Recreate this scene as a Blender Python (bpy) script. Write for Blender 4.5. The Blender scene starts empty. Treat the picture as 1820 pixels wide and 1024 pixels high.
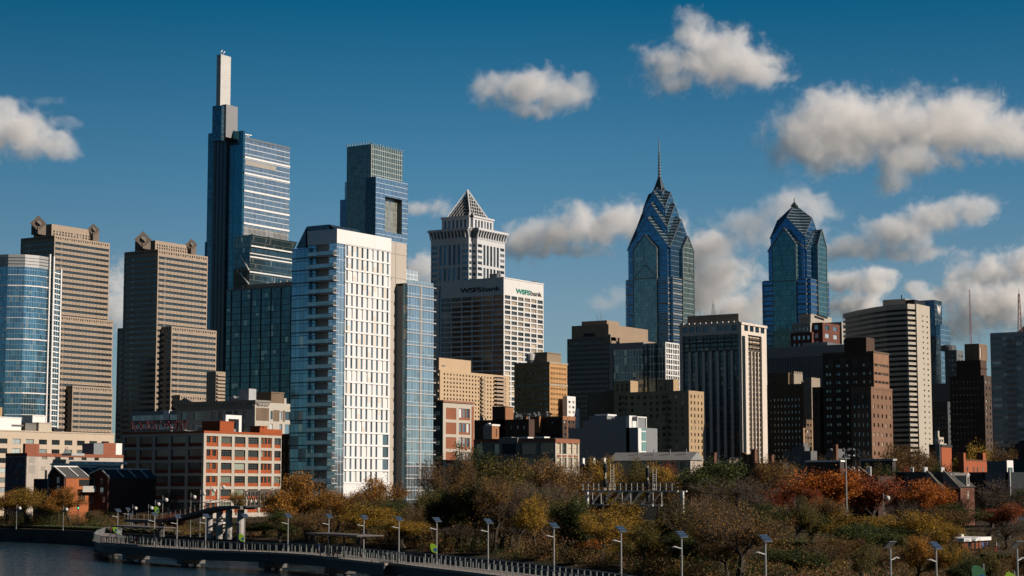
import bpy, bmesh, math, random
from mathutils import Vector, Matrix
R = math.radians
sc = bpy.context.scene
col = sc.collection
rnd = random.Random(7)

# ---------------------------------------------------------------- camera
HEAD, CAMZ, FPX, HORIZ = R(57), 13.0, 3396.0, 870.0
PITCH = math.atan((HORIZ - 512) / FPX)
cam_d = bpy.data.cameras.new("camera")
cam = bpy.data.objects.new("camera", cam_d)
col.objects.link(cam)
cam.location = (0, 0, CAMZ)
cam.rotation_euler = (R(90) + PITCH, 0, -HEAD)
cam_d.sensor_width = 36
cam_d.lens = 36 * FPX / 1820
cam_d.clip_start = 1
cam_d.clip_end = 60000
sc.camera = cam

# ---------------------------------------------------------------- sky, sun, exposure
SUN_AZ, SUN_EL = R(170), R(29)
SUNDIR = Vector((math.sin(SUN_AZ) * math.cos(SUN_EL), math.cos(SUN_AZ) * math.cos(SUN_EL), math.sin(SUN_EL)))
world = bpy.data.worlds.new("World")
sc.world = world
world.use_nodes = True
wn = world.node_tree
bg = wn.nodes["Background"]
sky = wn.nodes.new("ShaderNodeTexSky")
sky.sky_type = 'NISHITA'
sky.sun_disc = False
sky.sun_elevation = SUN_EL
sky.sun_rotation = SUN_AZ
sky.altitude = 20
sky.air_density = 1.0
sky.dust_density = 0.15
sky.ozone_density = 2.0
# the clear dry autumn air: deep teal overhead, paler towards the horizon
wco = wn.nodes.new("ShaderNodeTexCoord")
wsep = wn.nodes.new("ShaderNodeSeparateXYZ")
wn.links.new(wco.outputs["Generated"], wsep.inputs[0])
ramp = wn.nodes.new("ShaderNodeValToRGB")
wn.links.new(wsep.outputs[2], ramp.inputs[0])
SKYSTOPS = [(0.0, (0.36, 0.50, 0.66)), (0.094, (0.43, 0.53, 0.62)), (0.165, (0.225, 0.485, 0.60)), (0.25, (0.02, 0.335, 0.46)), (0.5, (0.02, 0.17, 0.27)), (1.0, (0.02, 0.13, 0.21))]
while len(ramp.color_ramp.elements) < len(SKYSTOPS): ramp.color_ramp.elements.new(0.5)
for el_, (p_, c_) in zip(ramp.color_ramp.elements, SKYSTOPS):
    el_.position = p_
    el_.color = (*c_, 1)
tint = wn.nodes.new("ShaderNodeMix")
tint.data_type = 'RGBA'
tint.blend_type = 'MULTIPLY'
tint.inputs[0].default_value = 1.0
wn.links.new(sky.outputs[0], tint.inputs[6])
wn.links.new(ramp.outputs[0], tint.inputs[7])
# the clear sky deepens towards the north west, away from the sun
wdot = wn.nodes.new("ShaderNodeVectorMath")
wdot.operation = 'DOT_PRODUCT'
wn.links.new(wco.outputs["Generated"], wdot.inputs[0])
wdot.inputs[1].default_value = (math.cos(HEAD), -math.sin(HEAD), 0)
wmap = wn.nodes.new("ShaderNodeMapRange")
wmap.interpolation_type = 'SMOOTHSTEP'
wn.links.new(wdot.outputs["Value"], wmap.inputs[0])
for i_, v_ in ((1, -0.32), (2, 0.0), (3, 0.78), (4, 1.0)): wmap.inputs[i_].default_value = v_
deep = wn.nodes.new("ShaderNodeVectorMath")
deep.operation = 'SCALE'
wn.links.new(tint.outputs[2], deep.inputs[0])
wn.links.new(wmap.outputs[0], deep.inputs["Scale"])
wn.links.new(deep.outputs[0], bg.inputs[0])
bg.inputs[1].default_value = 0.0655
sun_d = bpy.data.lights.new("sun", 'SUN')
sun_d.energy = 5.0
sun_d.angle = R(0.5)
sun_d.color = (1.0, 0.86, 0.72)
sun = bpy.data.objects.new("sun", sun_d)
col.objects.link(sun)
sun.rotation_euler = SUNDIR.to_track_quat('Z', 'Y').to_euler()
sun.location = SUNDIR * 500
vs = sc.view_settings
vs.view_transform = 'Standard'
vs.look = 'None'
vs.exposure = 0.75
vs.gamma = 1.0
cy = sc.cycles
cy.use_denoising = True
cy.max_bounces = 8
cy.diffuse_bounces = 3
cy.glossy_bounces = 3
cy.transmission_bounces = 3
cy.transparent_max_bounces = 8
cy.volume_bounces = 6
cy.volume_step_rate = 0.4
cy.volume_max_steps = 256
cy.sample_clamp_indirect = 4

# ---------------------------------------------------------------- picture <-> world measuring
RV = Vector((math.cos(HEAD), -math.sin(HEAD), 0))
FH = Vector((math.sin(HEAD), math.cos(HEAD), 0))
FV = FH * math.cos(PITCH) + Vector((0, 0, math.sin(PITCH)))
UV_ = Vector((0, 0, math.cos(PITCH))) - FH * math.sin(PITCH)
CAM = Vector((0, 0, CAMZ))


def at(px, py, D):
    """world point seen at photo pixel (px, py), D metres ahead of the camera"""
    d = FV + RV * ((px - 910) / FPX) + UV_ * ((512 - py) / FPX)
    return CAM + d * (D / d.dot(FH))


def along(P, e, px):
    """how far to go from P along e until the photo column px is reached"""
    n = RV - FV * ((px - 910) / FPX)
    return -(P - CAM).dot(n) / e.dot(n)


def zrow(x, y, py):
    """height of photo row py above the plan point x, y"""
    n = UV_ - FV * ((512 - py) / FPX)
    return CAMZ - Vector((x, y, 0)).dot(n) / n.z


# ---------------------------------------------------------------- object helpers
def tag(o, label=None, cat=None, group=None, kind=None):
    if label: o['label'] = label
    if cat: o['category'] = cat
    if group: o['group'] = group
    if kind: o['kind'] = kind
    return o


def empty(name, loc, label=None, cat=None, group=None, rz=0):
    o = bpy.data.objects.new(name, None)
    o.empty_display_size = 0.5
    o.location = loc
    o.rotation_euler = (0, 0, rz)
    col.objects.link(o)
    return tag(o, label, cat, group)


KIDS = {}


def link(name, me, parent=None, loc=(0, 0, 0), rot=(0, 0, 0)):
    o = bpy.data.objects.new(name, me)
    o.location = loc
    o.rotation_euler = rot
    if parent is not None:
        o.parent = parent
        KIDS.setdefault(parent, []).append(o)
    col.objects.link(o)
    return o


def copy_tree(o, parent=None):
    c = o.copy()
    col.objects.link(c)
    if parent is not None:
        c.parent = parent
        KIDS.setdefault(parent, []).append(c)
    for ch in list(KIDS.get(o, [])):
        copy_tree(ch, c)
    return c


class MB:
    """collects faces, with UVs in metres, for one mesh object"""

    def __init__(s):
        s.v, s.f, s.uv, s.mi, s.cur = [], [], [], [], 0

    def face(s, pts, uvs=None):
        i = len(s.v)
        s.v += [tuple(p) for p in pts]
        s.f.append(tuple(range(i, i + len(pts))))
        if uvs is None:
            a, b, c = Vector(pts[0]), Vector(pts[1]), Vector(pts[2])
            n = (b - a).cross(c - a)
            if abs(n.z) > 0.75 * n.length:
                uvs = [(p[0], p[1]) for p in pts]
            else:
                e = Vector((-n.y, n.x, 0))
                e = e.normalized() if e.length > 1e-9 else Vector((1, 0, 0))
                uvs = [(p[0] * e.x + p[1] * e.y, p[2]) for p in pts]
        s.uv += uvs
        s.mi.append(s.cur)

    def box(s, x0, x1, y0, y1, z0, z1, skip=""):
        if x0 > x1: x0, x1 = x1, x0
        if y0 > y1: y0, y1 = y1, y0
        if 'S' not in skip: s.face([(x0, y0, z0), (x1, y0, z0), (x1, y0, z1), (x0, y0, z1)])
        if 'N' not in skip: s.face([(x1, y1, z0), (x0, y1, z0), (x0, y1, z1), (x1, y1, z1)])
        if 'W' not in skip: s.face([(x0, y1, z0), (x0, y0, z0), (x0, y0, z1), (x0, y1, z1)])
        if 'E' not in skip: s.face([(x1, y0, z0), (x1, y1, z0), (x1, y1, z1), (x1, y0, z1)])
        if 'T' not in skip: s.face([(x0, y0, z1), (x1, y0, z1), (x1, y1, z1), (x0, y1, z1)])
        if 'B' not in skip: s.face([(x0, y1, z0), (x1, y1, z0), (x1, y0, z0), (x0, y0, z0)])
        return s

    def prism(s, pts, z0, z1, top=None, cap=True):
        """upright prism over a plan polygon (counter-clockwise); top = other polygon at z1"""
        t = top or pts
        n = len(pts)
        u = 0
        for i in range(n):
            j = (i + 1) % n
            L = math.dist(pts[i][:2], pts[j][:2])
            s.face([(*pts[i][:2], z0), (*pts[j][:2], z0), (*t[j][:2], z1), (*t[i][:2], z1)],
                   [(u, z0), (u + L, z0), (u + L, z1), (u, z1)])
            u += L
        if cap:
            s.face([(*p[:2], z1) for p in t])
            s.face([(*p[:2], z0) for p in reversed(pts)])
        return s

    def tube(s, p, q, r0, r1=None, n=6, cap=True):
        p, q = Vector(p), Vector(q)
        r1 = r0 if r1 is None else r1
        d = q - p
        if d.length < 1e-6: return s
        a = d.orthogonal().normalized()
        b = d.normalized().cross(a)
        A, B = [], []
        for k in range(n):
            t = 2 * math.pi * k / n
            w = a * math.cos(t) + b * math.sin(t)
            A.append(p + w * r0)
            B.append(q + w * r1)
        for k in range(n):
            j = (k + 1) % n
            s.face([A[k], A[j], B[j], B[k]])
        if cap:
            s.face(B)
            s.face(A[::-1])
        return s

    def bar(s, p, q, w, h=None):
        """rectangular bar from p to q"""
        p, q = Vector(p), Vector(q)
        h = w if h is None else h
        d = (q - p).normalized()
        a = Vector((0, 0, 1)).cross(d)
        a = a.normalized() if a.length > 1e-4 else Vector((1, 0, 0))
        b = d.cross(a)
        A = [p + a * x * w / 2 + b * y * h / 2 for x, y in ((-1, -1), (1, -1), (1, 1), (-1, 1))]
        B = [x + (q - p) for x in A]
        for k in range(4):
            j = (k + 1) % 4
            s.face([A[k], A[j], B[j], B[k]])
        s.face(B)
        s.face(A[::-1])
        return s

    def lathe(s, prof, n=12, c=(0, 0, 0)):
        """prof: list of (radius, z)"""
        for (r0, z0), (r1, z1) in zip(prof, prof[1:]):
            for k in range(n):
                a, b = 2 * math.pi * k / n, 2 * math.pi * (k + 1) / n
                P = [(c[0] + r * math.cos(t), c[1] + r * math.sin(t), c[2] + z) for r, z, t in ((r0, z0, a), (r0, z0, b), (r1, z1, b), (r1, z1, a))]
                if r1 < 1e-4: P = P[:3]
                elif r0 < 1e-4: P = [P[0], P[2], P[3]]
                s.face(P)
        return s

    def mesh(s, name, mats, smooth=False):
        me = bpy.data.meshes.new(name)
        me.from_pydata(s.v, [], s.f)
        l = me.uv_layers.new(name="UVMap")
        flat = []
        for a in s.uv: flat += [float(a[0]), float(a[1])]
        l.data.foreach_set("uv", flat)
        for m in (mats if isinstance(mats, (list, tuple)) else [mats]): me.materials.append(m)
        if any(s.mi): me.polygons.foreach_set("material_index", s.mi)
        if smooth: me.polygons.foreach_set("use_smooth", [True] * len(s.f))
        me.update()
        return me

    def build(s, name, mats, parent=None, loc=(0, 0, 0), rot=(0, 0, 0), smooth=False):
        return link(name, s.mesh(name, mats, smooth), parent, loc, rot)


# ---------------------------------------------------------------- materials
def newmat(name):
    m = bpy.data.materials.new(name)
    m.use_nodes = True
    return m, m.node_tree, m.node_tree.nodes["Principled BSDF"]


def node(nt, typ, ins=None, **kw):
    n = nt.nodes.new(typ)
    for k, v in kw.items(): setattr(n, k, v)
    for k, v in (ins or {}).items():
        if isinstance(v, bpy.types.NodeSocket): nt.links.new(v, n.inputs[k])
        else: n.inputs[k].default_value = v
    return n


def mth(nt, op, a, b=0.0, c=None):
    ins = {0: a, 1: b}
    if c is not None: ins[2] = c
    return node(nt, "ShaderNodeMath", ins, operation=op).outputs[0]


def mixc(nt, f, a, b, blend='MIX'):
    n = node(nt, "ShaderNodeMix", None, data_type='RGBA', blend_type=blend)
    for i, v in ((0, f), (6, a), (7, b)):
        if isinstance(v, bpy.types.NodeSocket): nt.links.new(v, n.inputs[i])
        else: n.inputs[i].default_value = v if i == 0 else (*v[:3], 1)
    return n.outputs[2]


def noise(nt, vec, scale, detail=3.0, rough=0.55):
    return node(nt, "ShaderNodeTexNoise", {"Vector": vec, "Scale": scale, "Detail": detail, "Roughness": rough}).outputs[0]


def rng(nt, v, a, b, c, d):
    return node(nt, "ShaderNodeMapRange", {0: v, 1: a, 2: b, 3: c, 4: d}).outputs[0]


MC = {}
ALB = 0.46       # wall paints and stones, kept dark enough for the strong low sun


def m_plain(name, c, rough=0.8, metal=0.0, var=0.12, scale=0.15, spec=0.3, streak=0.0):
    """painted, concrete, stone or metal surface with mottling and rain streaks"""
    if name in MC: return MC[name]
    c = tuple(x * ALB for x in c)
    m, nt, p = newmat(name)
    tc = node(nt, "ShaderNodeTexCoord")
    o = tc.outputs["Object"]
    a = noise(nt, o, scale, 5, 0.6)
    b = noise(nt, o, scale * 9, 3, 0.6)
    k = mth(nt, 'ADD', mth(nt, 'MULTIPLY', a, 0.65), mth(nt, 'MULTIPLY', b, 0.35))
    f = rng(nt, k, 0.3, 0.7, 1 - var, 1 + var)
    if streak:
        mp = node(nt, "ShaderNodeMapping", {"Vector": o, "Scale": (0.9, 0.9, 0.035)}).outputs[0]
        st = rng(nt, noise(nt, mp, 1.0, 4, 0.6), 0.45, 0.7, 1.0, 1 - streak)
        f = mth(nt, 'MULTIPLY', f, st)
    cc = node(nt, "ShaderNodeCombineColor", {0: f, 1: f, 2: f}).outputs[0]
    nt.links.new(mixc(nt, 1.0, c, cc, 'MULTIPLY'), p.inputs["Base Color"])
    p.inputs["Roughness"].default_value = rough
    p.inputs["Metallic"].default_value = metal
    p.inputs["Specular IOR Level"].default_value = spec
    MC[name] = m
    return m


def m_brick(name, c1, c2, mortar=None, bw=0.6, bh=0.2, var=0.18, streak=0.15):
    if name in MC: return MC[name]
    m, nt, p = newmat(name)
    uv = node(nt, "ShaderNodeTexCoord").outputs["UV"]
    ob = node(nt, "ShaderNodeTexCoord").outputs["Object"]
    c1, c2 = tuple(x * ALB for x in c1), tuple(x * ALB for x in c2)
    mo = mortar or tuple(0.5 * (a + b) * 1.15 for a, b in zip(c1, c2))
    br = node(nt, "ShaderNodeTexBrick", {"Vector": uv, "Color1": (*c1, 1), "Color2": (*c2, 1), "Mortar": (*mo, 1), "Scale": 1.0,
                                         "Mortar Size": 0.012, "Brick Width": bw, "Row Height": bh, "Bias": 0.0}).outputs[0]
    f = rng(nt, noise(nt, ob, 0.12, 5, 0.6), 0.3, 0.7, 1 - var, 1 + var)
    mp = node(nt, "ShaderNodeMapping", {"Vector": ob, "Scale": (0.8, 0.8, 0.04)}).outputs[0]
    f = mth(nt, 'MULTIPLY', f, rng(nt, noise(nt, mp, 1.0, 4, 0.6), 0.45, 0.72, 1.0, 1 - streak))
    cc = node(nt, "ShaderNodeCombineColor", {0: f, 1: f, 2: f}).outputs[0]
    nt.links.new(mixc(nt, 1.0, br, cc, 'MULTIPLY'), p.inputs["Base Color"])
    p.inputs["Roughness"].default_value = 0.85
    p.inputs["Specular IOR Level"].default_value = 0.2
    MC[name] = m
    return m


def m_curtain(name, glass, w=1.5, h=4.0, mw=0.12, mh=0.25, line=(0.1, 0.12, 0.13), metal=0.8, rough=0.06, tilt=0.02,
              var=0.35, spandrel=0.0, spc=None, pale=0.0, palec=(0.4, 0.42, 0.4)):
    """curtain wall: coated glass panels, each a little out of plane, with mullions, spandrels and some drawn blinds"""
    if name in MC: return MC[name]
    var, tilt = var * .5, tilt * .45
    m, nt, p = newmat(name)
    uv = node(nt, "ShaderNodeTexCoord").outputs["UV"]
    sx = node(nt, "ShaderNodeSeparateXYZ", {0: uv})
    u, v = mth(nt, 'DIVIDE', sx.outputs[0], w), mth(nt, 'DIVIDE', sx.outputs[1], h)
    fu, fv = mth(nt, 'FRACT', u), mth(nt, 'FRACT', v)
    cell = node(nt, "ShaderNodeCombineXYZ", {0: mth(nt, 'FLOOR', u), 1: mth(nt, 'FLOOR', v)}).outputs[0]
    wn_ = node(nt, "ShaderNodeTexWhiteNoise", {0: cell}, noise_dimensions='3D')
    rv, rc = wn_.outputs[0], wn_.outputs[1]
    lm = mth(nt, 'MAXIMUM', mth(nt, 'LESS_THAN', fu, mw / w), mth(nt, 'LESS_THAN', fv, mh / h))
    f = rng(nt, rv, 0, 1, 1 - var, 1 + var)
    cc = node(nt, "ShaderNodeCombineColor", {0: f, 1: f, 2: f}).outputs[0]
    g = mixc(nt, 1.0, glass, cc, 'MULTIPLY')
    solid = lm
    if pale:
        pm = mth(nt, 'MULTIPLY', mth(nt, 'LESS_THAN', rv, pale), mth(nt, 'GREATER_THAN', fv, mth(nt, 'MULTIPLY', rv, 0.5 / max(pale, .01))))
        g = mixc(nt, mth(nt, 'MULTIPLY', pm, 0.6), g, palec)
    if spandrel:
        sp = mth(nt, 'LESS_THAN', fv, spandrel)
        g = mixc(nt, sp, g, spc or line)
        solid = mth(nt, 'MAXIMUM', lm, mth(nt, 'MULTIPLY', sp, 0.75))
    nt.links.new(mixc(nt, lm, g, line), p.inputs["Base Color"])
    nt.links.new(rng(nt, solid, 0, 1, metal, 0.0), p.inputs["Metallic"])
    nt.links.new(rng(nt, solid, 0, 1, rough, 0.5), p.inputs["Roughness"])
    geo = node(nt, "ShaderNodeNewGeometry").outputs["Normal"]
    j = node(nt, "ShaderNodeVectorMath", {0: rc, 1: (0.5, 0.5, 0.5)}, operation='SUBTRACT').outputs[0]
    j = node(nt, "ShaderNodeVectorMath", {0: j, "Scale": tilt}, operation='SCALE').outputs[0]
    wv = node(nt, "ShaderNodeTexNoise", {"Vector": uv, "Scale": 0.12, "Detail": 2.0}).outputs[1]
    wv = node(nt, "ShaderNodeVectorMath", {0: wv, 1: (0.5, 0.5, 0.5)}, operation='SUBTRACT').outputs[0]
    wv = node(nt, "ShaderNodeVectorMath", {0: wv, "Scale": tilt * 1.2}, operation='SCALE').outputs[0]
    nn = node(nt, "ShaderNodeVectorMath", {0: geo, 1: j}, operation='ADD').outputs[0]
    nn = node(nt, "ShaderNodeVectorMath", {0: nn, 1: wv}, operation='ADD').outputs[0]
    nn = node(nt, "ShaderNodeVectorMath", {0: nn}, operation='NORMALIZE').outputs[0]
    nt.links.new(nn, p.inputs["Normal"])
    p.inputs["Specular IOR Level"].default_value = 0.7
    MC[name] = m
    return m


def m_pane(name, dark=(0.012, 0.018, 0.022), blind=(0.3, 0.28, 0.24), frac=0.25, metal=0.25, mull=None, line=(0.06, 0.06, 0.06)):
    """window panes: dark reflecting glass, some with blinds drawn part of the way; mull = (w, h) of the glazing bars"""
    if name in MC: return MC[name]
    m, nt, p = newmat(name)
    uv = node(nt, "ShaderNodeTexCoord").outputs["UV"]
    oi = node(nt, "ShaderNodeObjectInfo").outputs["Random"]
    isl = node(nt, "ShaderNodeNewGeometry").outputs["Random Per Island"]
    r = mth(nt, 'FRACT', mth(nt, 'ADD', mth(nt, 'MULTIPLY', oi, 7.31), mth(nt, 'MULTIPLY', isl, 3.77)))
    r2 = mth(nt, 'FRACT', mth(nt, 'MULTIPLY', r, 13.7))
    sx = node(nt, "ShaderNodeSeparateXYZ", {0: uv})
    has = mth(nt, 'LESS_THAN', r, frac)
    f = mth(nt, 'MULTIPLY', has, rng(nt, r2, 0, 1, 0.25, 1.0))
    b = rng(nt, r2, 0, 1, 0.5, 1.5)
    bc = node(nt, "ShaderNodeCombineColor", {0: b, 1: b, 2: b}).outputs[0]
    c = mixc(nt, f, mixc(nt, 1.0, dark, bc, 'MULTIPLY'), blind)
    mt = rng(nt, f, 0, 1, metal, 0.0)
    if mull:
        lm = mth(nt, 'MAXIMUM', mth(nt, 'LESS_THAN', mth(nt, 'FRACT', mth(nt, 'DIVIDE', sx.outputs[0], mull[0])), 0.09 / mull[0]),
                 mth(nt, 'LESS_THAN', mth(nt, 'FRACT', mth(nt, 'DIVIDE', sx.outputs[1], mull[1])), 0.09 / mull[1]))
        c = mixc(nt, lm, c, line)
        mt = mth(nt, 'MULTIPLY', mt, mth(nt, 'SUBTRACT', 1.0, lm))
    nt.links.new(c, p.inputs["Base Color"])
    nt.links.new(mt, p.inputs["Metallic"])
    p.inputs["Roughness"].default_value = 0.08
    p.inputs["Specular IOR Level"].default_value = 0.8
    MC[name] = m
    return m


def m_emit(name, c, s):
    if name in MC: return MC[name]
    m, nt, p = newmat(name)
    p.inputs["Base Color"].default_value = (*c, 1)
    p.inputs["Emission Color"].default_value = (*c, 1)
    p.inputs["Emission Strength"].default_value = s
    MC[name] = m
    return m
# ---------------------------------------------------------------- buildings: measuring and facades
def ev(a, b, n, f=0.6):
    """n openings evenly spaced between a and b, each filling the share f of its bay"""
    c = (b - a) / n
    return [(a + c * (i + 0.5 - f / 2), a + c * (i + 0.5 + f / 2)) for i in range(n)]


def rows(z0, z1, n, lo=0.3, hi=0.8):
    h = (z1 - z0) / n
    return [(z0 + h * (i + lo), z0 + h * (i + hi)) for i in range(n)]


class Bld:
    """a building with its near (south west) corner at photo column xc, D metres ahead; the west face runs to column xl,
    the south face to column xr, the roof edge at the corner is at photo row yt"""

    def __init__(s, name, label, xc, D, xl, xr, yt, zg=6.0, group=None, cat='building'):
        P = at(xc, yt, D)
        s.X, s.Y, s.zg, s.D = P.x, P.y, zg, D
        s.H = P.z - zg
        s.b = along(P, Vector((0, 1, 0)), xl) if xl is not None else 20
        s.a = along(P, Vector((1, 0, 0)), xr) if xr is not None else 20
        s.o = empty(name, (s.X, s.Y, zg), label, cat, group)
        s.P = []

    def zl(s, py, x=0, y=0):
        return zrow(s.X + x, s.Y + y, py) - s.zg

    def sx(s, px, z=None, y=0):
        return along(Vector((s.X, s.Y + y, s.zg + (s.H if z is None else z))), Vector((1, 0, 0)), px)

    def wy(s, px, z=None, x=0):
        return along(Vector((s.X + x, s.Y, s.zg + (s.H if z is None else z))), Vector((0, 1, 0)), px)

    def part(s, name, mb, mats, **k):
        return mb.build(name, mats, s.o, **k)

    def grid(s, mb, face, off, u0, u1, z0, z1, cols, rws, pane, dep=0.35, pname='window'):
        """a wall with real openings, reveals and a pane set back in each"""
        def q(a, b, z, w, d0=0.0, d1=None):
            d1 = d0 if d1 is None else d1
            if face == 'S': mb.face([(a, off + d0, z), (b, off + d0, z), (b, off + d1, w), (a, off + d1, w)])
            else: mb.face([(off + d0, b, z), (off + d0, a, z), (off + d1, a, w), (off + d1, b, w)])
        cols = sorted(cols)
        rws = sorted(rws)
        z = z0
        for (za, zb) in rws:
            if za > z + 1e-4: q(u0, u1, z, za)
            u = u0
            for (ua, ub) in cols:
                if ua > u + 1e-4: q(u, ua, za, zb)
                u = ub
                if face == 'S':
                    mb.face([(ua, off, za), (ua, off + dep, za), (ua, off + dep, zb), (ua, off, zb)])
                    mb.face([(ub, off + dep, za), (ub, off, za), (ub, off, zb), (ub, off + dep, zb)])
                    mb.face([(ua, off, za), (ub, off, za), (ub, off + dep, za), (ua, off + dep, za)])
                    mb.face([(ua, off + dep, zb), (ub, off + dep, zb), (ub, off, zb), (ua, off, zb)])
                else:
                    mb.face([(off + dep, ua, za), (off, ua, za), (off, ua, zb), (off + dep, ua, zb)])
                    mb.face([(off, ub, za), (off + dep, ub, za), (off + dep, ub, zb), (off, ub, zb)])
                    mb.face([(off, ub, za), (off, ua, za), (off + dep, ua, za), (off + dep, ub, za)])
                    mb.face([(off + dep, ub, zb), (off + dep, ua, zb), (off, ua, zb), (off, ub, zb)])
                s.P.append((pname, pane, face, ua, ub, za, zb, off + dep))
            if u1 > u + 1e-4: q(u, u1, za, zb)
            z = zb
        if z1 > z + 1e-4: q(u0, u1, z, z1)

    def block(s, mb, x0, x1, y0, y1, z0, z1, S=None, W=None, dep=0.35):
        """a box whose south / west face is plain (None) or (cols, rows, pane)"""
        mb.box(x0, x1, y0, y1, z0, z1, skip="B" + ("S" if S else "") + ("W" if W else ""))
        if S: s.grid(mb, 'S', y0, x0, x1, z0, z1, *S[:3], dep=dep)
        if W: s.grid(mb, 'W', x0, y0, y1, z0, z1, *W[:3], dep=dep)
        return mb

    def ring(s, mb, x0, x1, y0, y1, z0, z1, out):
        """a cornice, slab edge or coping round the block"""
        mb.box(x0 - out, x1 + out, y0 - out, y1 + out, z0, z1)
        return mb

    def finish(s, most=100):
        """each pane becomes a part of its own, past `most` the rest are one part"""
        P = sorted(s.P, key=lambda p: -p[6])
        seen, cache, rest = {}, {}, {}
        for (nm, mat, face, ua, ub, za, zb, off) in P:
            k = seen.get(nm, 0)
            seen[nm] = k + 1
            w, h = ub - ua, zb - za
            if k < most:
                key = (nm, mat.name, face, round(w, 2), round(h, 2))
                if key not in cache:
                    m = MB()
                    if face == 'S': m.face([(0, 0, 0), (w, 0, 0), (w, 0, h), (0, 0, h)], [(0, 0), (w, 0), (w, h), (0, h)])
                    else: m.face([(0, w, 0), (0, 0, 0), (0, 0, h), (0, w, h)], [(0, 0), (w, 0), (w, h), (0, h)])
                    cache[key] = m.mesh(nm, mat)
                link(nm, cache[key], s.o, (ua, off, za) if face == 'S' else (off, ua, za))
            else:
                m = rest.setdefault((nm, mat.name), (MB(), mat))[0]
                if face == 'S': m.face([(ua, off, za), (ub, off, za), (ub, off, zb), (ua, off, zb)], [(0, 0), (w, 0), (w, h), (0, h)])
                else: m.face([(off, ub, za), (off, ua, za), (off, ua, zb), (off, ub, zb)], [(0, 0), (w, 0), (w, h), (0, h)])
        for (nm, _), (m, mat) in rest.items(): tag(m.build(nm, mat, s.o), kind='stuff')

    def roof_units(s, x0, x1, y0, y1, z, n=4, seed=1, hmax=2.6, mat=None):
        rg = random.Random(seed)
        for i in range(n):
            w, d, h = rg.uniform(1.5, 4.5), rg.uniform(1.5, 4), rg.uniform(0.8, hmax)
            x, y = rg.uniform(x0 + w, max(x0 + w + .1, x1 - w)), rg.uniform(y0 + d, max(y0 + d + .1, y1 - d))
            m = MB()
            if rg.random() < 0.6:
                m.box(x - w / 2, x + w / 2, y - d / 2, y + d / 2, z, z + h).box(x - w / 2 - .1, x + w / 2 + .1, y - d / 2 - .1, y + d / 2 + .1, z + h, z + h + .15)
                m.tube((x - w / 4, y, z + h + .15), (x - w / 4, y, z + h + .5), w * .2, n=8)
            else:
                m.tube((x, y, z), (x, y, z + h), 0.35, n=8).lathe([(0.6, h), (0.6, h + .3), (0, h + .55)], 8, (x, y, z))
            s.part('roof_unit', m, mat or m_plain("roof_metal", (.42, .43, .44), .5, .3))


PANE = m_pane("pane_dark")
RIBBON = m_curtain("ribbon_glass", (.030, .042, .05), 1.5, 60, .12, .0, (.02, .022, .025), .35, .1, .03, .8, pale=.14, palec=(.22, .20, .17))
PANE_B = m_pane("pane_blue", (0.03, 0.06, 0.085), (0.32, 0.33, 0.33), 0.2, 0.5)
PANE_SKY = m_pane("pane_sky", (0.16, 0.24, 0.30), (0.45, 0.46, 0.46), 0.45, 0.75)
PANE_OLD = m_pane("pane_old", (0.02, 0.028, 0.03), (0.4, 0.36, 0.28), 0.35, 0.3)
PANE_FAC = m_pane("pane_factory", (0.02, 0.03, 0.03), (0.24, 0.28, 0.22), 0.22, 0.3, (0.9, 0.75))
TAN = m_plain("tan_granite", (.41, .33, .255), .75, var=.08, streak=.12)
ROOFDK = m_plain("roof_dark", (.05, .052, .055), .9)
CONC = m_plain("concrete", (.40, .385, .36), .8, var=.1, streak=.15)
WHITE = m_plain("white_panel", (1.0, .99, .97), .5, var=.04, streak=.05)
METAL = m_plain("steel_grey", (.32, .33, .34), .45, .6)
DARKM = m_plain("dark_metal", (.03, .032, .035), .5, .4)
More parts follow.
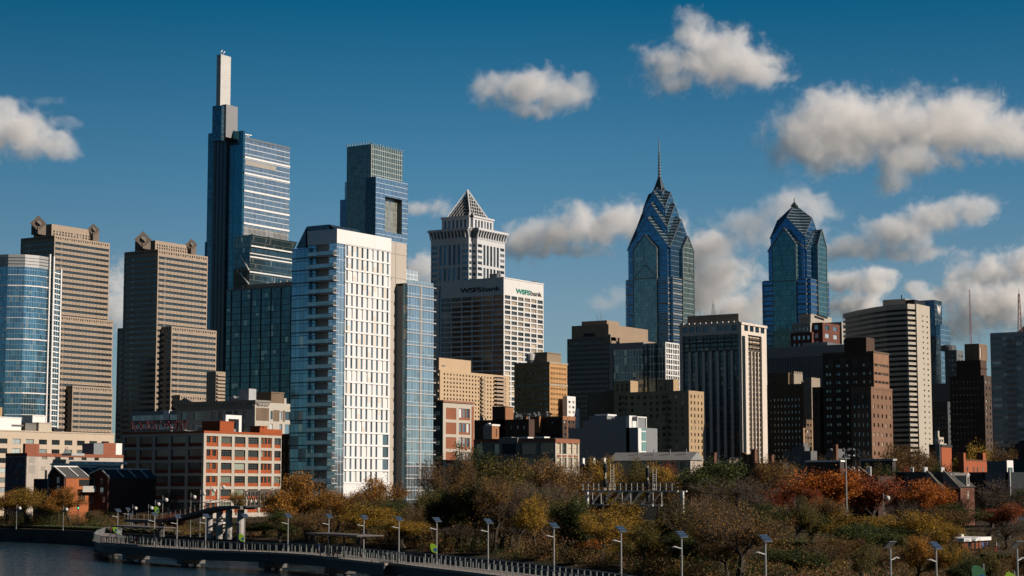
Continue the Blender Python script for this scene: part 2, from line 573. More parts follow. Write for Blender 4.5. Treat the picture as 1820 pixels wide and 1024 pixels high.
# ================================================================ the skyline, left part
# ---- curved blue glass tower at the left edge
def curved_tower():
    pts = [(-120, 1170), (-90, 1148), (-55, 1130), (-20, 1119), (15, 1114), (45, 1115), (70, 1121), (88, 1129)]
    W = [at(px, 452, D) for px, D in pts]
    o = W[4]
    z0 = 6.0
    root = empty("apartment_tower", (o.x, o.y, z0), "curved blue glass tower with white floor lines at the left edge of the photo", "building")
    loc = [(w.x - o.x, w.y - o.y) for w in W]
    # finer arc
    arc = []
    for i in range(len(loc) - 1):
        for t in range(3):
            f = t / 3
            arc.append((loc[i][0] * (1 - f) + loc[i + 1][0] * f, loc[i][1] * (1 - f) + loc[i + 1][1] * f))
    arc.append(loc[-1])
    back = [(loc[-1][0] + 8, loc[-1][1] + 24), (loc[0][0] + 8, loc[0][1] + 10)]
    H = zrow(o.x, o.y, 452) - z0
    zf = zrow(o.x, o.y, 474) - z0
    glass = m_curtain("glass_curved", (.10, .22, .30), 1.6, 3.15, .10, .16, (.16, .22, .26), .85, .08, .035, .45, pale=.08)
    MB().prism(arc + back, 0, zf).build("glass_wall", glass, root)
    MB().prism(arc + back, zf, H, cap=True).build("top_fascia", m_plain("fascia_pale", (.52, .53, .53), .45, .2, streak=.1), root)
    cen = (sum(p[0] for p in arc + back) / (len(arc) + 2), sum(p[1] for p in arc + back) / (len(arc) + 2))
    n = int(zf / 3.15)
    for i in range(1, n):
        if i % 2 == 0:
            big = i % 10 == 0
            e = 0.35 if big else 0.18
            out = [(p[0] + (p[0] - cen[0]) * e / 25, p[1] + (p[1] - cen[1]) * e / 25) for p in arc + back]
            MB().prism(out, i * 3.15 - (.35 if big else .16), i * 3.15 + (.35 if big else .16)).build("floor_slab", WHITE, root)
    for k in range(3):
        h0 = zf + (H - zf) * (k + 1) / 4
        out = [(p[0] + (p[0] - cen[0]) * .012, p[1] + (p[1] - cen[1]) * .012) for p in arc + back]
        MB().prism(out, h0 - .12, h0 + .12).build("fascia_rib", METAL, root)
    # flat end bay with white frame at the right
    A, B = at(95, 470, 1131), at(110, 478, 1143)
    ax, ay, bx, by = A.x - o.x, A.y - o.y, B.x - o.x, B.y - o.y
    He = zrow(A.x, A.y, 478) - z0
    end = [(ax, ay), (bx, by), (bx + 6, by + 14), (ax + 4, ay + 16)]
    MB().prism(end, 0, He).build("end_bay", m_curtain("glass_endbay", (.12, .26, .33), 2.6, 3.15, .25, .5, (.62, .63, .63), .8, .08, .03, .5), root)
    for (px, D, hh) in ((88.5, 1128.5, 452), (95.5, 1130.5, 456), (109, 1141.5, 478)):
        p = at(px, 470, D)
        hz = zrow(p.x, p.y, hh) - z0
        MB().box(-.45, .45, -.5, .5, 0, hz).build("white_pier", WHITE, root, (p.x - o.x, p.y - o.y, 0))


curved_tower()


# ---- the pair of stepped stone towers with diamond crowns
def commerce(label, xc, xl, xr, yt, D, steps, attic, diamonds, floors_px, wide=None):
    s = Bld("office_tower", label, xc, D, xl, xr, yt, group="stepped stone office towers with diamond crowns")
    wall, band = MB(), None
    pitch = floors_px / FPX * D
    pane = RIBBON
    def faces(x0, x1, y0, y1, z0, z1):
        n = max(1, int((z1 - 2.0 - z0) / pitch))
        rz = [(z1 - 3.6 - pitch * (i + 1) + pitch * .30, z1 - 3.6 - pitch * (i + 1) + pitch * .78) for i in range(n) if z1 - 3.6 - pitch * (i + 1) > z0]
        # little square parapet openings
        top = [(z1 - 2.0, z1 - 0.9)]
        s.block(wall, x0, x1, y0, y1, z0, z1, ([(x0 + .8, x1 - .8)], rz, pane), ([(y0 + .8, y1 - .8)], rz, pane), dep=.5)
        wall.cur = 1
        for i in range(int((x1 - x0) / 2.2)):
            wall.box(x0 + 1.1 + i * 2.2, x0 + 2.1 + i * 2.2, y0 - .06, y0 + .2, z1 - 2.0 - (.5 if i % 3 else 0), z1 - 1.0)
        for i in range(int((y1 - y0) / 2.2)):
            wall.box(x0 - .06, x0 + .2, y0 + 1.1 + i * 2.2, y0 + 2.1 + i * 2.2, z1 - 2.0, z1 - 1.0)
        # square panels down the spandrels
        wall.cur = 2
        for (za, zb) in rz:
            for i in range(int((x1 - x0) / 3.4)):
                u = x0 + 1.2 + i * 3.4
                wall.box(u, u + 1.25, y0 - .05, y0 + .1, za - pitch * .40, za - pitch * .12)
        wall.cur = 0
    faces(0, s.a, 0, s.b, 0, s.H)
    for (cx, lx, rx, ty, depth) in steps:
        # a lower shoulder: near face `depth` metres in front of the main block
        zz = s.zl(ty, 0, -depth)
        x0 = s.sx(cx, zz, -depth)
        x1 = s.sx(rx, zz, -depth)
        y1 = -depth + along(Vector((s.X + x0, s.Y - depth, s.zg + zz)), Vector((0, 1, 0)), lx) if lx else s.b
        faces(x0, x1, -depth, max(y1, -depth + 2), 0, zz)
    if wide:
        zz = s.zl(wide[1], 0, s.b)
        yw = s.wy(wide[0], zz)
        faces(0.4, s.a, s.b, yw, 0, zz)
    s.part("wall", wall, [m_plain("commerce_stone", (.46, .365, .28), .75, var=.08, streak=.12), DARKM, m_plain("panel_stone", (.31, .245, .19), .75)])
    # attic and diamonds
    axc, axl, axr, ayt = attic
    ins = 3.0
    z1 = s.zl(ayt, 3, ins)
    x0, x1 = s.sx(axc, z1, ins), s.sx(axr, z1, ins)
    y1 = ins + along(Vector((s.X + x0, s.Y + ins, s.zg + z1)), Vector((0, 1, 0)), axl)
    am = MB()
    cols = ev(x0 + 1, x1 - 1, 14, .5)
    s.block(am, x0, x1, ins, max(y1, ins + 6), s.H - .3, z1, (cols, [(s.H + .8, s.H + 2.0), (s.H + 2.6, s.H + 3.8)] if z1 - s.H > 5 else [(s.H + .8, s.H + 2.2)], PANE), None)
    s.part("attic", am, m_plain("commerce_stone", (1, 1, 1)))
    dm = m_plain("crown_stone", (.20, .16, .125), .75)
    for (px, pytop, pybot, ysh) in diamonds:
        yy = ins + ysh
        zc = s.zl((pytop + pybot) / 2, 5, yy)
        r = (pybot - pytop) / 2 / FPX * D * 1.0
        xx = s.sx(px, zc, yy)
        zc = s.zl((pytop + pybot) / 2, xx, yy)
        xx = s.sx(px, zc, yy)
        m = MB()
        # diamond plate with a round opening, facing south west
        N = 32
        outer, inner = [], []
        for k in range(N):
            t = 2 * math.pi * k / N
            c_, s_ = math.cos(t), math.sin(t)
            q = r / (abs(c_) + abs(s_))
            outer.append((c_ * q, s_ * q))
            inner.append((c_ * r * .40, s_ * r * .40))
        th = r * .13
        ex, ey = math.sin(R(45)), -math.cos(R(45))
        def P(p, d): return (xx + p[0] * ex + d * ey * -1 * 0 + d * ex, yy + p[0] * ey * -1 * -1 + d * -ey, zc + p[1])
        for k in range(N):
            j = (k + 1) % N
            m.face([P(outer[k], -th), P(outer[j], -th), P(inner[j], -th), P(inner[k], -th)])
            m.face([P(inner[k], th), P(inner[j], th), P(outer[j], th), P(outer[k], th)])
            m.face([P(outer[j], -th), P(outer[k], -th), P(outer[k], th), P(outer[j], th)])
            m.face([P(inner[k], -th), P(inner[j], -th), P(inner[j], th), P(inner[k], th)])
        m.box(xx - .8, xx + .8, yy - .8, yy + .8, s.H - .5, zc - r * .45)
        s.part("diamond_ornament", m, dm)
        # gabled block behind the diamond
        g = MB()
        g.prism([(xx + .8, yy + 1), (xx + r * 1.5, yy + 1), (xx + r * 1.5, yy + r * 1.4), (xx + .8, yy + r * 1.4)], s.H - .3, zc - r * .1)
        g.prism([(xx + .8, yy + 1), (xx + r * 1.5, yy + 1), (xx + r * 1.5, yy + r * 1.4), (xx + .8, yy + r * 1.4)], zc - r * .1, zc + r * .45,
                [(xx + 2, yy + r * .7), (xx + r * .9, yy + r * .7), (xx + r * .9, yy + r * .75), (xx + 2, yy + r * .75)])
        s.part("crown_gable", g, dm)
    s.roof_units(3, s.a - 3, 4, s.b, s.H, 3, 5)
    s.finish(100)
    return s


commerce("left stepped stone tower with diamond crown, rising behind the curved glass tower", 97, 37, 195.3, 418, 1345,
         [(100, None, 201, 560, 3.0), (129, 108, 200.5, 684, 9.0)], (92, 60, 168, 399), [(68, 383, 411, 0), (166, 397, 420, -2.0)], 10.0)
commerce("stepped stone tower with diamond crown beside the tallest skyscraper, nearly black left side", 281, 221, 369.5, 443, 1225,
         [(305, None, 385, 579, 9.0), (320, 300, 402, 701, 15.0)], (276, 240, 338, 428), [(254, 411, 441, 0), (340, 424, 446, -2.0)], 10.1, (208, 583))


# ---- the tallest glass skyscraper with its stone mast
def tall_tower():
    s = Bld("skyscraper", "tallest skyscraper, dark blue glass with a pale square stone mast on top", 432.5, 1440, 369, 516, 232)
    D = 1440
    gl_w = m_curtain("glass_tall_west", (.05, .12, .16), 1.5, 4.1, .12, .3, (.03, .045, .05), .75, .08, .02, .4)  # darker copy of the south glass, west side shade put into its colour
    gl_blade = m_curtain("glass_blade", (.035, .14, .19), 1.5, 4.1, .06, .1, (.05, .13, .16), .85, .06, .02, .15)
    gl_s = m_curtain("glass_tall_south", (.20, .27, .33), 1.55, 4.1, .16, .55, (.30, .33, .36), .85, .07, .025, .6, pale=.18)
    stone = m_plain("tall_dark_stone", (.10, .15, .18), .3, .6)
    H = s.H
    b1 = s.wy(414, H * .9)
    b2 = s.wy(405, H * .9)
    b3 = s.wy(380, H * .9)
    b4 = s.wy(369, H * .9)
    hs = s.zl(246.5, 1, 0)
    # south glass body, its top falling to the right
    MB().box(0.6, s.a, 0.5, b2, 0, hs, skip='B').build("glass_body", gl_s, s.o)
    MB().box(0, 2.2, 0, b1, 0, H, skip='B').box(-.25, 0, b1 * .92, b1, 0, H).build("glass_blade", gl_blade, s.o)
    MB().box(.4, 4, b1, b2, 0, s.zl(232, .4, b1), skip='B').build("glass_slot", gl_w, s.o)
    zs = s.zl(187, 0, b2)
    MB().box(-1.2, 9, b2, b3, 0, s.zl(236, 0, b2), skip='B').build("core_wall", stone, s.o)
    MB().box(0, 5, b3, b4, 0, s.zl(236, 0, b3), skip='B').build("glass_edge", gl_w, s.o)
    MB().box(-.6, 6, b4, s.wy(362, s.zl(600)), 0, s.zl(430, 0, b4), skip='B').build("lower_glass_edge", gl_w, s.o)
    for i in range(12):
        y = b2 + (b3 - b2) * (i + .5) / 12
        if i % 3 == 0: MB().box(-1.5, -1.2, y - .25, y + .25, 0, zs - 1).build("core_rib", m_plain("rib_dark", (.08, .10, .12), .4, .3), s.o)
    # upper shaft: lit stone face to the south
    gx1 = s.sx(424.5, zs, b1)
    xm = s.sx(404, zs, b1)
    shaft = m_plain("shaft_stone", (.30, .31, .33), .7, var=.05)
    MB().box(xm, xm + (gx1 - xm), b1 + 1, b1 + 15, H - 5, s.zl(185, xm, b1)).build("upper_shaft", shaft, s.o)
    MB().box(xm - 3.5, xm, b1 + 2.5, s.wy(378, zs, xm - 3.5), H - 8, s.zl(188, xm, b1)).build("upper_core", gl_w, s.o)
    # mast
    my = b1 + 6
    zm = s.zl(97, xm, my)
    mx0, mx1 = s.sx(392.8, zm, my), s.sx(410.5, zm, my)
    myb = my + along(Vector((s.X + mx0, s.Y + my, s.zg + zm)), Vector((0, 1, 0)), 385.5)
    mb = MB().box(mx0, mx1, my, myb, zs - 4, zm)
    mat = m_brick("mast_panels", (.72, .72, .70), (.67, .67, .65), (.54, .54, .53), 2.6, 2.1, .05, .04)
    s.part("mast", mb, mat)
    for (dx, dy) in ((1, 1), (5, 2)):
        m = MB().tube((mx0 + dx, my + dy, zm), (mx0 + dx, my + dy, zm + 2), .12).tube((mx0 + dx, my + dy, zm + 2), (mx0 + dx + 1.3, my + dy - .5, zm + 3.6), .5, .25)
        s.part("beacon", m, WHITE)
    # white sky lobby bands and louvres
    for py in (278.5, 307, 338, 367.5, 396):
        z = s.zl(py, 1, 0)
        MB().box(.6, s.a + .25, .0, .5, z - .7, z + .7).build("white_band", WHITE, s.o)
    z = s.zl(281, 1, 0)
    MB().box(s.sx(437, z), s.sx(491, z), .2, .5, z - 4.8, z - 1).build("louvre_panel", m_plain("louvre_tan", (.45, .42, .38), .6), s.o)
    z = s.zl(398, 1, 0)
    lv = MB()
    for i in range(36):
        x = 2 + i * (s.a - 3) / 36
        lv.box(x, x + .5, .1, .5, z - 10, z - 1.4)
    s.part("louvre_screen", lv, m_plain("louvre_pale", (.58, .57, .55), .5))
    MB().box(.6, s.a + .1, .2, b2, hs, hs + 1.6).build("parapet", m_plain("parapet_glass", (.35, .38, .40), .3, .5), s.o)
    cr = MB()
    for i in range(4):
        cr.bar((2 + i * 2, 3, hs + 1.6), (4 + i * 2.5, 3, hs + 5), .3)
    cr.bar((2, 3, hs + 4.2), (13, 3, hs + 4.6), .7)
    s.part("roof_davit", cr, WHITE)
    # lower hotel block in front with white braces
    yf = -12.0
    z1 = s.zl(419, 2, yf)
    x0 = s.sx(444.5, z1, yf)
    x1 = s.sx(522, z1, yf)
    yb = yf + along(Vector((s.X + x0, s.Y + yf, s.zg + z1)), Vector((0, 1, 0)), 415.5)
    lo = MB()
    lo.prism([(x0, yf), (x1 - 2, yf), (x1 - 2, yb), (x0, yb)], 0, z1 - 9)
    lo.prism([(x0, yf), (x1 - 2, yf), (x1 - 2, yb), (x0, yb)], z1 - 9, z1, [(x0 - .3, yf - 2.5), (x1 + 1.5, yf - 2.5), (x1 + 1.5, yb), (x0 - .3, yb)])
    gl_lo = m_curtain("glass_lower_block", (.045, .095, .115), 1.5, 4.1, .1, .35, (.05, .06, .065), .8, .08, .03, .5, pale=.06)
    s.part("lower_block", lo, gl_lo)
    for py in (437, 450, 456, 483):
        z = s.zl(py, x0, yf)
        thick = .5 if py != 450 else .3
        MB().box(x0 - .2, x1 + (1 if py < 440 else -1.7), yf - (1.4 if py < 450 else .4), yf, z - thick, z + thick).build("white_band", WHITE, s.o)
    for (ya, za, yb_, zb) in ((450, 446, 426, 0), (450, 483, 0, 0)):
        pass
    br = MB()
    za, zb = s.zl(452, x0, yf), s.zl(481, x0, yf)
    yq = yf + (yb - yf) * .55
    br.bar((x0 - .4, yq, za), (x0 - .4, yf + .2, zb), .9).bar((x0 - .4, yq, s.zl(484, x0, yf)), (x0 - .4, yf + .4, s.zl(505, x0, yf)), .9)
    s.part("brace", br, WHITE)
    s.roof_units(x0 + 3, x1 - 4, yf + 3, yb, z1, 5, 9)


tall_tower()

# ---- small balconied block seen between the stepped tower and the glass slab
s = Bld("apartment_block", "sliver of a tan balconied block between the stepped stone tower and the dark glass slab", 384, 1190, 380, 404, 660)
w = MB()
s.block(w, 0, s.a, 0, s.b + 6, 0, s.H, (ev(.5, s.a - .5, 2, .75), rows(0, s.H - 2, 36, .32, .8), PANE), None)
s.part("wall", w, TAN)
for i in range(16):
    z = s.H - 2 - i * s.H / 36
    MB().box(.4, s.a - .3, -1.2, 0, z - .9, z).build("balcony", m_plain("balcony_tan", (.48, .38, .29)), s.o)
s.finish(40)

# ---- dark teal glass slab
s = Bld("glass_slab", "dark teal glass slab building with a tan roof box, left of the white apartment tower", 545, 930, 403, 575, 508)
glass = m_curtain("glass_slab", (.03, .085, .10), 1.9, 3.15, .16, .28, (.10, .16, .17), .7, .08, .03, .6, pale=.07, palec=(.25, .3, .28))
s.part("glass_wall", MB().box(0, s.a, 0, s.b, 0, s.H, skip='B'), glass)
for i in range(1, int(s.H / 3.15)):
    z = i * 3.15
    if i % 1 == 0 and i < 100: s.part("floor_slab", MB().box(-.16, s.a + .1, -.16, s.b + .1, z - .12, z + .12), m_plain("slab_teal", (.13, .19, .20), .6))
for k in range(8):
    y = s.b * (k + .5) / 8
    s.part("mullion", MB().box(-.3, 0, y - .22, y + .22, 0, s.H), m_plain("mullion_teal", (.05, .085, .095), .5, .3))
s.part("parapet", MB().box(-.25, s.a, -.25, s.b + .2, s.H, s.H + .9), m_plain("parapet_grey", (.34, .33, .31), .7))
z = s.zl(499, 4, 3)
s.part("roof_box", MB().box(3, s.sx(560), 3, 3 + s.wy(432, z) - 3, s.H + .9, z), m_plain("roofbox_tan", (.36, .29, .22), .7))
for k in range(7):
    y = 5 + k * 4.2
    s.part("vent", MB().tube((6, y, z), (6, y, z + 1.2), .4, n=8), METAL)


# ---- white apartment tower in the middle, with its wings
def riverside():
    s = Bld("apartment_tower", "tall white apartment tower with narrow blue windows and corner balconies, in the middle foreground", 599, 480, 520.5, 694.8, 406.5, zg=4)
    n = 21
    zt = s.zl(432, 0, 0)              # top of the top windows
    fh = (zt - s.zl(452.3, 0, 0)) * 1.115
    fh = 22.55 / FPX * 480
    a = s.a
    white = m_plain("tower_white", (1.0, 1.0, 1.0), .45, var=.03, streak=.04)
    beige = m_plain("tower_beige", (.53, .50, .46), .7, var=.05, streak=.06)
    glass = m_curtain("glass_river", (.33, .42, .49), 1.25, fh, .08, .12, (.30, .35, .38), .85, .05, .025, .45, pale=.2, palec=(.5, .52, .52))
    glass_w = m_curtain("glass_river_west", (.11, .22, .29), 1.3, fh, .08, .16, (.12, .16, .18), .85, .05, .03, .35, pale=.06, palec=(.4, .4, .36))  # south glass darkened in colour for the shaded west side
    pane = m_pane("pane_river", (.26, .36, .43), (.6, .6, .57), .2, .8)
    pane2 = m_pane("pane_river_tan", (.45, .38, .32), (.5, .43, .36), .5, .0)
    # floors
    zfl = [zt - i * fh for i in range(n + 1)]
    w = MB()
    xb = s.sx(614, zt)                 # glass corner bay
    cols = []
    for px in (616.2, 625.3, 634.4, 643.5, 652.6, 661.7, 670.8, 679.9, 688.6):
        c = s.sx(px, zt * .8)
        cols.append((c - .40, c + .40))
    cols = [c for c in cols if c[0] > xb + .15]
    rz = [(zfl[i + 1] + .38, zfl[i] - .12) for i in range(n)]
    low = rz[15:19]
    up = rz[:15]
    H = s.H
    zsplit = (low[0][1] + up[-1][0]) / 2
    s.grid(w, 'S', 0, xb, a, zsplit, H, cols, up, pane, .25)
    big = [(s.sx(680, 20), a - .5)]
    s.grid(w, 'S', 0, xb, a, rz[19][0] - .2, zsplit, [c for c in cols if c[1] < big[0][0] - .1] + big, low, pane, .25)
    s.grid(w, 'S', 0, xb, a, 0, rz[19][0] - .2, cols, [(zfl[20] - 3.4, rz[19][0] - .5), (.5, zfl[20] - 4.2)] if zfl[20] > 6 else [], pane, .25)
    w.box(xb, a, .3, 12, 0, H, skip='BS')
    tanb = w
    w.cur = 1
    rg = random.Random(4)
    cells = [(c, r) for c in range(len(cols) - 1) for r in range(15)]
    for (c, r) in cells:
        if rg.random() < .28:
            u0, u1 = cols[c][1] + .05, cols[c + 1][0] - .05
            za, zb = up[r]
            tanb.box(u0, u1, -.03, .05, za + (zb - za) * (.0 if rg.random() < .5 else .5), za + (zb - za) * (.5 if rg.random() < .5 else 1))
    s.part("white_wall", w, [white, m_plain("panel_tan", (.95, .85, .76), .6, var=.04)])
    for i in range(n):
        s.part("floor_line", MB().box(xb, a + .12, -.14, 0, zfl[i] - .09, zfl[i] + .09), white)
    # corner glass and glass wing on the west face
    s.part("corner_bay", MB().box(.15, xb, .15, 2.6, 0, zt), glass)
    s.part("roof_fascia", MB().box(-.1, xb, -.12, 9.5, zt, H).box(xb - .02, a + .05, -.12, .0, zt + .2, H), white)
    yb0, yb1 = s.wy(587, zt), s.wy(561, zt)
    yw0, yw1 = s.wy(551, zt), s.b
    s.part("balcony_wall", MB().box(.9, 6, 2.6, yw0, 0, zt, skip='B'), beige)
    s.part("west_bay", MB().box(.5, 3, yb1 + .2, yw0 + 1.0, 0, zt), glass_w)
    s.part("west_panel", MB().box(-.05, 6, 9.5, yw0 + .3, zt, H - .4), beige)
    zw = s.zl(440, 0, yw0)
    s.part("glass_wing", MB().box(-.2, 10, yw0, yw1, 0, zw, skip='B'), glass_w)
    for i in range(n):
        s.part("balcony_slab", MB().box(-1.3, .9, -.1, yw0 - .2, zfl[i + 1] - .12, zfl[i + 1] + .12), m_plain("slab_pale", (.56, .56, .56), .6))
        rail = MB()
        zz = zfl[i + 1] + .12
        rail.box(-1.28, -1.24, .3, yw0 - .4, zz + .1, zz + 1.0)
        s.part("balcony_glass", rail, m_curtain("glass_rail", (.25, .33, .36), 1.4, 4, .05, .02, (.4, .4, .4), .6, .15, .05, .3))
        fr = MB()
        for k in range(3):
            fr.box(-1.3 + k * .55, -1.25 + k * .55, -.12, -.06, zz, zz + 1.1)
        fr.box(-1.32, .15, -.13, -.05, zz + 1.05, zz + 1.12)
        fr.box(-1.34, -1.22, -.13, yw0 - .4, zz + 1.02, zz + 1.1)
        s.part("balcony_rail", fr, WHITE)
        s.part("wing_slab", MB().box(-.3, 2, yw0, yw1 + .1, zfl[i + 1] - .14, zfl[i + 1] + .14), m_plain("wing_slab_dark", (.12, .15, .17), .5))
    # sloping dark roof screen
    r = MB()
    y0, y1 = 3.5, yw1 - .3
    z0, z1 = H - .5, s.zl(400, 5, 6)
    zl_ = s.zl(440, 0, yw1)
    r.face([(1, y1, zl_), (1, yw0 + 2.2, s.zl(404, 1, yw0)), (14, yw0 + 2.2, s.zl(404, 1, yw0)), (14, y1, zl_)])
    r.face([(1, yw0 + 2.2, zw - .5), (1, yw0 + 2.2, s.zl(404, 1, yw0)), (1, y1, zl_)])
    r.box(1.2, 14, y0, yw0 + 2.2, z0, s.zl(403, 3, yw0))
    r.face([(1.2, y0, s.zl(403, 3, yw0)), (14, y0, z0 + 1), (14, y0 - 2.5, z0 + .1), (1.2, y0 - 2.5, z0 + .1)])
    s.part("roof_screen", r, m_curtain("roof_screen", (.03, .055, .08), 1.4, 3, .1, .12, (.02, .03, .04), .7, .15, .03, .3))
    # tan core panel at the right and the slot beside it
    zc = s.zl(428, a, 1)
    xc1 = s.sx(722, zc, 1.2)
    cm = MB().box(a, xc1 + .2, 1.2, 14, 0, zc, skip='B')
    s.part("core_panel", cm, m_plain("core_beige", (.60, .54, .47), .7, var=.04, streak=.06))
    seam = MB()
    for i in range(0, n, 2): seam.box(a, xc1, 1.14, 1.2, zfl[i] - .03, zfl[i] + .03)
    seam.box(s.sx(708, 30), s.sx(708, 30) + .05, 1.14, 1.2, 0, zc)
    s.part("panel_seam", seam, m_plain("seam", (.3, .27, .24)))
    s.part("core_vent", MB().box(a + 1.0, a + 1.8, 1.1, 1.2, s.zl(497, a, 1), s.zl(490, a, 1)), METAL)
    # right glass wing
    yr = -2.4
    zr = s.zl(503, a + 4, yr)
    xr0 = s.sx(723.5, zr, yr)
    xr1 = s.sx(771, zr, yr)
    s.part("side_wing_glass", MB().box(xr0, xr1, yr, 9, 0, zr, skip='BW'), glass)
    s.part("side_wing_wall", MB().box(xr0 - .02, xr0 + .4, yr + 1.3, 1.2, 0, zr - .6), m_plain("wing_wall", (.30, .31, .32), .7, streak=.1))
    s.part("side_wing_return", MB().box(xr0 - .03, xr0 + .2, yr, yr + 1.3, 0, zr), glass_w)
    s.part("side_wing_pier", MB().box((xr0 + xr1) / 2 - .25, (xr0 + xr1) / 2 + .25, yr - .2, yr, 0, zr), beige)
    for i in range(n - 3):
        z = zr - i * fh - .3
        if z < 1: break
        s.part("side_wing_slab", MB().box(xr0 - .3, xr1 + .9, yr - .22, yr + 1, z - .13, z + .13), m_plain("slab_pale", (.5, .5, .5)))
        if 1 <= i: s.part("side_balcony", MB().box(xr1, xr1 + 1.3, yr + .2, yr + 5, z - .1, z + .1).box(xr1 + 1.24, xr1 + 1.3, yr + .2, yr + 5, z + .1, z + 1.1).box(xr1, xr1 + 1.3, yr + .18, yr + .24, z + 1.02, z + 1.1), METAL)
    s.part("side_wing_rail", MB().box(xr0, xr1, yr + .1, yr + .14, zr, zr + 1.0), m_curtain("glass_rail", (1, 1, 1)))
    zp = s.zl(477, a + 6, 1.5)
    s.part("side_penthouse", MB().box(xr0 + .5, s.sx(743, zp, 1.5), 1.5, 9, zr, zp), m_curtain("penthouse_glass", (.35, .40, .43), 1.6, 1.3, .1, .12, (.5, .5, .48), .5, .2, .02, .2))
    s.finish(100)
    return s


RIV = riverside()


# ---- stepped glass tower with the big square opening
def comcast():
    s = Bld("skyscraper", "glass skyscraper with a stepped top and a big square opening, behind the white apartment tower", 660, 1550, 616.6, 715.5, 256)
    D = 1550
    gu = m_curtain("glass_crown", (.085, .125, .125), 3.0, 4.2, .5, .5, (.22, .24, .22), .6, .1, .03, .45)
    gw = m_curtain("glass_step_west", (.07, .115, .16), 1.5, 4.2, .1, .3, (.12, .18, .24), .85, .07, .025, .35)  # west glass coloured darker than the lit south glass to stand for shade
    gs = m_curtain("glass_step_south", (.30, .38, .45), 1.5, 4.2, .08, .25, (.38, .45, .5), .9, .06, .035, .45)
    H = s.H
    zl = s.zl(360)
    s.part("glass_crown", MB().box(0, s.a, 0, s.b, zl - 60, H, skip='B'), gu)
    posts = MB()
    for i in range(10): posts.box(-.3, .1, s.b * i / 9 - .3, s.b * i / 9 + .3, H, H + 2.2)
    for i in range(12): posts.box(s.a * i / 11 - .3, s.a * i / 11 + .3, -.3, .1, H, H + 1.4)
    s.part("crown_post", posts, m_plain("crown_pale", (.5, .5, .46), .5))
    s.part("corner_trim", MB().box(-.35, .5, -.35, .5, zl, H), m_plain("crown_pale", (.5, .5, .46)))
    # lower west block
    zb = s.zl(349.5, 0, 3)
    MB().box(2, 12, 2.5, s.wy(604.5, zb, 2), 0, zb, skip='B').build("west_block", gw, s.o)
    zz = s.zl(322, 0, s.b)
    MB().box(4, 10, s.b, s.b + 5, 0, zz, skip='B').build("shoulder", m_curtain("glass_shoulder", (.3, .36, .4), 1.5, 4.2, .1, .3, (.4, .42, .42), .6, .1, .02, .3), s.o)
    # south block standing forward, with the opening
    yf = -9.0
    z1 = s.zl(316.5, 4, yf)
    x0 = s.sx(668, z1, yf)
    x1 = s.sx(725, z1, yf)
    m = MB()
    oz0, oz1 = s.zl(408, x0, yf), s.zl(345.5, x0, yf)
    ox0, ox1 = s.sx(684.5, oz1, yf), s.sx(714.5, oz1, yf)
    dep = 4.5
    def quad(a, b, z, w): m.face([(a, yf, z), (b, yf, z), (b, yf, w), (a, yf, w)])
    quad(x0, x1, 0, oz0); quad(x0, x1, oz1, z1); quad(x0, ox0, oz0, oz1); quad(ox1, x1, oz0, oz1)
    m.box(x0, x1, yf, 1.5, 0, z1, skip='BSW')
    s.part("block_return", MB().box(x0, x0 + .3, yf + .02, 1.5, 0, z1 - .2), m_curtain("glass_return", (.03, .05, .06), 1.5, 4.2, .1, .3, (.04, .06, .07), .8, .08, .02, .3))  # south block's glass, near black here to paint its return in shade
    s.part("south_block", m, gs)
    r = MB()
    r.face([(ox0, yf, oz0), (ox0, yf + dep, oz0), (ox0, yf + dep, oz1), (ox0, yf, oz1)])
    r.face([(ox1, yf + dep, oz0), (ox1, yf, oz0), (ox1, yf, oz1), (ox1, yf + dep, oz1)])
    r.face([(ox0, yf, oz0), (ox1, yf, oz0), (ox1, yf + dep, oz0), (ox0, yf + dep, oz0)])
    r.face([(ox0, yf + dep, oz1), (ox1, yf + dep, oz1), (ox1, yf, oz1), (ox0, yf, oz1)])
    s.part("opening_reveal", r, m_plain("reveal_dark", (.16, .18, .19), .4, .3))
    s.part("opening_glass", MB().box(ox0, ox1, yf + dep, yf + dep + 1, oz0, oz1), m_curtain("glass_opening", (.24, .25, .22), 2.2, 4.2, .4, .6, (.13, .14, .12), .5, .1, .03, .5))
    s.part("notch_wall", MB().box(.3, x0 - .1 if x0 > .5 else .4, yf + 3, 1, 0, s.zl(318, 0, yf), skip='B'), gw)


comcast()


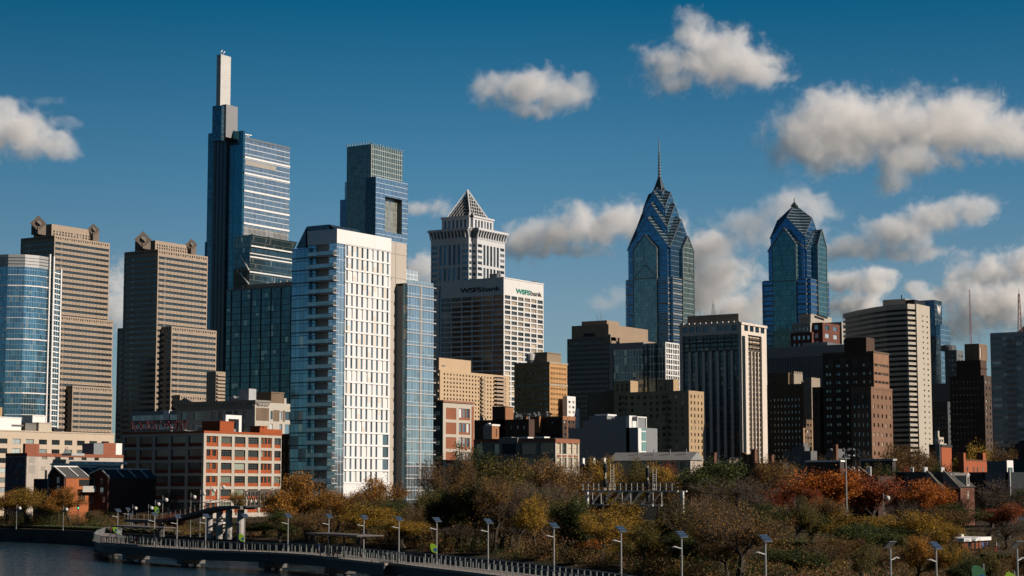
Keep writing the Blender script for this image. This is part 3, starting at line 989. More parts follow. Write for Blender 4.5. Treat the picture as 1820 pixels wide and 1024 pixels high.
# ---- stone tower with lattice pyramid
def pyramid_tower():
    s = Bld("skyscraper", "pale stone tower with flared cornice and a lattice pyramid roof", 842, 1430, 766, 897.5, 405)
    H, a, b = s.H, s.a, s.b
    n = 4.5                                                     # re-entrant corner
    stone = m_plain("mellon_stone", (.72, .74, .77), .7, var=.05, streak=.06)
    blue = m_pane("pane_mellon", (.05, .09, .125), (.2, .22, .24), .15, .7)
    zc = s.zl(421)
    fl = rows(0, zc - 4, 44, .3, .82)
    w = MB()
    def bays(lo, hi):
        L = hi - lo
        return ev(lo, lo + L * .2, 1, .78) + ev(lo + L * .2, lo + L * .8, 5, .62) + ev(lo + L * .8, hi, 1, .78)
    tall = [(fl[0][0], fl[36][1]), (fl[37][0], fl[39][1]), (fl[40][0], fl[43][1])]
    Ls, Lw = a - n, b - n
    # west and south main faces (centre bays run full height, end bays have floors)
    def face(f, lo, hi, off):
        L = hi - lo
        e1, e2 = lo + L * .2, lo + L * .8
        s.grid(w, f, off, lo, e1, 0, zc, ev(lo, e1, 1, .74), fl, blue, .5)
        s.grid(w, f, off, e1, e2, 0, zc, ev(e1, e2, 5, .6), tall, blue, .5)
        s.grid(w, f, off, e2, hi, 0, zc, ev(e2, hi, 1, .74), fl, blue, .5)
    face('W', n, b, 0)
    face('S', n, a, 0)
    # notch faces
    s.grid(w, 'W', n, 0, n, 0, zc, ev(.4, n, 1, .7), fl, blue, .4)
    s.grid(w, 'S', n, 0, n, 0, zc, ev(.0, n - .4, 1, .7), fl, blue, .4)
    w.box(n + .8, a, n + .8, b, 0, zc, skip='BSW')
    s.part("wall", w, stone)
    # flared cornice of curved ribs
    def flare(x0, x1, y0, y1):
        m = MB()
        for k in range(5):
            t0, t1 = k / 5, (k + 1) / 5
            o0, o1 = 1.9 * t0 ** 2, 1.9 * t1 ** 2
            z0, z1 = zc + (H - zc) * t0, zc + (H - zc) * t1
            m.prism([(x0 - o0, y0 - o0), (x1 + o0, y0 - o0), (x1 + o0, y1 + o0), (x0 - o0, y1 + o0)], z0, z1,
                    [(x0 - o1, y0 - o1), (x1 + o1, y0 - o1), (x1 + o1, y1 + o1), (x0 - o1, y1 + o1)])
        return m
    core = m_plain("cornice_shadow", (.20, .22, .24), .6)
    s.part("cornice_core", flare(n + .5, a - .6, .6, b - .6), core)
    s.part("cornice_core", flare(.6, a - .6, n + .5, b - .6), core)
    def ribs(f, lo, hi, cnt):
        for i in range(cnt + 1):
            m = MB()
            u = lo + (hi - lo) * i / cnt
            pr = None
            for k in range(6):
                t = k / 5
                o = 1.9 * t * t + .3
                z = zc + (H - zc - 1) * t
                q = (u, -o, z) if f == 'S' else (-o, u, z)
                if pr: m.bar(pr, q, 1.1, .9)
                pr = q
            s.part("cornice_rib", m, stone)
    ribs('W', n, b, 11)
    ribs('S', n, a, 11)
    s.part("cornice_cap", MB().box(-2.1, a + 1.9, n - 1.0, b + 1.9, H - 1.2, H + .6).box(n - 1.0, a + 1.9, -2.1, n - 1.0, H - 1.2, H + .6), stone)
    s.part("belt_course", MB().box(-.3, .0, n, b, zc - .8, zc + .4).box(n, a, -.3, 0, zc - .8, zc + .4), stone)
    # upper block
    i0 = 6.5
    z2 = s.zl(382, i0, i0)
    u = MB()
    L0, L1 = i0 + 2.5, b - i0 + 1
    s.grid(u, 'W', i0, L0, L1, H, z2, ev(L0 + 1.5, L1 - 1.5, 6, .55), [(H + 2, z2 - 3)], blue, .6)
    s.grid(u, 'S', i0, L0, a - i0, H, z2, ev(L0 + 1.5, a - i0 - 1.5, 6, .55), [(H + 2, z2 - 3)], blue, .6)
    u.box(i0 + .7, a - i0, i0 + .7, b - i0 + 1, H, z2, skip='BSW')
    u.box(i0 + 2, i0 + 2.8, i0 - .2, i0 + 2.5, H, z2 + 2).box(i0 - .2, i0 + 2, i0 + 2, i0 + 2.8, H, z2 + 2)
    u.box(i0 - .7, a - i0 + .7, i0 + 2, b - i0 + 1.7, z2 - 1.4, z2).box(i0 + 2, a - i0 + .7, i0 - .7, i0 + 2, z2 - 1.4, z2)
    s.part("upper_block", u, stone)
    # pyramid: dark glass core and a pale lattice
    zb, za = z2, s.zl(337.5, a / 2, b / 2)
    px0, px1, py0, py1 = i0 + 3, a - i0 - 2.5, i0 + 3, b - i0 - 1.5
    cx, cy_ = (px0 + px1) / 2, (py0 + py1) / 2
    ap = (cx, cy_, za)
    m = MB()
    c4 = [(px0, py0, zb), (px1, py0, zb), (px1, py1, zb), (px0, py1, zb)]
    sh = .5
    for i in range(4):
        j = (i + 1) % 4
        p, q = Vector(c4[i]), Vector(c4[j])
        ce = Vector((cx, cy_, zb))
        m.face([p.lerp(ce, .06), q.lerp(ce, .06), Vector(ap) - Vector((0, 0, 1.5))])
    s.part("pyramid_core", m, m_plain("pyramid_dark", (.055, .075, .09), .35, .4))
    lt = MB()
    for i in range(4):
        j = (i + 1) % 4
        p, q, t = Vector(c4[i]), Vector(c4[j]), Vector(ap)
        lt.bar(p, t, .9)
        lt.bar(p, q, 1.2)
        if i in (0, 3):
            N = 8
            for k in range(1, N):
                f = k / N
                lt.bar(p.lerp(q, f), p.lerp(t, f) if False else q.lerp(t, 1 - f) , .32)
                lt.bar(p.lerp(t, f), q.lerp(t, f), .30)
    s.part("pyramid_lattice", lt, m_plain("lattice_pale", (.80, .80, .80), .5))
    s.finish(100)


pyramid_tower()


def text_mesh(txt, size, bold=0.0, ext=0.12, space=1.0):
    c = bpy.data.curves.new("lettering", 'FONT')
    c.body = txt
    c.size = size
    c.offset = bold
    c.extrude = ext
    c.space_character = space
    o = bpy.data.objects.new("lettering", c)
    col.objects.link(o)
    dg = bpy.context.evaluated_depsgraph_get()
    dg.update()
    me = bpy.data.meshes.new_from_object(o.evaluated_get(dg))
    bpy.data.objects.remove(o)
    bpy.data.curves.remove(c)
    xs = [v.co.x for v in me.vertices]
    return me, min(xs), max(xs)


# ---- bank tower with white grid and lettering
def bank():
    s = Bld("office_tower", "dark office tower gridded in white with bank lettering along its top edge", 895.3, 1330, 783.8, 966, 494.5)
    white = m_plain("bank_white", (.86, .86, .85), .6, var=.05, streak=.05)
    zt = s.zl(523)
    n = 33
    rz = rows(zt - n * 9.08 / FPX * 1330, zt, n, .17, .88)
    rz = [r for r in rz if r[0] > 1]
    w = MB()
    wy = [(783.8, 800.3), (802.3, 818.6), (820.8, 838), (840.5, 857), (859.5, 876), (878.5, 894)]
    c = s.b / 6
    cw = ev(.3, s.b - .1, 6, .925)
    cs = ev(.6, s.a - .3, 6, .83)
    bp = m_pane("pane_bank", (.014, .016, .02), (.26, .21, .15), .12, .15)
    bs = m_pane("pane_bank_south", (.035, .04, .04), (.34, .27, .19), .5, .35)
    s.block(w, 0, s.a, 0, s.b, 0, s.H, (cs, rz, bs), (cw, rz, bp), .7)
    s.part("wall", w, white)
    s.part("parapet", MB().box(-.3, s.a + .3, -.3, s.b + .3, s.H, s.H + .8), white)
    z = s.zl(520)
    h = 3.4
    # letters on the west side
    dark = m_plain("letters_dark", (.02, .022, .025), .5)
    green = m_plain("letters_green", (.01, .30, .22), .4)
    def sign(face, a_px, b_px, py, m1, m2, nm):
        me1, x0, x1 = text_mesh("WSFS", 4.6, .11, .15, .95)
        me2, y0, y1 = text_mesh("bank", 4.9, .02, .15, .95)
        if face == 'W':
            ua, ub = s.wy(a_px), s.wy(b_px)
        else:
            ua, ub = s.sx(a_px), s.sx(b_px)
        tot = abs(ub - ua)
        nat = (x1 - x0) + (y1 - y0) + .5
        k = tot / nat
        zz = s.zl(py)
        root = None
        for me, off, mm, part in ((me1, -x0, m1, 'letters'), (me2, (x1 - x0) + .5 - y0, m2, 'letters')):
            me.materials.clear()
            me.materials.append(mm)
            o = link(part, me, s.o)
            o.scale = (k, max(k, .9) if False else 1.0, 1)
            if face == 'W':
                o.rotation_euler = (R(90), 0, R(-90))
                o.location = (-.2, ua - off * k, zz)
            else:
                o.rotation_euler = (R(90), 0, 0)
                o.location = (ua + off * k, -.2, zz)
    sign('W', 818, 889.5, 516, dark, dark, 1)  # all west letters coloured dark, as shade over the green
    sign('S', 916.5, 962.5, 517.5, green, dark, 2)
    s.part("roof_unit", MB().box(3, 9, 8, 14, s.H, s.H + 4).tube((4, 6, s.H), (4, 6, s.H + 6), .5), METAL)
    s.part("roof_unit", MB().box(s.a - 8, s.a - 3, 3, 7, s.H, s.H + 2.2).bar((s.a - 6, 3, s.H + 2.2), (s.a - 3, 3, s.H + 3.2), .3), METAL)
    s.finish(100)


bank()
# ================================================================ the skyline, right part
def gabled_tower(label, xc, D, xl, xr, yblock, levels, bay, baygable, spire, dark):
    s = Bld("skyscraper", label, xc, D, xl, xr, yblock, group="blue glass towers with pointed gables")
    w0 = (s.a + s.b) / 4
    cx, cy_ = s.a / 2, s.b / 2
    wx, wy = s.a / 2, s.b / 2
    blue = m_curtain("glass_gable_%d" % dark, (.035, .145, .30) if dark else (.055, .17, .29), 1.5, 4.0, .1, .45, (.05, .08, .11), .85, .06, .02, .35)
    band = m_plain("gable_band", (.10, .13, .16), .4, .3)
    bayg = m_curtain("glass_bay_%d" % dark, (.045, .145, .17) if dark else (.12, .20, .21), 2.2, 4.0, .22, .3, (.08, .12, .12) if dark else (.20, .25, .23), .8, .06, .03, .4)
    roofm = m_curtain("gable_roof_%d" % dark, (.025, .06, .09), 3.0, 2.6, .05, .5, (.09, .12, .14), .7, .15, .02, .3)
    trim = m_plain("gable_trim", (.26, .29, .30), .4, .3)
    H = s.H
    n = w0 * .14
    # block with re-entrant corners
    m = MB()
    plan = [(n, 0), (s.a - n, 0), (s.a - n, n), (s.a, n), (s.a, s.b - n), (s.a - n, s.b - n), (s.a - n, s.b), (n, s.b), (n, s.b - n), (0, s.b - n), (0, n), (n, n)]
    m.prism(plan, 0, H)
    s.part("shaft", m, blue)
    fh = 4.0
    for i in range(int(H / fh)):
        z = H - i * fh - 1.1
        if i % 1 == 0 and i < 60:
            g = MB()
            o = .22
            for (x0, x1, y0, y1) in ((n - o, s.a - n + o, -o, .3), (-o, .3, n - o, s.b - n + o), (n - o, n + .3, 0, n), (0, n, n - o, n + .3)):
                g.box(x0, x1, y0, y1, z, z + (1.5 if i % 2 else .7))
            s.part("floor_band", g, m_plain("band_pale", (.34, .35, .34), .5, .2) if not dark else m_plain("band_mid", (.16, .2, .23), .5, .3))
    # nested gabled crowns
    for li, (ratio, yb, ye, ya, yp) in enumerate(levels):
        hx, hy = wx * ratio, wy * ratio
        zb = s.zl(yb, cx - hx, cy_ - hy)
        ze = s.zl(ye, cx - hx, cy_ - hy)
        za = s.zl(ya, cx - hx, cy_)
        zp = s.zl(yp, cx, cy_)
        C = [(cx - hx, cy_ - hy), (cx + hx, cy_ - hy), (cx + hx, cy_ + hy), (cx - hx, cy_ + hy)]
        q = min(hx, hy) * .10
        body = MB()
        pl = []
        for k, (x, y) in enumerate(C):
            sx_, sy_ = (1 if x < cx else -1), (1 if y < cy_ else -1)
            a_, b_, c_ = (x, y + q * sy_), (x + q * sx_, y + q * sy_), (x + q * sx_, y)
            pl += [a_, b_, c_] if k in (0, 2) else [c_, b_, a_]
        body.prism(pl, zb, ze)
        roof = MB()
        A = [(cx, cy_ - hy, za), (cx + hx, cy_, za), (cx, cy_ + hy, za), (cx - hx, cy_, za)]
        Pk = (cx, cy_, zp)
        for k in range(4):
            c0, c1 = (*C[k], ze), (*C[(k + 1) % 4], ze)
            body.face([c0, c1, A[k]])
            roof.face([c0, A[k], Pk])
            roof.face([c1, Pk, A[k]])
        s.part("crown_tier", body, blue)
        s.part("gable_roof", roof, roofm)
        tr = MB()
        for k in range(4):
            c0, c1 = Vector((*C[k], ze)), Vector((*C[(k + 1) % 4], ze))
            for c in (c0, c1):
                tr.bar(c, A[k], .4)
        for k in range(4): tr.bar(A[k], Pk, .35)
        s.part("gable_trim", tr, trim)
    # glazed bays with pointed heads, standing proud of each side
    (w1, w2, s1, s2) = bay
    ye, ya = baygable
    ratio = levels[0][0]
    for face in 'WS':
        if face == 'W':
            u0, u1 = s.wy(w2, H * .8), s.wy(w1, H * .8)
            off = -.6
            ze, za = s.zl(ye, 0, u0), s.zl(ya, 0, (u0 + u1) / 2)
            f = lambda u, z, d=0: (off + d, u, z)
            deep = cx - wx * ratio + 2
        else:
            u0, u1 = s.sx(s1, H * .8), s.sx(s2, H * .8)
            off = -.6
            f = lambda u, z, d=0: (u, off + d, z)
            deep = cy_ - wy * ratio + 2
        um = (u0 + u1) / 2
        g = MB()
        pts = [(u0, 0), (u1, 0), (u1, ze), (um, za), (u0, ze)]
        fr = [f(u, z) for u, z in pts]
        bk = [f(u, z, deep + .6) for u, z in pts]
        uvs = [(u, z) for u, z in pts]
        if face == 'W': g.face(fr[::-1], uvs[::-1])
        else: g.face(fr, uvs)
        rf = MB()
        for k in (1, 2, 3, 4):
            j = (k + 1) % 5
            quad = [fr[k], bk[k], bk[j], fr[j]] if face == 'S' else [fr[j], bk[j], bk[k], fr[k]]
            (rf if k in (2, 3) else g).face(quad)
        s.part("glass_bay", g, bayg)
        s.part("bay_roof", rf, roofm)
        t = MB()
        t.bar(f(u0, ze, -.1), f(um, za, -.1), .8).bar(f(u1, ze, -.1), f(um, za, -.1), .8)
        t.bar(f(u0, 0, -.1), f(u0, ze, -.1), .5).bar(f(u1, 0, -.1), f(u1, ze, -.1), .5)
        if not dark:
            dz = (za - ze) * 2.1
            t.bar(f(u0, ze - dz + 1, -.1), f(um, za - dz, -.1), .55).bar(f(u1, ze - dz + 1, -.1), f(um, za - dz, -.1), .55)
        for py in (492 if not dark else 497,):
            z = s.zl(py)
            t.bar(f(u0, z, -.15), f(u1, z, -.15), .8)
        s.part("bay_trim", t, trim)
    # spire
    (yb, ym, yt, r) = spire
    zb, zm, zt = s.zl(yb, cx, cy_), s.zl(ym, cx, cy_), s.zl(yt, cx, cy_)
    sp = MB()
    sp.prism([(cx - r, cy_ - r), (cx + r, cy_ - r), (cx + r, cy_ + r), (cx - r, cy_ + r)], zb, zm,
             [(cx - r * .22, cy_ - r * .22), (cx + r * .22, cy_ - r * .22), (cx + r * .22, cy_ + r * .22), (cx - r * .22, cy_ + r * .22)])
    steel = m_plain("spire_steel", (.16, .19, .2), .4, .5)
    sp.tube((cx, cy_, zm), (cx, cy_, zt), r * .22, .3, 8)
    s.part("spire", sp, steel)
    if not dark:
        for k in range(9):
            z = zm + (zt - zm) * k / 13
            s.part("spire_collar", MB().lathe([(r * .2, 0), (1.6 - k * .09, .3), (1.6 - k * .09, .9), (r * .15, 1.2)], 8, (cx, cy_, z)), steel)
    s.finish(0)
    return s


gabled_tower("tallest of the two blue glass towers with pointed gables, topped by a long needle spire", 1192.5, 1470, 1108.5, 1238, 492,
             [(.905, 520, 440, 388, 370), (.655, 460, 404, 362, 350), (.465, 420, 370, 341, 335), (.24, 390, 343, 335, 331)],
             (1127, 1169, 1213, 1233), (441, 417), (345, 316, 247, 4.3), 0)
gabled_tower("shorter dark blue glass tower with pointed gable crown and stubby spire, at the right", 1438, 1500, 1351.6, 1476, 494,
             [(.79, 520, 443, 412, 405), (.72, 460, 420, 386, 364)],
             (1375, 1417, 1454, 1470), (434, 405), (367, 360, 351, 2.6), 1)


PANE_DIM = m_pane("pane_dim", (.09, .12, .14), (.42, .41, .38), .3, .6)


# ---- generic masonry block
def masonry(name, label, xc, D, xl, xr, yt, wall, Wg, Sg, pane=None, zg=6.0, parapet=None, dep=.35, most=100, cat='building', group=None, cornice=None):
    """Wg / Sg: (columns, share, rows, pitch in photo rows, first row offset, window lo-hi, pairs)"""
    s = Bld(name, label, xc, D, xl, xr, yt, zg, group, cat)
    w = MB()
    def spec(u1, g):
        if not g: return None
        n, f, nr, pitch, first = g[:5]
        lo, hi = g[5] if len(g) > 5 and g[5] else (.3, .75)
        ph = pitch / FPX * D
        zt = s.H - first / FPX * D
        rz = [(zt - ph * (i + 1) + lo * ph, zt - ph * (i + 1) + hi * ph) for i in range(nr)]
        rz = [r for r in rz if r[0] > .5]
        cols = ev(.04 * u1, u1 * .96, n, f)
        if len(g) > 6 and g[6]:
            cols = [c for (a, b) in cols for c in ((a, a + (b - a) * .40), (b - (b - a) * .40, b))]
        return (cols, rz, g[7] if len(g) > 7 else (pane or PANE_OLD))
    s.block(w, 0, s.a, 0, s.b, 0, s.H, spec(s.a, Sg), spec(s.b, Wg), dep)
    s.part("wall", w, wall)
    if parapet: s.part("parapet", MB().box(-.15, s.a + .15, -.15, s.b + .15, s.H, s.H + .5), parapet)
    if cornice: s.part("cornice", MB().box(-cornice, s.a + cornice, -cornice, s.b + cornice, s.H - .9, s.H + .3), parapet or wall)
    s.most = most
    return s


# ---- tan apartment slab left of the bank tower's foot
s = masonry("apartment_block", "long tan apartment slab with many tiny windows below the bank tower", 782, 1010, 772, 905.6, 657.5,
            m_plain("apt_tan", (.66, .485, .31), .8, var=.06, streak=.06), None, (21, .42, 16, 7.25, 3, (.25, .72)), m_pane("pane_small", frac=.2), most=100)
z = s.zl(635.5, 0, 1)
s.part("penthouse", MB().box(.5, s.sx(837, z, 1), 1, s.b, s.H, z), m_plain("apt_tan", (1, 1, 1)))
s.part("penthouse_louvre", MB().box(3, 6, .9, 1, z - 4.5, z - 3.8), METAL)
bal = m_plain("balcony_tan", (.48, .38, .29))
for i in range(15):
    zz = s.H - 3 - i * 7.25 / FPX * 1010
    x0, x1 = s.sx(878.5, zz), s.sx(895, zz)
    s.part("balcony", MB().box(x0, x1, -1.5, 0, zz - .2, zz).box(x0, x1, -1.5, -1.4, zz, zz + 1.0), bal)
    s.part("balcony_recess", MB().box(x0, x1, -.05, .1, zz + 1.0, zz + 1.95), DARKM)
    x0, x1 = s.sx(853, zz), s.sx(859.5, zz)
    s.part("balcony", MB().box(x0, x1, -1.2, 0, zz - .2, zz + .9), bal)
    if i % 2 == 0: s.part("side_balcony", MB().box(-1.2, 0, .5, s.b - .5, zz, zz + 1), bal)
s.finish(s.most)

# ---- orange brick hotel
ob = m_brick("orange_brick", (.64, .37, .165), (.57, .32, .14), None, .5, .2, .12, .1)
s = masonry("hotel", "orange brick hotel block with paired white windows and a rooftop water tank", 976.6, 985, 914, 1008, 644,
            ob, (6, .62, 18, 9.2, 5, (.28, .7), True), (6, .62, 18, 9.2, 5, (.28, .7), True), PANE_SKY)
for py in (683.5,):
    z = s.zl(py)
    s.part("belt_course", MB().box(-.2, s.a + .2, -.2, s.b + .2, z - .5, z + .5), m_plain("belt_tan", (.5, .42, .32)))
s.part("cornice", MB().box(-.3, s.a + .3, -.3, s.b + .3, s.H - .6, s.H + .3), m_plain("belt_tan", (1, 1, 1)))
z = s.zl(627.5, 2, 3)
pb, ps = s.wy(945, z, 2), s.sx(997, z, 3)
s.part("penthouse", MB().box(2.5, ps, 3, pb, s.H, z).box(2.2, ps + .3, 2.7, pb + .3, z, z + .5), m_plain("pent_brown", (.33, .25, .17)))
s.part("water_tank", MB().lathe([(2.6, 0), (2.6, 3.2), (0, 4.2)], 14, (2, s.wy(940), s.H + 1.5)).box(0.5, 3.5, s.wy(940) - 1.5, s.wy(940) + 1.5, s.H, s.H + 1.5), m_plain("tank_white", (.62, .62, .6)))
s.finish(90)

# ---- narrow white building just right of the hotel
s = masonry("office_block", "slim plain white slab peeking out right of the orange brick hotel", 1008, 990, 1000, 1023, 704, WHITE, None, (2, .5, 9, 9, 6))
s.part("step", MB().box(s.a, s.a + 4, 0, 8, 0, s.H - 6), WHITE)
s.finish(20)

# ---- dark bronze tower with a tan top
s = Bld("office_tower", "dark bronze office tower with ribbon windows and a blank tan top", 1086, 1150, 1008, 1150, 599)
w = MB()
brz = m_plain("bronze_stone", (.26, .205, .155), .7, var=.08)
rz = rows(0, s.H - 1.5, int((s.H - 1.5) / (8.5 / FPX * 1150)), .25, .78)
s.block(w, 0, s.a, 0, s.b, 0, s.H, (ev(.5, s.a - .5, 8, .9), rz, PANE), (ev(.5, s.b - .5, 18, .9), rz, m_pane("pane_bronze", (.012, .013, .015), (.2, .18, .15), .06, .1)), .5)
s.part("wall", w, brz)
z = s.zl(576, 3, 4)
x0 = 4.0
tan_t = m_plain("bronze_top", (.40, .295, .205), .75, var=.05, streak=.08)
yb = 4 + along(Vector((s.X + x0, s.Y + 4, s.zg + z)), Vector((0, 1, 0)), 1016)
s.part("top_storey", MB().box(x0, s.sx(1151.5, z, 4), 4, yb, s.H, z), tan_t)
zz = s.zl(601, 4, 1)
s.part("ledge", MB().box(s.sx(1096, zz, 1), s.sx(1160, zz, 1), -1, 6, zz - 5, zz + .5).box(-.6, 6, 0, 5, s.H - 3.5, s.H + 1.6), tan_t)
s.part("top_louvre", MB().box(x0 - .1, x0, yb * .45, yb * .72, s.H + 1.2, s.H + 3.2), DARKM)
zp = s.zl(569, 8, 8)
s.part("penthouse", MB().box(9, 24, 8, 26, z, zp), tan_t)
for k in range(4): s.part("antenna", MB().tube((10 + k * 3, 12 + k * 3, zp), (10 + k * 3, 12 + k * 3, zp + 3 + k % 2 * 2), .12, n=5), METAL)
s.finish(100)

# ---- mid glass block with grey frame and white gridded end
s = Bld("office_block", "glass office block with a grey frame and a white gridded end", 1181.6, 1075, 1085.5, 1205.6, 609)
g = m_curtain("glass_mid", (.06, .085, .085), 1.9, 4.3, .3, .35, (.50, .51, .50), .7, .08, .03, .7, pale=.22, palec=(.34, .34, .26))
yf = s.wy(1144.5)
s.part("glass_wall", MB().box(0, s.a, 0, s.b, 0, s.H, skip='B'), g)
fr = MB()
z1 = s.zl(602, 0, yf)
fr.box(-.6, 4, yf, s.b + .4, s.H - 2.8, s.H + .8).box(-.6, 3, s.b - 1.6, s.b + .4, 0, s.H - 2.8)
s.part("frame", fr, m_plain("frame_grey", (.33, .34, .35), .6))
for px in (1144.5, 1151, 1166):
    y = s.wy(px)
    s.part("pier", MB().box(-.4, 0, y - .35, y + .35, 0, s.H), m_plain("pier_dark", (.06, .065, .07), .5))
wg = MB()
fh = 9.6 / FPX * 1075
for i in range(14):
    z = s.H - i * fh
    s.part("white_band", MB().box(-.05, s.a + .2, -.5, 0, z - .35, z + .35), WHITE)
for k in range(7):
    x = s.a * k / 6
    s.part("white_fin", MB().box(x - .3, x + .3, -.55, 0, 0, s.H), WHITE)
s.finish(0)

# ---- brown brick apartment house with fire escapes
bb = m_brick("brown_brick", (.56, .41, .25), (.50, .36, .215), None, .5, .2, .12, .12)
s = masonry("apartment_house", "brown brick apartment house with a black fire escape down its front", 1224, 880, 1091, 1251, 694,
            bb, (11, .42, 10, 11.3, 4, (.2, .72)), (4, .34, 10, 11.3, 4, (.2, .72)), PANE_OLD)
for (cx, lx, rx, ty) in ((1120.6, 1091, 1134, 676.5), (1197, 1169, 1206.5, 674)):
    y0 = s.wy(cx)
    z = s.zl(ty, 0, y0)
    y1 = s.wy(lx, z)
    x1 = along(Vector((s.X, s.Y + y0, s.zg + z)), Vector((1, 0, 0)), rx)
    m = MB()
    s.block(m, 0, x1, y0, y1, s.H, z, None, (ev(y0 + .5, y1 - .5, 3, .4), [(s.H + .6, s.H + 2.0)] + ([(s.H + 2.6, s.H + 3.9)] if z - s.H > 4.5 else []), PANE_OLD))
    s.part("penthouse", m, bb)
z = s.zl(696, 0, s.b)
s.part("annex", MB().box(4, 20, s.b, along(Vector((s.X + 4, s.Y, s.zg + z)), Vector((0, 1, 0)), 1044), 0, z).box(3.8, 8, s.b + .5, s.b + 6, z, z + .9), m_brick("annex_brick", (.28, .21, .14), (.25, .185, .125)))
iron = m_plain("black_iron", (.015, .015, .016), .6)
fe = MB()
y0, y1 = s.wy(1193), s.wy(1181)
for i in range(11):
    z = s.H - 2.5 - i * 11.3 / FPX * 880
    f = MB().box(-1.4, 0, y0, y1, z, z + .12)
    for k in range(6): f.bar((-1.4, y0 + (y1 - y0) * k / 5, z), (-1.4, y0 + (y1 - y0) * k / 5, z + 1.0), .08)
    f.bar((-1.4, y0, z + 1), (-1.4, y1, z + 1), .1)
    if i: f.bar((-.9, y0 + .4, z), (-.9, y1 - .4, z + 11.3 / FPX * 880), .3, .12)
    s.part("fire_escape", f, iron)
y0, y1 = s.wy(1112), s.wy(1102)
for i in range(5):
    z = s.H - 2.5 - i * 11.3 / FPX * 880
    s.part("fire_escape", MB().box(-1.4, 0, y0, y1, z, z + .15).box(-1.42, -1.36, y0, y1, z + .5, z + .6).box(-1.42, -1.36, y0, y1, z + .95, z + 1.05), iron)
s.finish(100)

# ---- tall concrete tower with vertical piers
s = Bld("apartment_tower", "tall tower of pale concrete piers with dark glass strips between them", 1317.5, 960, 1207.5, 1362, 573)
conc = m_plain("pier_concrete", (.86, .77, .68), .75, var=.06, streak=.12)
zt1, zt2 = s.zl(577), s.zl(587)
zl_ = s.zl(593)
zb = s.zl(622)
w = MB()
wcols = ev(s.b * .06, s.b * .97, 8, .68)
scols = ev(s.a * .30, s.a * .78, 3, .8)
fh = 9.0 / FPX * 960
stripg = m_pane("pane_strip", (.016, .024, .028), (.16, .16, .14), .1, .35)
fl = [(zb - (i + 1) * fh + .35, zb - i * fh) for i in range(int(zb / fh))]
s.grid(w, 'W', 0, 0, s.b, zl_ + .5, s.H, ev(s.b * .06, s.b * .97, 8, .72), [(zt2, zt1)], PANE_B, .4)
s.grid(w, 'S', 0, 0, s.a, zl_ + .5, s.H, ev(s.a * .08, s.a * .95, 4, .7), [(zt2, zt1)], PANE_B, .4)
s.grid(w, 'W', 0, 0, s.b, 0, zl_ + .5, [(s.b * .05, s.b * .955)], [(0.01, zl_)], m_pane("pane_none", frac=0), 1.6, pname='back_wall')
s.grid(w, 'S', 0, 0, s.a, 0, zl_ + .5, [(s.a * .26, s.a * .80)], [(0.01, zl_)], m_pane("pane_none", frac=0), 1.6, pname='back_wall')
w.box(2, s.a, 2, s.b, 0, s.H, skip='BSW')
s.part("wall", w, conc)
c8 = s.b * .905 / 8
for i in range(9):
    y = s.b * .05 + c8 * i
    if 0 < i < 8: s.part("pier", MB().box(.0, 1.2, y - c8 * .17, y + c8 * .17, 0, zb), conc)
for i in range(8):
    y = s.b * .05 + c8 * i
    m = MB().box(1.2, 1.5, y + c8 * .17, y + c8 * .83, 0, zl_)
    s.part("glass_strip", m, m_curtain("glass_strip", (.035, .06, .07), 1.8, fh, .15, .5, (.03, .04, .045), .6, .1, .03, .7, pale=.1, palec=(.25, .22, .16)))
sw = s.a * .54 / 4
for i in range(5):
    x = s.a * .26 + sw * i
    if 0 < i < 4: s.part("pier", MB().box(x - .32, x + .32, .0, 1.2, 0, zb), conc)
for i in range(4):
    x = s.a * .26 + sw * i
    s.part("glass_strip", MB().box(x + .32, x + sw - .32, 1.2, 1.5, 0, zl_), m_curtain("glass_strip_south", (.05, .06, .06), 1.8, fh, .2, .7, (.38, .30, .22), .5, .1, .03, .7))
brn = m_plain("rail_brown", (.10, .07, .05), .6)
for k in range(4):
    z = zl_ - (k + 1) * (zl_ - zb) / 4
    s.part("loggia_rail", MB().box(-.2, .2, s.b * .10, s.b * .955, z, z + .35).box(s.a * .26, s.a * .80, -.2, .2, z, z + .3), brn)
s.part("corner_glass", MB().box(s.a * .015, s.a * .14, -.08, 0, 0, zl_ - 1), stripg)
s.part("parapet_crown", MB().box(-.4, s.a + .4, -.4, s.b + .4, s.H - 1.0, s.H + .2), conc)
for i in range(11):
    y = s.b * (i + .5) / 11
    s.part("merlon", MB().box(-.55, .3, y - 1.0, y + 1.0, s.H + .2, s.H + .9), conc)
z = s.zl(557, 2, 3)
s.part("penthouse", MB().box(3, s.sx(1313, z, 3) + 0, 3, s.wy(1222, z, 3), s.H, z), m_plain("pent_conc", (.33, .28, .23), .8))
mx, my = 8, s.wy(1268, z, 8)
m = MB()
for dx, dy in ((-.8, -.8), (.8, -.8), (.8, .8), (-.8, .8)): m.bar((mx + dx, my + dy, z), (mx + dx * .4, my + dy * .4, z + 6.2), .14)
for k in range(5): m.box(mx - .7 + k * .08, mx + .7 - k * .08, my - .7 + k * .08, my + .7 - k * .08, z + k * 1.3, z + k * 1.3 + .12)
m.tube((mx, my, z + 6.2), (mx, my, z + 8), .15, n=5)
s.part("roof_mast", m, METAL)
for k in range(4):
    s.part("antenna", MB().tube((5, my - 6 + k * 4 + (k > 1) * 4, z), (5, my - 6 + k * 4 + (k > 1) * 4, z + 2.6), .08, n=4), METAL)
s.finish(60)

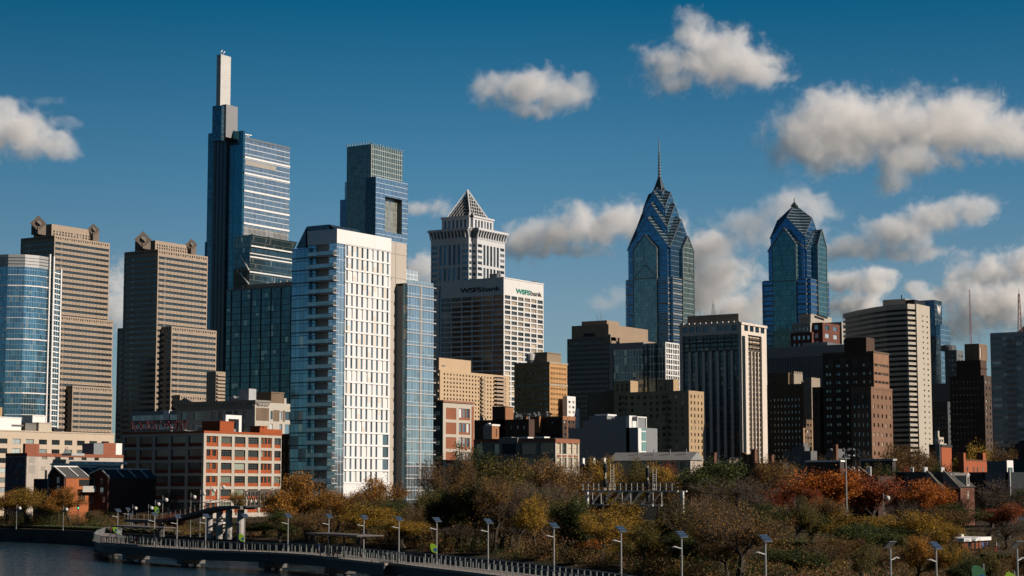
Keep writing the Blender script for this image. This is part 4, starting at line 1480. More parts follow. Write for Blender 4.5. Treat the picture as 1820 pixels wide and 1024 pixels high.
# ---- red and cream stepped block
red = m_brick("red_brick", (.21, .08, .058), (.18, .07, .05), None, .5, .2)
cream = m_plain("cream_stone", (.50, .45, .39), .75, streak=.06)
s = Bld("apartment_block", "stepped red brick and cream block standing before the shorter blue glass tower", 1443, 1250, 1405, 1455, 590)
w = MB()
s.block(w, 0, s.a, 0, s.b, 0, s.H, (ev(.5, s.a - .5, 2, .5), rows(s.H - 26, s.H - 1, 5, .25, .75), PANE_SKY), (ev(1, s.b - 1, 4, .5), rows(s.H - 26, s.H - 1, 5, .25, .75), PANE_SKY))
s.part("wall", w, red)
zt = s.zl(573)
w = MB()
s.block(w, 1, s.a + 12, 1.5, s.b - .5, s.H, zt, None, (ev(2.5, s.b - 2, 4, .45), [(s.H + 1.2, s.H + 3.2)], PANE_SKY))
s.part("upper_storey", w, cream)
zt2 = s.zl(558, 12, 6)
w = MB()
y1 = 6 + along(Vector((s.X + 12, s.Y + 6, s.zg + zt2)), Vector((0, 1, 0)), 1420)
x1 = s.sx(1478, zt2, 6)
s.block(w, 12, x1, 6, y1, 0, zt2, None, (ev(7, y1 - 1, 6, .55), [(zt2 - 5.5, zt2 - 2.2)], PANE_B))
s.part("upper_storey", w, cream)
for (px0, px1, yt_, mt) in ((1462, 1492, 573, red), (1496, 1510, 572, cream)):
    x0 = s.sx(px0, zt, -6)
    x1 = s.sx(px1, zt, -6)
    zz = s.zl(yt_, x0, -6)
    w = MB()
    s.block(w, x0, x1, -6, 14, 0, zz, (ev(x0 + .5, x1 - .5, 2, .5), rows(zz - 22, zz - .5, 4, .25, .8), PANE_SKY), (ev(-4, 12, 3, .5), rows(zz - 22, zz - .5, 4, .25, .8), PANE_SKY))
    s.part("wall", w, mt)
s.part("pergola", MB().bar((18, 4, zt2 - .2), (34, 4, zt2 - 1.2), 1).bar((18, 8, zt2 - .2), (34, 8, zt2 - 1.2), 1), DARKM)
s.finish(90)

# ---- long grey finned block
s = Bld("office_block", "long grey office block with close vertical fins behind the gothic brick house", 1505, 1120, 1362, 1530, 612)
zf = s.zl(631)
gm = m_plain("fin_grey", (.30, .31, .315), .6, var=.06)
s.part("fascia", MB().box(-.4, s.a, -.4, s.b, zf, s.H), gm)
s.part("wall", MB().box(.6, s.a, .6, s.b, 0, zf, skip='B'), m_plain("fin_glass", (.02, .025, .03), .2, .4))
for i in range(46):
    y = s.b * (i + .5) / 46
    s.part("fin", MB().box(-.2, .6, y - .3, y + .3, 0, zf), gm)
s.part("roof_unit", MB().box(4, 30, 14, 30, s.H, s.H + 2.2), METAL)
s.finish(0)

# ---- gothic brick apartment house with stone tops
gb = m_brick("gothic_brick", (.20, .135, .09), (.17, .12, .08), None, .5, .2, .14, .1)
tb = m_brick("gothic_brick_sunlit", (.46, .31, .19), (.42, .28, .17), None, .5, .2, .1, .08)  # gothic brick lightened to tan, sunlight painted on the south front
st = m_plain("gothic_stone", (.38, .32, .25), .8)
s = Bld("apartment_house", "dark gothic brick apartment house with stone topped towers and slim sunlit ends", 1426, 905, 1363, 1443, 682)
w = MB()
rz = rows(0, s.H - 6, 17, .32, .7)
s.block(w, 0, s.a, 0, s.b, 0, s.H, ([(s.a * .16, s.a * .3), (s.a * .42, s.a * .62), (s.a * .74, s.a * .88)], rz, PANE_OLD), (ev(1, s.b - 1, 9, .36), rz, PANE_SKY))
w.cur = 1
for i in range(6): w.box(s.a * i / 6 + .15, s.a * (i + .55) / 6 + .15, -.15, .6, s.H, s.H + 1.2 + (i % 2) * .8)
w.box(s.a * .3, s.a * .7, -.3, 0, s.H - 7, s.H - 1)
w.cur = 2
w.box(s.a * .38, s.a * .6, -.36, -.3, s.H - 6.5, s.H - 2)
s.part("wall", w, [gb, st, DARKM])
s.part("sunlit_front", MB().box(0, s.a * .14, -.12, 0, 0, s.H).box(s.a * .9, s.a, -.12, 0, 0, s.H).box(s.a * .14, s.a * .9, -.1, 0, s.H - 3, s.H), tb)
z = s.zl(662, 0, s.wy(1398))
s.part("rear_wing", MB().box(2, 14, s.wy(1398), s.b, 0, z), gb)
for (c_, l_, r_, t_, yo) in ((1411, 1394, 1426.5, 663, 6),):
    zz = s.zl(t_, 3, yo)
    x0 = s.sx(c_, zz, yo)
    x1 = s.sx(r_, zz, yo)
    y1 = yo + along(Vector((s.X + x0, s.Y + yo, s.zg + zz)), Vector((0, 1, 0)), l_)
    pm = MB().box(x0, x1, yo, y1, s.H - 8, zz)
    for k in range(5): pm.box(x0 + (x1 - x0) * k / 5 + .2, x0 + (x1 - x0) * (k + .6) / 5 + .2, yo - .1, yo + .5, zz, zz + .9)
    s.part("stone_top", pm, st)
s.finish(100)
s2 = Bld("apartment_house", "narrow rear wing of the gothic brick house with a pale stone top", 1457, 880, 1443.5, 1463.5, 688)
w = MB()
rz = rows(0, s2.H - 6, 17, .32, .7)
s2.block(w, 0, s2.a, 0, s2.b, 0, s2.H, ([(s2.a * .3, s2.a * .6)], rz, PANE_OLD), (ev(.8, s2.b - .8, 3, .34), rz, PANE_OLD))
s2.part("wall", w, m_brick("gothic_rear", (.20, .12, .075), (.17, .10, .065)))
z = s2.zl(668, -2, 10)
s2.part("stone_top", MB().box(s2.sx(1442, z, 10), s2.sx(1457.5, z, 10), 10, 10 + along(Vector((s2.X + s2.sx(1442, z, 10), s2.Y + 10, s2.zg + z)), Vector((0, 1, 0)), 1428), s2.H - 14, z), st)
s2.part("arch_window", MB().box(-.06, 0, s2.b * .35, s2.b * .65, s2.H - 7, s2.H - 2.5), DARKM)
s2.finish(60)

# ---- dark brown brick tower with sunlit end
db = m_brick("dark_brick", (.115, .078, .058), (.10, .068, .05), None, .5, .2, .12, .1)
lb = m_brick("dark_brick_sunlit", (.36, .205, .13), (.32, .18, .115), None, .5, .2, .1, .1)  # dark brick brightened to rose, sunlight painted on the south end
s = Bld("apartment_tower", "dark brown brick tower with scattered bright windows and a rosy sunlit end", 1552, 860, 1462, 1579, 625)
w = MB()
nr = 17
rz = rows(0, s.H - 4, nr, .36, .66)
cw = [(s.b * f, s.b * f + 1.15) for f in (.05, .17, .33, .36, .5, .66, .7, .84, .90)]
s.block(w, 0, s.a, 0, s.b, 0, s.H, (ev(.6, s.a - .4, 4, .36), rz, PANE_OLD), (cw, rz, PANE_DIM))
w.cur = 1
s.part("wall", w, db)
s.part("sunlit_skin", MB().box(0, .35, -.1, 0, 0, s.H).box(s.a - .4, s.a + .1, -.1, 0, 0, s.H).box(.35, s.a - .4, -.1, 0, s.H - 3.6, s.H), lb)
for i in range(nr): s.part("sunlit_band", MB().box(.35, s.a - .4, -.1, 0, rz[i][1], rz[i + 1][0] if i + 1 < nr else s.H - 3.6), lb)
yo = -5
z = s.zl(691, 0, yo)
x0 = s.sx(1548, z, yo)
x1 = s.sx(1585.5, z, yo)
y1 = yo + along(Vector((s.X + x0, s.Y + yo, s.zg + z)), Vector((0, 1, 0)), 1512)
w = MB()
rz = rows(0, z - 2, 12, .3, .7)
s.block(w, x0, x1, yo, y1, 0, z, (ev(x0 + .5, x1 - .3, 5, .36), rz, PANE_OLD), (ev(yo + 1, y1 - .5, 4, .3), rz, PANE_SKY))
w.box(x0 - .15, x1 + .15, yo - .15, y1, z - .7, z + .25)
s.part("lower_step", w, lb if False else m_brick("step_brick", (.27, .155, .10), (.24, .135, .09), None, .5, .2, .1, .1))
for k in range(2):
    y = yo + (y1 - yo) * (k + .5) / 2
    s.part("arch_surround", MB().box(x0 - .2, x0, y - 1.3, y + 1.3, z - 8, z - 3).lathe([(1.3, 0), (1.3, .01)], 12, (x0 - .1, y, z - 3)), m_plain("arch_stone", (.13, .10, .08)))
for k in range(4):
    y = s.b * (.12 + k * .24)
    s.part("arch_surround", MB().box(-.18, 0, y - 1.2, y + 1.2, s.H - 7, s.H - 2.4), m_plain("arch_stone", (1, 1, 1)))
z = s.zl(600, 2, 3)
xc_ = s.sx(1539.5, z, 3)
s.part("penthouse", MB().box(max(xc_, -3), s.sx(1554, z, 3), 3, 3 + along(Vector((s.X + max(xc_, -3), s.Y + 3, s.zg + z)), Vector((0, 1, 0)), 1500), s.H - .2, z), m_brick("pent_brick", (.11, .07, .05), (.10, .06, .045)))
s.part("cornice", MB().box(-.3, s.a + .3, -.3, s.b + .3, s.H - .5, s.H + .3), m_plain("cornice_brown", (.16, .11, .08)))
s.finish(100)


# ---- curved striped tower
def striped_tower():
    D0 = 1010
    P = at(1627, 541, D0)
    root = empty("apartment_tower", (P.x, P.y, 6), "curving tower of pale and dark horizontal stripes with a plain windowed end wall", "building")
    H = P.z - 6
    cream_b = m_plain("stripe_cream", (.60, .54, .45), .7, var=.05, streak=.08)
    arc = []
    # curved west front: from the corner round to the far left edge
    for px, D in ((1627, D0), (1613, D0 - 3), (1600, D0 - 1), (1575, D0 + 6), (1550, D0 + 18), (1522, D0 + 36)):
        q = at(px, 545, D)
        arc.append((q.x - P.x, q.y - P.y))
    n = along(P, Vector((1, 0, 0)), 1650.5)
    back = [(n, 0), (n, 30), (arc[-1][0] + 14, arc[-1][1] + 14)]
    plan = [arc[0]] + back[:2] + [back[2]] + arc[:0:-1]
    glass = m_plain("stripe_glass", (.02, .024, .028), .3, .0, spec=.1)
    pcx, pcy = sum(q[0] for q in plan) / len(plan), sum(q[1] for q in plan) / len(plan)
    ins = [(x + (pcx - x) * .05, y + (pcy - y) * .05) for x, y in plan]
    MB().prism(ins, 0, H - 1).build("glass_core", glass, root)
    fh = 9.05 / FPX * D0
    k = 0
    z = H
    while z > 2 and k < 36:
        t = fh * .5 if k else fh * 1.0
        MB().prism(plan, z - t, z).build("stripe", cream_b, root)
        z -= fh if k else fh * 1.5
        k += 1
    # end wall facing south
    w = Bld.__new__(Bld)
    w.o, w.P = root, []
    m = MB()
    w.grid(m, 'S', -.5, -.2, n + .1, 0, H + .3, ev(n * .30, n * .95, 2, .3), rows(4, H - 4, 34, .3, .62), PANE_OLD, .3)
    m.box(-.2, n + .1, -.2, .2, 0, H + .3, skip='SB')
    m.build("end_wall", cream_b, root)
    w.finish(70)
    py = along(P + Vector((0, 4, 0)), Vector((1, 0, 0)), 1568)
    zt = zrow(P.x, P.y + 4, 529.5) - 6
    a1 = along(P + Vector((0, 6, 0)), Vector((1, 0, 0)), 1609)
    pts = [at(px, 530, D) for px, D in ((1569, D0 + 14), (1609, D0 + 7), (1626, D0 + 14), (1590, D0 + 34))]
    MB().prism([(q.x - P.x, q.y - P.y) for q in pts], H - .2, zt).build("penthouse", cream_b, root)
    MB().tube((6, 10, zt - 1), (6, 10, zt + 2.4), .3, n=6).build("vent", DARKM, root)
    MB().box(n * .2, n, 2, 14, H + .3, H + 3).build("roof_unit", DARKM, root)


striped_tower()

# ---- blue glass hotel with the letter on its top
s = Bld("hotel", "dark blue glass hotel with a pale W near its top, behind the striped tower", 1660, 1340, 1626, 1674, 533)
gw = m_curtain("hotel_glass_west", (.05, .10, .15), 1.5, 3.6, .08, .2, (.05, .08, .1), .85, .07, .03, .5)  # same glass as the south side, coloured darker as the shaded face
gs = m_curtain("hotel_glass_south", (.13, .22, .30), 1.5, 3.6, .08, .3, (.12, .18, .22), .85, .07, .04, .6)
s.part("glass_wall", MB().box(0, s.a, 0, s.b, 0, s.H, skip='BS'), gw)
s.part("south_glass", MB().box(0, s.a, -.1, 0, 0, s.H), gs)
zz = s.zl(577)
s.part("lower_glass", MB().box(.4, s.sx(1679, zz), -4, s.b, 0, zz, skip='B'), gs)
me, x0, x1 = text_mesh("W", 8.5, .22, .15)
me.materials.clear()
me.materials.append(WHITE)
o = link("letter", me, s.o, (s.sx(1664.5), -.3, s.H - 9.5), (R(90), 0, 0))
o.scale = (.75, 1, 1)
for k in range(6): s.part("fin", MB().box(s.a * k / 6, s.a * k / 6 + .4, -.4, -.1, s.H - 40 + (k % 3) * 8, s.H), DARKM)
s.finish(0)

# ---- small grey tower with a round top, and dark infill between
s = masonry("office_tower", "small grey tower with a rounded dark top far behind the brown brick block", 1700, 1300, 1679, 1712.5, 622,
            m_plain("far_grey", (.16, .17, .175), .7), (4, .5, 26, 8.5, 6, (.3, .75)), (2, .5, 26, 8.5, 6), PANE_B)
z = s.zl(612, 3, 3)
s.part("round_top", MB().lathe([(5.4, s.H), (5.4, z - 1.5), (4.6, z - .4), (0, z)], 16, (6.2, 8, 0)), m_plain("top_dark", (.10, .11, .12), .5))
s.part("side_mass", MB().box(-2, 0, 4, 22, 0, s.zl(681)), m_plain("far_grey", (1, 1, 1)))
s.finish(60)
s = masonry("office_block", "plain dark grey block low between the striped tower and the brown brick block", 1684, 1080, 1652, 1692, 714,
            m_plain("far_dark", (.09, .095, .10), .7), (5, .4, 12, 9, 6), (1, .5, 10, 9, 8), PANE)
s.finish(40)

# ---- brown brick block at the right with penthouse and mast
s = masonry("apartment_block", "dark brown brick block with a boxy penthouse and thin red mast on top", 1749, 950, 1687.5, 1762, 667,
            db, (9, .26, 15, 11.4, 6, (.38, .66)), (2, .4, 15, 11.4, 6), PANE_DIM, most=80)
z = s.zl(640, 2, 2)
s.part("upper_storeys", MB().box(1, s.a - 1, 2, s.wy(1700, z, 1), s.H, z).box(.6, s.a - .6, 1.6, s.wy(1700, z, 1) + .4, s.H + 3.5, s.H + 4), m_brick("pent_brick", (1, 1, 1), (1, 1, 1)))
z2 = s.zl(611, 4, 3)
xq = s.sx(1740, z2, 3)
yq = 3 + along(Vector((s.X + xq, s.Y + 3, s.zg + z2)), Vector((0, 1, 0)), 1714)
w = MB()
s.block(w, xq, s.sx(1754.5, z2, 3), 3, yq, z, z2, ([(xq + 1.4, xq + 3.2)], [(z + 1.2, z2 - 1.6)], WHITE), None)
s.part("penthouse", w, m_brick("pent_tan", (.30, .205, .135), (.27, .18, .12)))
mp = Vector((xq + 1, yq - 3, z2))
mz = s.zl(515, mp.x, mp.y)
m = MB()
N = 18
for dx, dy in ((-.45, -.3), (.45, -.3), (0, .5)): m.bar((mp.x + dx, mp.y + dy, z2), (mp.x + dx * .4, mp.y + dy * .4, mz), .12)
for k in range(N):
    zz = z2 + (mz - z2) * k / N
    f = 1 - .6 * k / N
    m.bar((mp.x - .45 * f, mp.y - .3 * f, zz), (mp.x + .45 * f, mp.y - .3 * f, zz + (mz - z2) / N), .09)
s.part("roof_mast", m, m_plain("mast_red", (.28, .09, .06), .6))
s.finish(s.most)

# ---- grey apartment slab at the right edge
s = Bld("apartment_tower", "grey apartment tower with rows of wide windows and stacked balconies, cut by the right edge", 1850, 850, 1759.5, 1872, 588)
w = MB()
nf = 22
fh = 11.0 / FPX * 850
rz = [(s.H - 1.5 - (i + 1) * fh + .9, s.H - 1.5 - i * fh - .4) for i in range(int((s.H - 2) / fh))]
Lb = s.b
def fy(px): return s.wy(px)
cols = [(fy(1778), fy(1761.5)), (fy(1788), fy(1780)), (fy(1815), fy(1804)), (fy(1833), fy(1818))]
s.block(w, 0, s.a, 0, s.b, 0, s.H, None, (cols, rz, m_pane("pane_grey_tower", (.04, .06, .065), (.36, .38, .37), .3, .5, (1.3, 5))), .3)
s.part("wall", w, m_plain("tower_grey", (.55, .57, .57), .7, streak=.08))
for i in range(len(rz)):
    z = s.H - 1.5 - (i + 1) * fh
    s.part("balcony", MB().box(-1.2, 0, fy(1803), fy(1789), z, z + .18).box(-1.22, -1.12, fy(1803), fy(1789), z + .18, z + 1.15), m_plain("balcony_grey", (.34, .35, .35)))
s.finish(100)
# pointed roof tower and lattice mast behind it
s = masonry("office_tower", "tower with a dark pointed roof showing above the grey apartment tower", 1850, 1150, 1804, 1880, 592, m_plain("far_dark", (1, 1, 1)), None, None)
ap = (s.a / 2, s.b / 2, s.zl(560, s.a / 2, s.b / 2))
m = MB()
c4 = [(0, 0, s.H), (s.a, 0, s.H), (s.a, s.b, s.H), (0, s.b, s.H)]
for i in range(4): m.face([c4[i], c4[(i + 1) % 4], ap])
s.part("pointed_roof", m, m_plain("pointed_dark", (.035, .035, .04), .6))
s.finish(0)
p = at(1813, 600, 1100)
zt, zb = zrow(p.x, p.y, 522), zrow(p.x, p.y, 800)
root = empty("radio_mast", (p.x, p.y, zb), "steel lattice radio mast rising behind the grey tower at the right edge", "mast")
m = MB()
hh = zt - zb
N = 26
for dx, dy in ((-1.3, -1.3), (1.3, -1.3), (1.3, 1.3), (-1.3, 1.3)): m.bar((dx * 2.2, dy * 2.2, 0), (dx * .25, dy * .25, hh), .22)
for k in range(N):
    f0, f1 = 2.2 - 1.95 * k / N, 2.2 - 1.95 * (k + 1) / N
    z0, z1 = hh * k / N, hh * (k + 1) / N
    m.bar((-1.3 * f0, -1.3 * f0, z0), (1.3 * f1, -1.3 * f1, z1), .13).bar((1.3 * f0, -1.3 * f0, z0), (-1.3 * f1, -1.3 * f1, z1), .13)
    m.bar((-1.3 * f0, 1.3 * f0, z0), (-1.3 * f1, -1.3 * f1, z1), .13)
m.build("lattice", m_plain("mast_red", (1, 1, 1)), root)
MB().tube((0, 0, hh), (0, 0, hh + 3), .12, n=5).build("tip", METAL, root)
# ================================================================ lower buildings near the river
def gable_roof(mb, x0, x1, y0, y1, z, h, axis='y'):
    if axis == 'y':
        xm = (x0 + x1) / 2
        mb.face([(x0, y1, z), (x0, y0, z), (xm, y0, z + h), (xm, y1, z + h)])
        mb.face([(x1, y0, z), (x1, y1, z), (xm, y1, z + h), (xm, y0, z + h)])
        mb.face([(x0, y0, z), (x1, y0, z), (xm, y0, z + h)])
        mb.face([(x1, y1, z), (x0, y1, z), (xm, y1, z + h)])
    else:
        ym = (y0 + y1) / 2
        mb.face([(x0, y0, z), (x1, y0, z), (x1, ym, z + h), (x0, ym, z + h)])
        mb.face([(x1, y1, z), (x0, y1, z), (x0, ym, z + h), (x1, ym, z + h)])
        mb.face([(x0, y1, z), (x0, y0, z), (x0, ym, z + h)])
        mb.face([(x1, y0, z), (x1, y1, z), (x1, ym, z + h)])


# ---- brick warehouse with white concrete frame and rooftop letters
def warehouse():
    D = 604
    s = Bld("warehouse", "red brick factory loft framed in pale concrete, with red rooftop letters", 362.7, D, 217, 500.5, 769.5, zg=3.6)
    redb = m_brick("loft_brick", (.46, .11, .035), (.40, .095, .03), None, .5, .2, .12, .1)
    darkb = m_brick("loft_brick_west", (.30, .07, .04), (.26, .06, .035), None, .5, .2)  # loft brick darkened in colour for the shaded west side
    fr = m_plain("loft_frame", (.60, .55, .48), .8, var=.07, streak=.15)
    fh = 23.6 / FPX * D
    zt = s.H - 3.0 / FPX * D
    rz, spz = [], []
    for i in range(6):
        t = zt - i * fh
        b_ = t - fh + .55
        rz.append((b_ + fh * .27, t - .35))
        spz.append((b_, b_ + fh * .27))
    cw = [(s.wy(a) , s.wy(b)) for a, b in ((243, 221), (271, 248), (300, 275.5), (330, 304), (359, 334.5))]
    cs = [(s.sx(a), s.sx(b)) for a, b in ((367, 388), (393.5, 412.5), (417.5, 436.5), (441.5, 460), (464, 483.5), (488, 499.5))]
    w = MB()
    op = [(spz[i][0], rz[i][1]) for i in range(6) if spz[i][0] > 0]
    PANE_FACW = m_pane("pane_factory_west", (0.012, 0.02, 0.022), (0.10, 0.12, 0.10), 0.15, 0.25, (0.9, 0.75))  # factory panes and blinds coloured darker where the west side is shaded
    # frame with deep openings; brick spandrel and window inside each
    s.block(w, 0, s.a, 0, s.b, 0, s.H, None, None) if False else None
    P0 = s.P
    s.P = []
    s.grid(w, 'S', 0, 0, s.a, 0, s.H, cs, op, PANE_FAC, .55)
    s.grid(w, 'W', 0, 0, s.b, 0, s.H, cw, op, PANE_FAC, .55)
    s.P = P0
    w.box(.6, s.a, .6, s.b, 0, s.H, skip='BSW')
    s.part("concrete_frame", w, fr)
    for i in range(6):
        if spz[i][0] <= 0: continue
        for j, (a, b) in enumerate(cs):
            m = MB().box(a, b, .3, .6, spz[i][0], spz[i][1])
            if j in (0, 4):
                # brick bay with two or three narrow windows
                n = 2 if j == 0 else 3
                c = ev(a + .1, b - .1, n, .62 if j == 0 else .7)
                s.grid(m, 'S', .32, a, b, spz[i][1], rz[i][1], c, [(rz[i][0] + .1, rz[i][1] - .12)], PANE_FAC, .2)
            else:
                s.P.append(('window', PANE_FAC, 'S', a, b, rz[i][0], rz[i][1], .5))
                m.box(a, b, .25, .62, rz[i][0] - .14, rz[i][0])
            s.part("brick_spandrel", m, redb)
        for j, (a, b) in enumerate(cw):
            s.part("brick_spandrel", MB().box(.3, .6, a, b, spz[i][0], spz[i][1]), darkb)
            s.P.append(('window', PANE_FACW, 'W', a, b, rz[i][0], rz[i][1], .5))
    s.part("brick_parapet", MB().box(-.1, s.a + .1, -.1, .5, s.H, s.H + .7).box(-.1, .5, .5, s.b, s.H, s.H + .7), redb)
    s.part("roof", MB().box(.5, s.a, .5, s.b, s.H, s.H + .15), ROOFDK)
    # roof houses
    def house(cx, lx, rx, ty, y0, nm="roof_house"):
        z = s.zl(ty, 4, y0)
        x0 = s.sx(cx, z, y0)
        x1 = s.sx(rx, z, y0)
        y1 = y0 + along(Vector((s.X + x0, s.Y + y0, s.zg + z)), Vector((0, 1, 0)), lx)
        s.part(nm, MB().box(x0, x1, y0, y1, s.H, z).box(x0 - .12, x1 + .12, y0 - .12, y1 + .12, z, z + .25), redb)
    house(391, 359, 416, 748, 5)
    house(463, 444.5, 475, 754, 4)
    xs0, xs1 = s.sx(461, s.H), s.sx(500, s.H)
    m = MB()
    st = [(0, 1.6), (.18, 2.0), (.3, 1.3), (1, .9)]
    for (f0, h0), (f1, _) in zip(st, st[1:]):
        m.box(xs0 + (xs1 - xs0) * f0, xs0 + (xs1 - xs0) * f1, -.15, .45, s.H + .7, s.H + .7 + h0)
    s.part("stepped_parapet", m, redb)
    # white duct arch
    z = s.zl(734, 8, 14)
    xa, xb = s.sx(401.5, z, 14), s.sx(429.5, z, 14)
    th = 1.3
    m = MB().box(xa, xb, 14, 15.4, z - th, z).box(xb - th, xb, 14, 15.4, s.H, z - th).box(xa, xa + th, 14, 15.4, z - 3, z - th)
    s.part("duct", m, WHITE)
    # letters on a frame along the west roof edge
    me, x0, x1 = text_mesh("LOCUST", 3.9, .03, .1, 1.0)
    me2, y0, y1 = text_mesh("POINT", 3.9, .03, .1, 1.0)
    letm = m_plain("letters_red", (.40, .05, .035), .5)
    ua, ub, uc, ud = s.wy(234, s.H + 3), s.wy(286, s.H + 3), s.wy(295, s.H + 3), s.wy(333.5, s.H + 3)
    zb_ = s.H + 1.3
    for mm, a0, a1, u0, u1 in ((me, x0, x1, ua, ub), (me2, y0, y1, uc, ud)):
        mm.materials.clear()
        mm.materials.append(letm)
        k = abs(u1 - u0) / (a1 - a0)
        o = link("letters", mm, s.o, (-.1, u0 + a0 * k, zb_), (R(90), 0, R(-90)))
        o.scale = (k, 1.0, 1)
    um = (ub + uc) / 2
    dot = MB()
    for t in range(4):
        c_, s_ = math.cos(math.pi * t / 4), math.sin(math.pi * t / 4)
        dot.bar((-.1, um - .5 * c_, zb_ + 1.4 - .5 * s_), (-.1, um + .5 * c_, zb_ + 1.4 + .5 * s_), .22, .22)
    s.part("letter_star", dot, letm)
    fm = MB()
    for z in (zb_ - .1, zb_ + 2.9): fm.box(.15, .25, ud, ua, z, z + .1)
    for i in range(22):
        u = ud + (ua - ud) * i / 21
        fm.bar((.2, u, s.H), (.2, u, zb_ + 3), .09)
        if i % 3 == 0: fm.bar((2.2, u, s.H), (.2, u, zb_ + 2.5), .09)
    s.part("letter_frame", fm, DARKM)
    s.roof_units(10, s.a - 3, 10, s.b - 6, s.H + .15, 5, 11)
    s.finish(100)
    # dark brick link building to the right
    t = masonry("warehouse", "dark brick link building squeezed between the factory loft and the white tower", 517, 640, 499, 526, 771,
                m_brick("link_brick", (.07, .05, .04), (.06, .045, .035)), (2, .55, 5, 23, 4, (.3, .8)), None, PANE_FAC, zg=3.6)
    t.finish(20)
    return s


WH = warehouse()

# ---- beige classical block behind the loft
s = Bld("office_block", "beige classical block with a bracketed cornice and brown brick end, behind the factory loft", 453.5, 690, 314.5, 517, 714.5, zg=5)
bg_ = m_plain("classic_beige", (.33, .31, .27), .8, var=.06, streak=.08)
cr = m_plain("classic_cream", (.60, .56, .49), .75, var=.05, streak=.06)
w = MB()
rzz = [(s.H - 12 - .6, s.H - 8.2), (s.H - 5.8, s.H - 1.9 - .4)] + [(s.H - 18, s.H - 14)]
rzz = [(s.zl(744), s.zl(729)), (s.zl(771), s.zl(752))]
s.block(w, 0, s.a, 0, s.b, 0, s.H, ([(s.sx(481), s.sx(485)), (s.sx(497), s.sx(502)), (s.sx(507), s.sx(516))], rzz, PANE_SKY),
        ([(s.wy(b), s.wy(a)) for a, b in ((322, 332), (344, 366), (376, 384), (388, 396), (402, 412), (416, 424), (432, 440))], rzz, m_pane("pane_classic", (.10, .13, .14), (.35, .36, .33), .5, .5, (1.1, 1.2))))
s.part("wall", w, cr)
s.part("west_skin", MB().box(-.12, 0, 0, s.b, s.H - 2.6, s.H), bg_)
s.part("brick_panel", MB().box(s.sx(455.5), s.sx(478), -.1, 0, s.zl(747), s.H - 2).box(s.sx(486), s.sx(496.5), -.1, 0, s.zl(747), s.zl(727)).box(s.sx(503), s.sx(506.5), -.1, 0, s.zl(747), s.zl(727)),
       m_brick("classic_brick", (.24, .17, .12), (.21, .15, .105)))
s.part("cornice", MB().box(-.9, s.sx(478), -.9, s.b + .9, s.H, s.H + .7).box(-.6, s.sx(478), -.6, s.b + .6, s.H - .5, s.H), bg_)
for i in range(26):
    y = s.b * (i + .5) / 26
    s.part("bracket", MB().box(-.7, 0, y - .2, y + .2, s.H - 1.2, s.H - .5), cr)
for i in range(8):
    x = s.sx(456) + (s.sx(477) - s.sx(456)) * (i + .5) / 8
    s.part("bracket", MB().box(x - .2, x + .2, -.8, 0, s.H - 1.2, s.H - .5), cr)
s.part("pediment", MB().prism([(-.9, s.b * .78), (1, s.b * .78), (1, s.b * .98), (-.9, s.b * .98)], s.H + .7, s.H + 2.2, [(-.9, s.b * .87), (1, s.b * .87), (1, s.b * .89), (-.9, s.b * .89)]), bg_)
z = s.zl(697.5, 6, 3)
s.part("upper_block", MB().box(s.sx(482, z, 3), s.sx(504.5, z, 3), 3, 12, s.H, z).box(s.sx(482, z, 3) - .2, s.sx(505, z, 3), 2.8, 12.2, z, z + .5), m_brick("classic_brick", (1, 1, 1), (1, 1, 1)))
s.part("upper_block", MB().box(s.sx(505, s.H, 3), s.a + 1, 3, 12, s.H, s.zl(706, 10, 3)), cr)
z = s.zl(692, 3, 10)
s.part("roof_house", MB().box(1, 5, s.wy(439), s.wy(421), s.H, z).box(2, 2.6, s.wy(437) - .2, s.wy(437), s.H + 1, z - 1), m_plain("roofhouse_pale", (.52, .54, .56), .6))
s.roof_units(3, 20, 12, s.b - 8, s.H + .2, 4, 21)
s.finish(60)

# ---- pale low block with a white box behind the rooftop letters
s = masonry("office_block", "pale grey low glass block with a white corner box, behind the rooftop letters", 318, 720, 233, 335, 729.5,
            m_plain("pale_block", (.30, .33, .34), .6), None, None, zg=5)
for k in range(3): s.part("glass_band", MB().box(-.1, 0, 1, s.b - 1, s.H - 3.5 - k * 3.6, s.H - 1.5 - k * 3.6), m_curtain("glass_band", (.25, .33, .36), 1.6, 2, .1, .1, (.3, .3, .3), .6, .1, .03, .5))
s.part("white_box", MB().box(-.4, 3, s.wy(302), s.wy(291.5), s.zl(746), s.H + .1), WHITE)
s.finish(0)

# ---- cream office slab at the far left
s = Bld("office_block", "long cream office slab with strip windows at the lower left", -60, 640, -90, 203, 764, zg=4)
crm = m_plain("cream_slab", (.68, .56, .43), .75, var=.05, streak=.05)
w = MB()
fh = 17.6 / FPX * 640
z0 = s.zl(791, s.a * .6)
rz = [(z0 - i * fh - .0, z0 - i * fh + 1.75) for i in range(6)]
cols = ev(s.sx(-55), s.sx(198), 11, .62)
s.block(w, 0, s.a, 0, 22, 0, s.H, (cols, rz, m_pane("pane_slab", (.02, .03, .035), (.35, .42, .42), .4, .4, (1.6, 4))), None, .3)
s.part("wall", w, crm)
s.part("parapet", MB().box(-.2, s.a + .2, -.2, 22, s.H, s.H + .4), crm)
def rbox(px0, px1, py, y, m, nm="roof_house", d=8):
    z = s.zl(py, 30, y)
    s.part(nm, MB().box(s.sx(px0, z, y), s.sx(px1, z, y), y, y + d, s.H, z).box(s.sx(px0, z, y) - .15, s.sx(px1, z, y) + .15, y - .15, y + d + .15, z, z + .25), m)
rbox(-20, 38, 743.5, 6, WHITE)
rbox(58, 81, 738, 10, WHITE, d=5)
rbox(69, 92, 751, 5, m_plain("roofhouse_cream", (.60, .53, .43)), d=5)
rbox(45, 69, 753, 6, m_plain("roofhouse_shade", (.22, .21, .2)), d=5)
m = MB()
x0 = s.sx(38, s.H)
